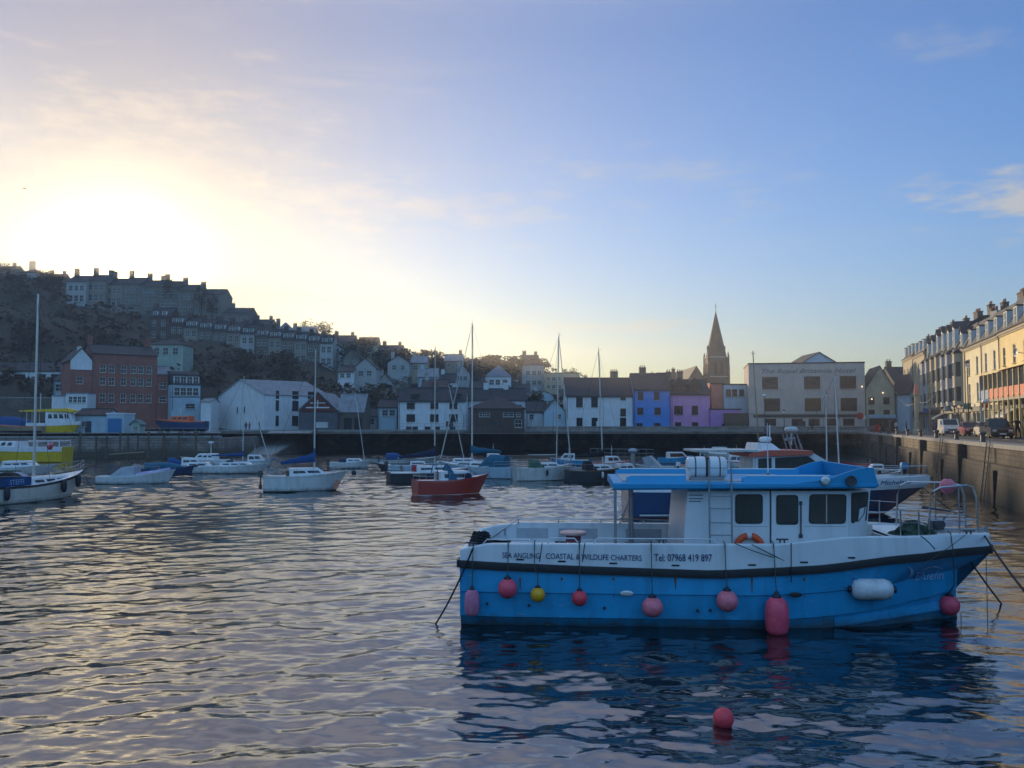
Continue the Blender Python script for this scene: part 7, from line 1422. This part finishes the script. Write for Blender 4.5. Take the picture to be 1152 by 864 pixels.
MB().lathe((0,0,0),[(.6,0),(.6,.5),(.42,.6),(.38,1.6),(.28,1.7),(.24,H_-1.6),(.36,H_-1.5),(.36,H_-1.3)],12).build('shaft',M['render_buff'],t,smooth=25); MB().lathe((0,0,H_-1.3),[(.28,0),(.34,.35),(.22,.7),(.25,.9),(.06,1.25)],10).build('finial',M['render_salmon'],t,smooth=True)
for px,py,Y,l,m_ in ((967.5,468,156,'round red umbrella or sign outside the hotel entrance','red_paint'),(987,482,140,'second smaller red round sign further along the quay','red_paint')):
    p=P(px,py,Y); t=thing('round_sign',l,'sign',(p.x,Y,QT)); MB().path([(0,.05,0),(0,.05,p.z-QT)],.04,6).build('post',M['galv'],t); MB().lathe((0,0,p.z-QT),[(.02,-.02),(.62,-.02),(.62,.02),(.02,.02)],20,'y').build('disc',M[m_],t)
# bunting wires with festoon across the right street (shown as thin arcs)
for a,b,s_,l in (((1008,441,150),(1030,452,122),1.2,'thin festoon wire from the slate house to the stone column'),((1033,452,122),(1060,430,110),1.0,'thin festoon wire from the stone column to the bay houses')):
    rope('festoon_wire',l,P(*a),P(*b),s_,.035,'galv')
# lit wall lamps near the hotel corner
for px,py,l in ((969,435,'small lit wall lamp on the right end of the hotel'),(992.5,442,'small lit wall lamp on the buff gabled house'),(980,449,'dim warm lamp low between the hotel and the gabled house')):
    Y=163.2 if px>975 else 163.9; p=P(px,py,Y); t=thing('wall_lamp',l,'lamp',(p.x,Y-.3,p.z)); MB().ball((0,0,0),.15).build('globe',M['lit'],t,smooth=True); MB().path([(0,0,0),(0,.5,.15)],.04,5).build('bracket',M['dark_metal'],t)
# shop awnings and lit sign on the right
for Y,l,m_ in ((88.5,'white rounded shop awning under the veranda at the right edge','awning_white'),(128,'cream shop awning below the bay windows','cream_gel')):
    t=thing('awning',l,'awning',(fx(Y)-.3,Y,QT+2.7),math.atan2(-1,-.307)); g=MB(); g.loft([[(x,0,0),(x,0,.15),(x,-1.3,-.55),(x,-1.3,-.75),(x,-1.25,-.6)] for x in (-2.2,2.2)],closed=True); g.build('canopy',M[m_],t)
# people
def person(label,X,Y,z,rz,pose,top='navy_cloth',legs='navy_cloth',s=1.0):
    vs={'pelvis':(0,0,.95),'waist':(0,.02,1.12),'chest':(0,.02,1.36),'neck':(0,.0,1.52),'head':(0,-.02,1.60),'top':(0,-.02,1.74),'hl':(.10,0,.90),'hr':(-.10,0,.90),'kl':(.12,-.04,.50),'kr':(-.12,-.03,.50),'al':(.13,.02,.09),'ar':(-.13,.02,.09),'fl':(.14,-.13,.04),'fr':(-.15,-.13,.04),'sl':(.19,.02,1.42),'sr':(-.19,.02,1.42),'el':(.25,.03,1.16),'er':(-.25,.03,1.16),'wl':(.24,-.1,.93),'wr':(-.24,-.1,.93),'xl':(.24,-.14,.84),'xr':(-.24,-.14,.84)}
    vs.update(pose); rad={'pelvis':(.15,.11),'waist':(.135,.1),'chest':(.165,.11),'neck':(.055,.055),'head':(.082,.09),'top':(.075,.08),'hl':(.095,.095),'hr':(.095,.095),'kl':(.062,.062),'kr':(.062,.062),'al':(.045,.045),'ar':(.045,.045),'fl':(.04,.035),'fr':(.04,.035),'sl':(.065,.065),'sr':(.065,.065),'el':(.045,.045),'er':(.045,.045),'wl':(.035,.035),'wr':(.035,.035),'xl':(.04,.028),'xr':(.04,.028)}
    E_=[('pelvis','waist'),('waist','chest'),('chest','neck'),('neck','head'),('head','top'),('pelvis','hl'),('pelvis','hr'),('hl','kl'),('hr','kr'),('kl','al'),('kr','ar'),('al','fl'),('ar','fr'),('chest','sl'),('chest','sr'),('sl','el'),('sr','er'),('el','wl'),('er','wr'),('wl','xl'),('wr','xr')]
    ks=list(vs); me=bpy.data.meshes.new('person'); me.from_pydata([vs[k] for k in ks],[(ks.index(a),ks.index(b)) for a,b in E_],[]); o=bpy.data.objects.new('person',me); COL.objects.link(o)
    md=o.modifiers.new('s','SKIN'); sd=me.skin_vertices[0].data if me.skin_vertices else None
    if sd is None: 
        import bmesh; bm=bmesh.new(); bm.from_mesh(me); bm.verts.layers.skin.verify(); bm.to_mesh(me); bm.free(); sd=me.skin_vertices[0].data
    for i,k in enumerate(ks): sd[i].radius=rad[k]; sd[i].use_root=(k=='pelvis')
    m2=o.modifiers.new('u','SUBSURF'); m2.levels=m2.render_levels=1
    dg=bpy.context.evaluated_depsgraph_get(); m3=bpy.data.meshes.new_from_object(o.evaluated_get(dg)); bpy.data.objects.remove(o); o=bpy.data.objects.new('person',m3); COL.objects.link(o)
    m3.materials.clear(); [m3.materials.append(M[q]) for q in (top,legs,'skin')]
    hz=vs['neck'][2]
    for p in m3.polygons:
        c=p.center; p.use_smooth=True; p.material_index=2 if c.z>hz+.0 and abs(c.x-vs['head'][0])<.15 else (1 if c.z<.93 and abs(c.x)<.21 else 0)
        for k in ('xl','xr'):
            if (c-Vector(vs[k])).length<.08: p.material_index=2
    tag(o,label,'person',None,None,(X,Y,z),rz); o.scale=(s,s,s)
    h=MB(); hd=Vector(vs['head'])*.4+Vector(vs['top'])*.6; h.ball((hd.x,hd.y+.02,hd.z+.02),.098,.105,.1,12,8); h.build('hair',M['hair'],o,smooth=True); return o
X,Y=pxlane(1144,77.5); person('person in dark clothes leaning an arm on the black pickup at the right edge',X,Y,QT+.012,R(-10),{'er':(-.45,.0,1.28),'wr':(-.68,-.05,1.38),'xr':(-.76,-.06,1.40),'sr':(-.2,0,1.44),'kl':(.14,-.12,.5),'al':(.2,.0,.09),'fl':(.21,-.15,.04)},s=1.05)
for px,Y,l,c,rz in ((277,150,'person in dark jacket standing near the slipway top, left one',('navy_cloth','navy_cloth'),20),(281,151,'person in red-brown jacket beside the dark-jacketed one at the slipway',('car_red','navy_cloth'),-30),(292,150,'tall person in navy walking towards the white warehouse',('navy_canvas','navy_cloth'),80),(1019,140,'distant person in dark clothes walking by the stone column',('navy_cloth','navy_cloth'),70),(913,160,'distant person on the quay below the hotel',('car_black','navy_cloth'),10)):
    if px<300: Y+=18
    person(l,(px-576)/1000*Y,Y,QT-.01 if px>300 else 3.58,R(rz),{'kl':(.12,-.16,.5),'al':(.12,-.1,.09),'fl':(.12,-.25,.05)} if rz>50 else {},c[0],c[1])
# ------------------------------------------------------------------ trees and scrub
def leaves(mb,c,rx,ry,rz_,n,s,rnd,flat=.5):
    cl=[]
    for _ in range(max(4,int(n/22))):
        a=rnd.uniform(0,2*PI); z=rnd.uniform(-.8,1); r=rnd.uniform(.45,1.0)*math.sqrt(max(0.05,1-z*z*.85)); cl.append((c[0]+rx*r*math.cos(a),c[1]+ry*r*math.sin(a),c[2]+rz_*z,rnd.uniform(.22,.42)))
    for _ in range(n):
        q=cl[rnd.randrange(len(cl))]; d=Vector((rnd.gauss(0,1),rnd.gauss(0,1),rnd.gauss(0,.8)))*q[3]*.55
        p=Vector((q[0]+d.x*rx,q[1]+d.y*ry,q[2]+d.z*rz_)); a=rnd.uniform(0,PI); t_=rnd.uniform(-1,1); ss=s*rnd.uniform(.6,1.4)
        u=Vector((math.cos(a),math.sin(a),t_*.6)).normalized()*ss; v=u.cross(Vector((rnd.uniform(-1,1),rnd.uniform(-1,1),rnd.uniform(.2,1))).normalized())*.8
        mb.poly([p-u-v*.6,p+u*.9-v,p+u*1.1+v*.7,p-u*.5+v])
def tree(label,px,Y,yb,ytop,wpx,m='leaf_dark',seed=1,n=520,name='tree'):
    rnd=random.Random(seed); p=P(px,yb,Y); z1=zp(ytop,Y); H_=z1-p.z; w_=wpx/1000*Y/2; hz0=hill_z(px,Y); dz0=max(0,p.z-hz0); t=thing(name,label,'tree',(p.x,Y,p.z-1),0,'trees on the hill')
    g=MB(); g.path([(0,0,-dz0),(.1,0,H_*.4),(0,.1,H_*.7)],.25,7,r1=.1)
    for k in range(5): a=k*1.3; g.path([(0,0,H_*.35+k*.2),(w_*.5*math.cos(a),w_*.5*math.sin(a),H_*.65+1)],.1,5,r1=.04)
    g.build('trunk',M['bark'],t); g=MB(); leaves(g,(0,0,1+H_*.58),w_,w_*.8,H_*.44,int(n*2.4),max(.16,w_*.065),rnd); g.build('crown',M[m],t)
    return t
trs=[(4,302,330,299,26,'leaf_dark','dense dark tree at the very left end of the skyline'),(55,302,335,308,34,'leaf_olive','round tree on the skyline just left of the crest terrace'),(15,300,340,312,30,'leaf_dark','dark tree in front of the far left skyline house'),(190,300,345,316,18,'leaf_dark','small tree poking above the crest terrace roofs'),(226,292,352,324,16,'leaf_olive','small bushy tree behind the right end of the crest terrace'),(238,291,358,330,14,'leaf_dark','lower bush beside the right end of the crest terrace'),
(345,296,400,365,22,'leaf_brown','brownish tree behind the domed house'),(362,300,402,366,28,'leaf_brown','broad brown tree on the skyline over the domed roof'),(392,255,425,390,30,'leaf_dark','dark tree left of the white gabled villa'),(412,300,410,382,26,'leaf_olive','olive tree on the skyline above the white gabled villa'),(432,260,430,396,34,'leaf_dark','dark round tree right of the white gabled villa'),
(455,290,420,396,36,'leaf_brown','brown tree on the skyline left of the tall masts'),(486,295,420,397,38,'leaf_brown','spreading brown tree on the skyline behind the tallest mast'),(512,270,432,402,30,'leaf_dark','dark tree behind the tall grey slope house'),(533,250,440,406,24,'leaf_dark','dark tree left of the blue-grey roofed villa'),(553,290,425,402,38,'leaf_olive','olive tree directly above the blue-grey villa roof'),(580,285,428,403,34,'leaf_dark','dark tree left of the grey flats'),(604,300,425,405,30,'leaf_dark','dark tree behind the grey flats'),(640,290,440,416,26,'leaf_brown','low brown tree behind the cream flats'),(668,240,455,432,20,'leaf_dark','small dark tree over the wide white house roof'),
(160,215,440,402,26,'leaf_dark','dark tree on the cliff behind the brick annexe'),(240,205,470,420,30,'leaf_brown','brown tree between the blue-white house and the warehouse'),(110,232,420,375,34,'leaf_dark','dark tree high on the cliff over the brick building'),(30,228,420,360,40,'leaf_dark','large dark tree on the cliff over the white terrace'),(416,188,474,440,24,'leaf_dark','dark tree between the store roof and the cottages'),(600,182,470,446,16,'leaf_dark','small dark tree behind the low white cottage'),(320,228,430,398,30,'leaf_brown','brown tree below the lower terrace of villas'),(275,232,425,395,28,'leaf_dark','dark tree directly above the warehouse ridge')]
for i,(px,Y,yb,yt,w_,m_,l) in enumerate(trs): tree(l,px,Y,yb,yt,w_,m_,seed=20+i,n=620 if w_>20 else 380)
rnd=random.Random(99); g1=MB(); g2=MB()
for _ in range(2700):
    px=rnd.uniform(-160,700) if rnd.random()<.8 else rnd.uniform(700,1150); Y=rnd.choice([rnd.uniform(188,250),rnd.uniform(188,250),rnd.uniform(258,288),rnd.uniform(300,335)])
    z=hill_z(px,Y)
    if z<6.5: continue
    X=(px-576)/1000*Y
    g=g1 if rnd.random()<.55 else g2; s_=rnd.uniform(1.3,3.2)
    if 242<Y<256 and px<390: s_*=.45
    leaves(g,(X,Y,z+s_*.25),s_*1.25,s_,s_*.7,34,s_*.17,rnd)
g1.build('scrub',M['leaf_dark'],None,label='dark scrub and undergrowth covering the steep hillside',kind='stuff'); g2.build('bramble',M['leaf_brown'],None,label='brown winter brambles covering parts of the hillside',kind='stuff')
# weed on the quay foot
# moving birds: one tiny gull left of the sun
p=P(27,212,120); g=MB(); g.prism([(-.45,0,.12),(-.1,0,.02),(0,-.12,0),(.1,0,.02),(.45,0,.12),(.1,.12,0),(-.1,.12,0)],(0,0,.02)); g.path([(0,-.22,0),(0,.2,0)],.05,6); g.build('gull',M['dark_metal'],None,label='tiny distant gull flying in the glow left of the sun',cat='bird',loc=p)

# bollards and bins along the quays, ladders and tyres on the far wall
for k in range(9):
    Y=62+k*9.5; t=thing('bollard','squat dark iron bollard on the edge of the right-hand stone quay','bollard',(qx(Y)+.45,Y,QT),0,'iron bollards along the stone quay'); MB().lathe((0,0,0),[(.22,0),(.16,.1),(.15,.5),(.24,.6),(.22,.7),(.05,.76)],12).build('post',M['dark_metal'],t,smooth=30)
for k,px in enumerate((455,548,640,735,800)):
    p=P(px,495,165.0); t=thing('wall_ladder','rusty iron ladder fixed to the far quay wall','ladder',(p.x,p.y-.55,-1),0,'iron ladders on the far quay wall'); g=MB()
    for s_ in (-.22,.22): g.path([(s_,.0,0),(s_,.3,5.2)],.035,5)
    for q in range(14): g.path([(-.22,q*.021,q*.37+.1),(.22,q*.021,q*.37+.1)],.022,4)
    g.build('rungs',M['timber'],t)
for k,(px,Y) in enumerate(((505,168.5),(562,168.5),(676,167.5),(768,167),(905,162))):
    p=P(px,485,Y); t=thing('bench' if k%2 else 'notice_board',['dark notice board on the quay before the white terrace','slatted bench on the quay near the brown brick store','pale notice board before the wide white house','slatted bench before the pink house','dark notice board on the quay before the hotel'][k],'bench' if k%2 else 'board',(p.x,Y+1.5,3.6))
    if k%2: g=MB(); [g.box(-.8,.8,-.2+q*.14,-.1+q*.14,.42,.46) for q in range(3)]; g.build('seat',M['timber'],t); g=MB(); [g.box(-.8,.8,.24,.28,.55+q*.16,.65+q*.16) for q in range(3)]; g.build('backrest',M['timber'],t); [MB().box(x-.04,x+.04,-.2,.28,0,.42).build('leg',M['dark_metal'],t) for x in (-.65,.65)]
    else: MB().box(-.7,.7,-.04,.04,.8,1.9).build('panel',M['trim_dark' if k!=2 else 'trim_white'],t); [MB().box(x-.04,x+.04,-.03,.03,0,.8).build('leg',M['dark_metal'],t) for x in (-.6,.6)]

# more life on the street at the right
for px,Y,l,c,rz in ((1008,132,'person in pale top standing on the quay left of the stone column','white_old',0),(1049,118,'person in red top on the pavement between the telegraph pole and the white van','car_red',60),(1053,121,'person in blue top beside the red-topped person behind the white van','blue_canvas',-20),(1137,92,'person in dark coat on the pavement behind the black pickup','navy_cloth',80),(993,146,'person walking on the quay by the second red round sign','navy_canvas',75)):
    person(l,(px-576)/1000*Y,Y,QT+.012,R(rz),{'kl':(.12,-.16,.5),'al':(.12,-.1,.09),'fl':(.12,-.25,.05)} if rz>50 else {},c,'navy_cloth')
for Y,l,m_,m2 in ((140,'small blue hanging shop sign on the far bay house','trim_blue','trim_white'),(121,'cream hanging shop sign below the bay windows','cream_gel','trim_dark'),(108,'teal hanging shop sign on the cream terrace','trim_teal','trim_white'),(98,'red hanging shop sign left of the veranda','trim_red','trim_white')):
    t=thing('hanging_sign',l,'sign',(fx(Y)-.02,Y,QT+3.0),math.atan2(-1,-.307)); MB().box(-.03,.03,-1.1,-.25,.1,.8).build('panel',M[m_],t); MB().box(-.02,.02,-1.15,0,.84,.88).build('bracket',M['dark_metal'],t)
for Y,l in ((104,'folding sandwich board before the cream terrace'),(90,'folding sandwich board near the veranda posts'),(126,'folding sandwich board by the bay houses')):
    t=thing('sandwich_board',l,'sign',(fx(Y)-1.6,Y,QT+.13),math.atan2(-1,-.307)); g=MB(); g.prism([(-.3,-.25,0),(.3,-.25,0),(.3,-.02,.95),(-.3,-.02,.95)],(0,-.03,0)); g.build('front_panel',M['trim_dark'],t); g=MB(); g.prism([(-.3,.25,0),(.3,.25,0),(.3,.03,.95),(-.3,.03,.95)],(0,.03,0)); g.build('back_panel',M['trim_dark'],t)
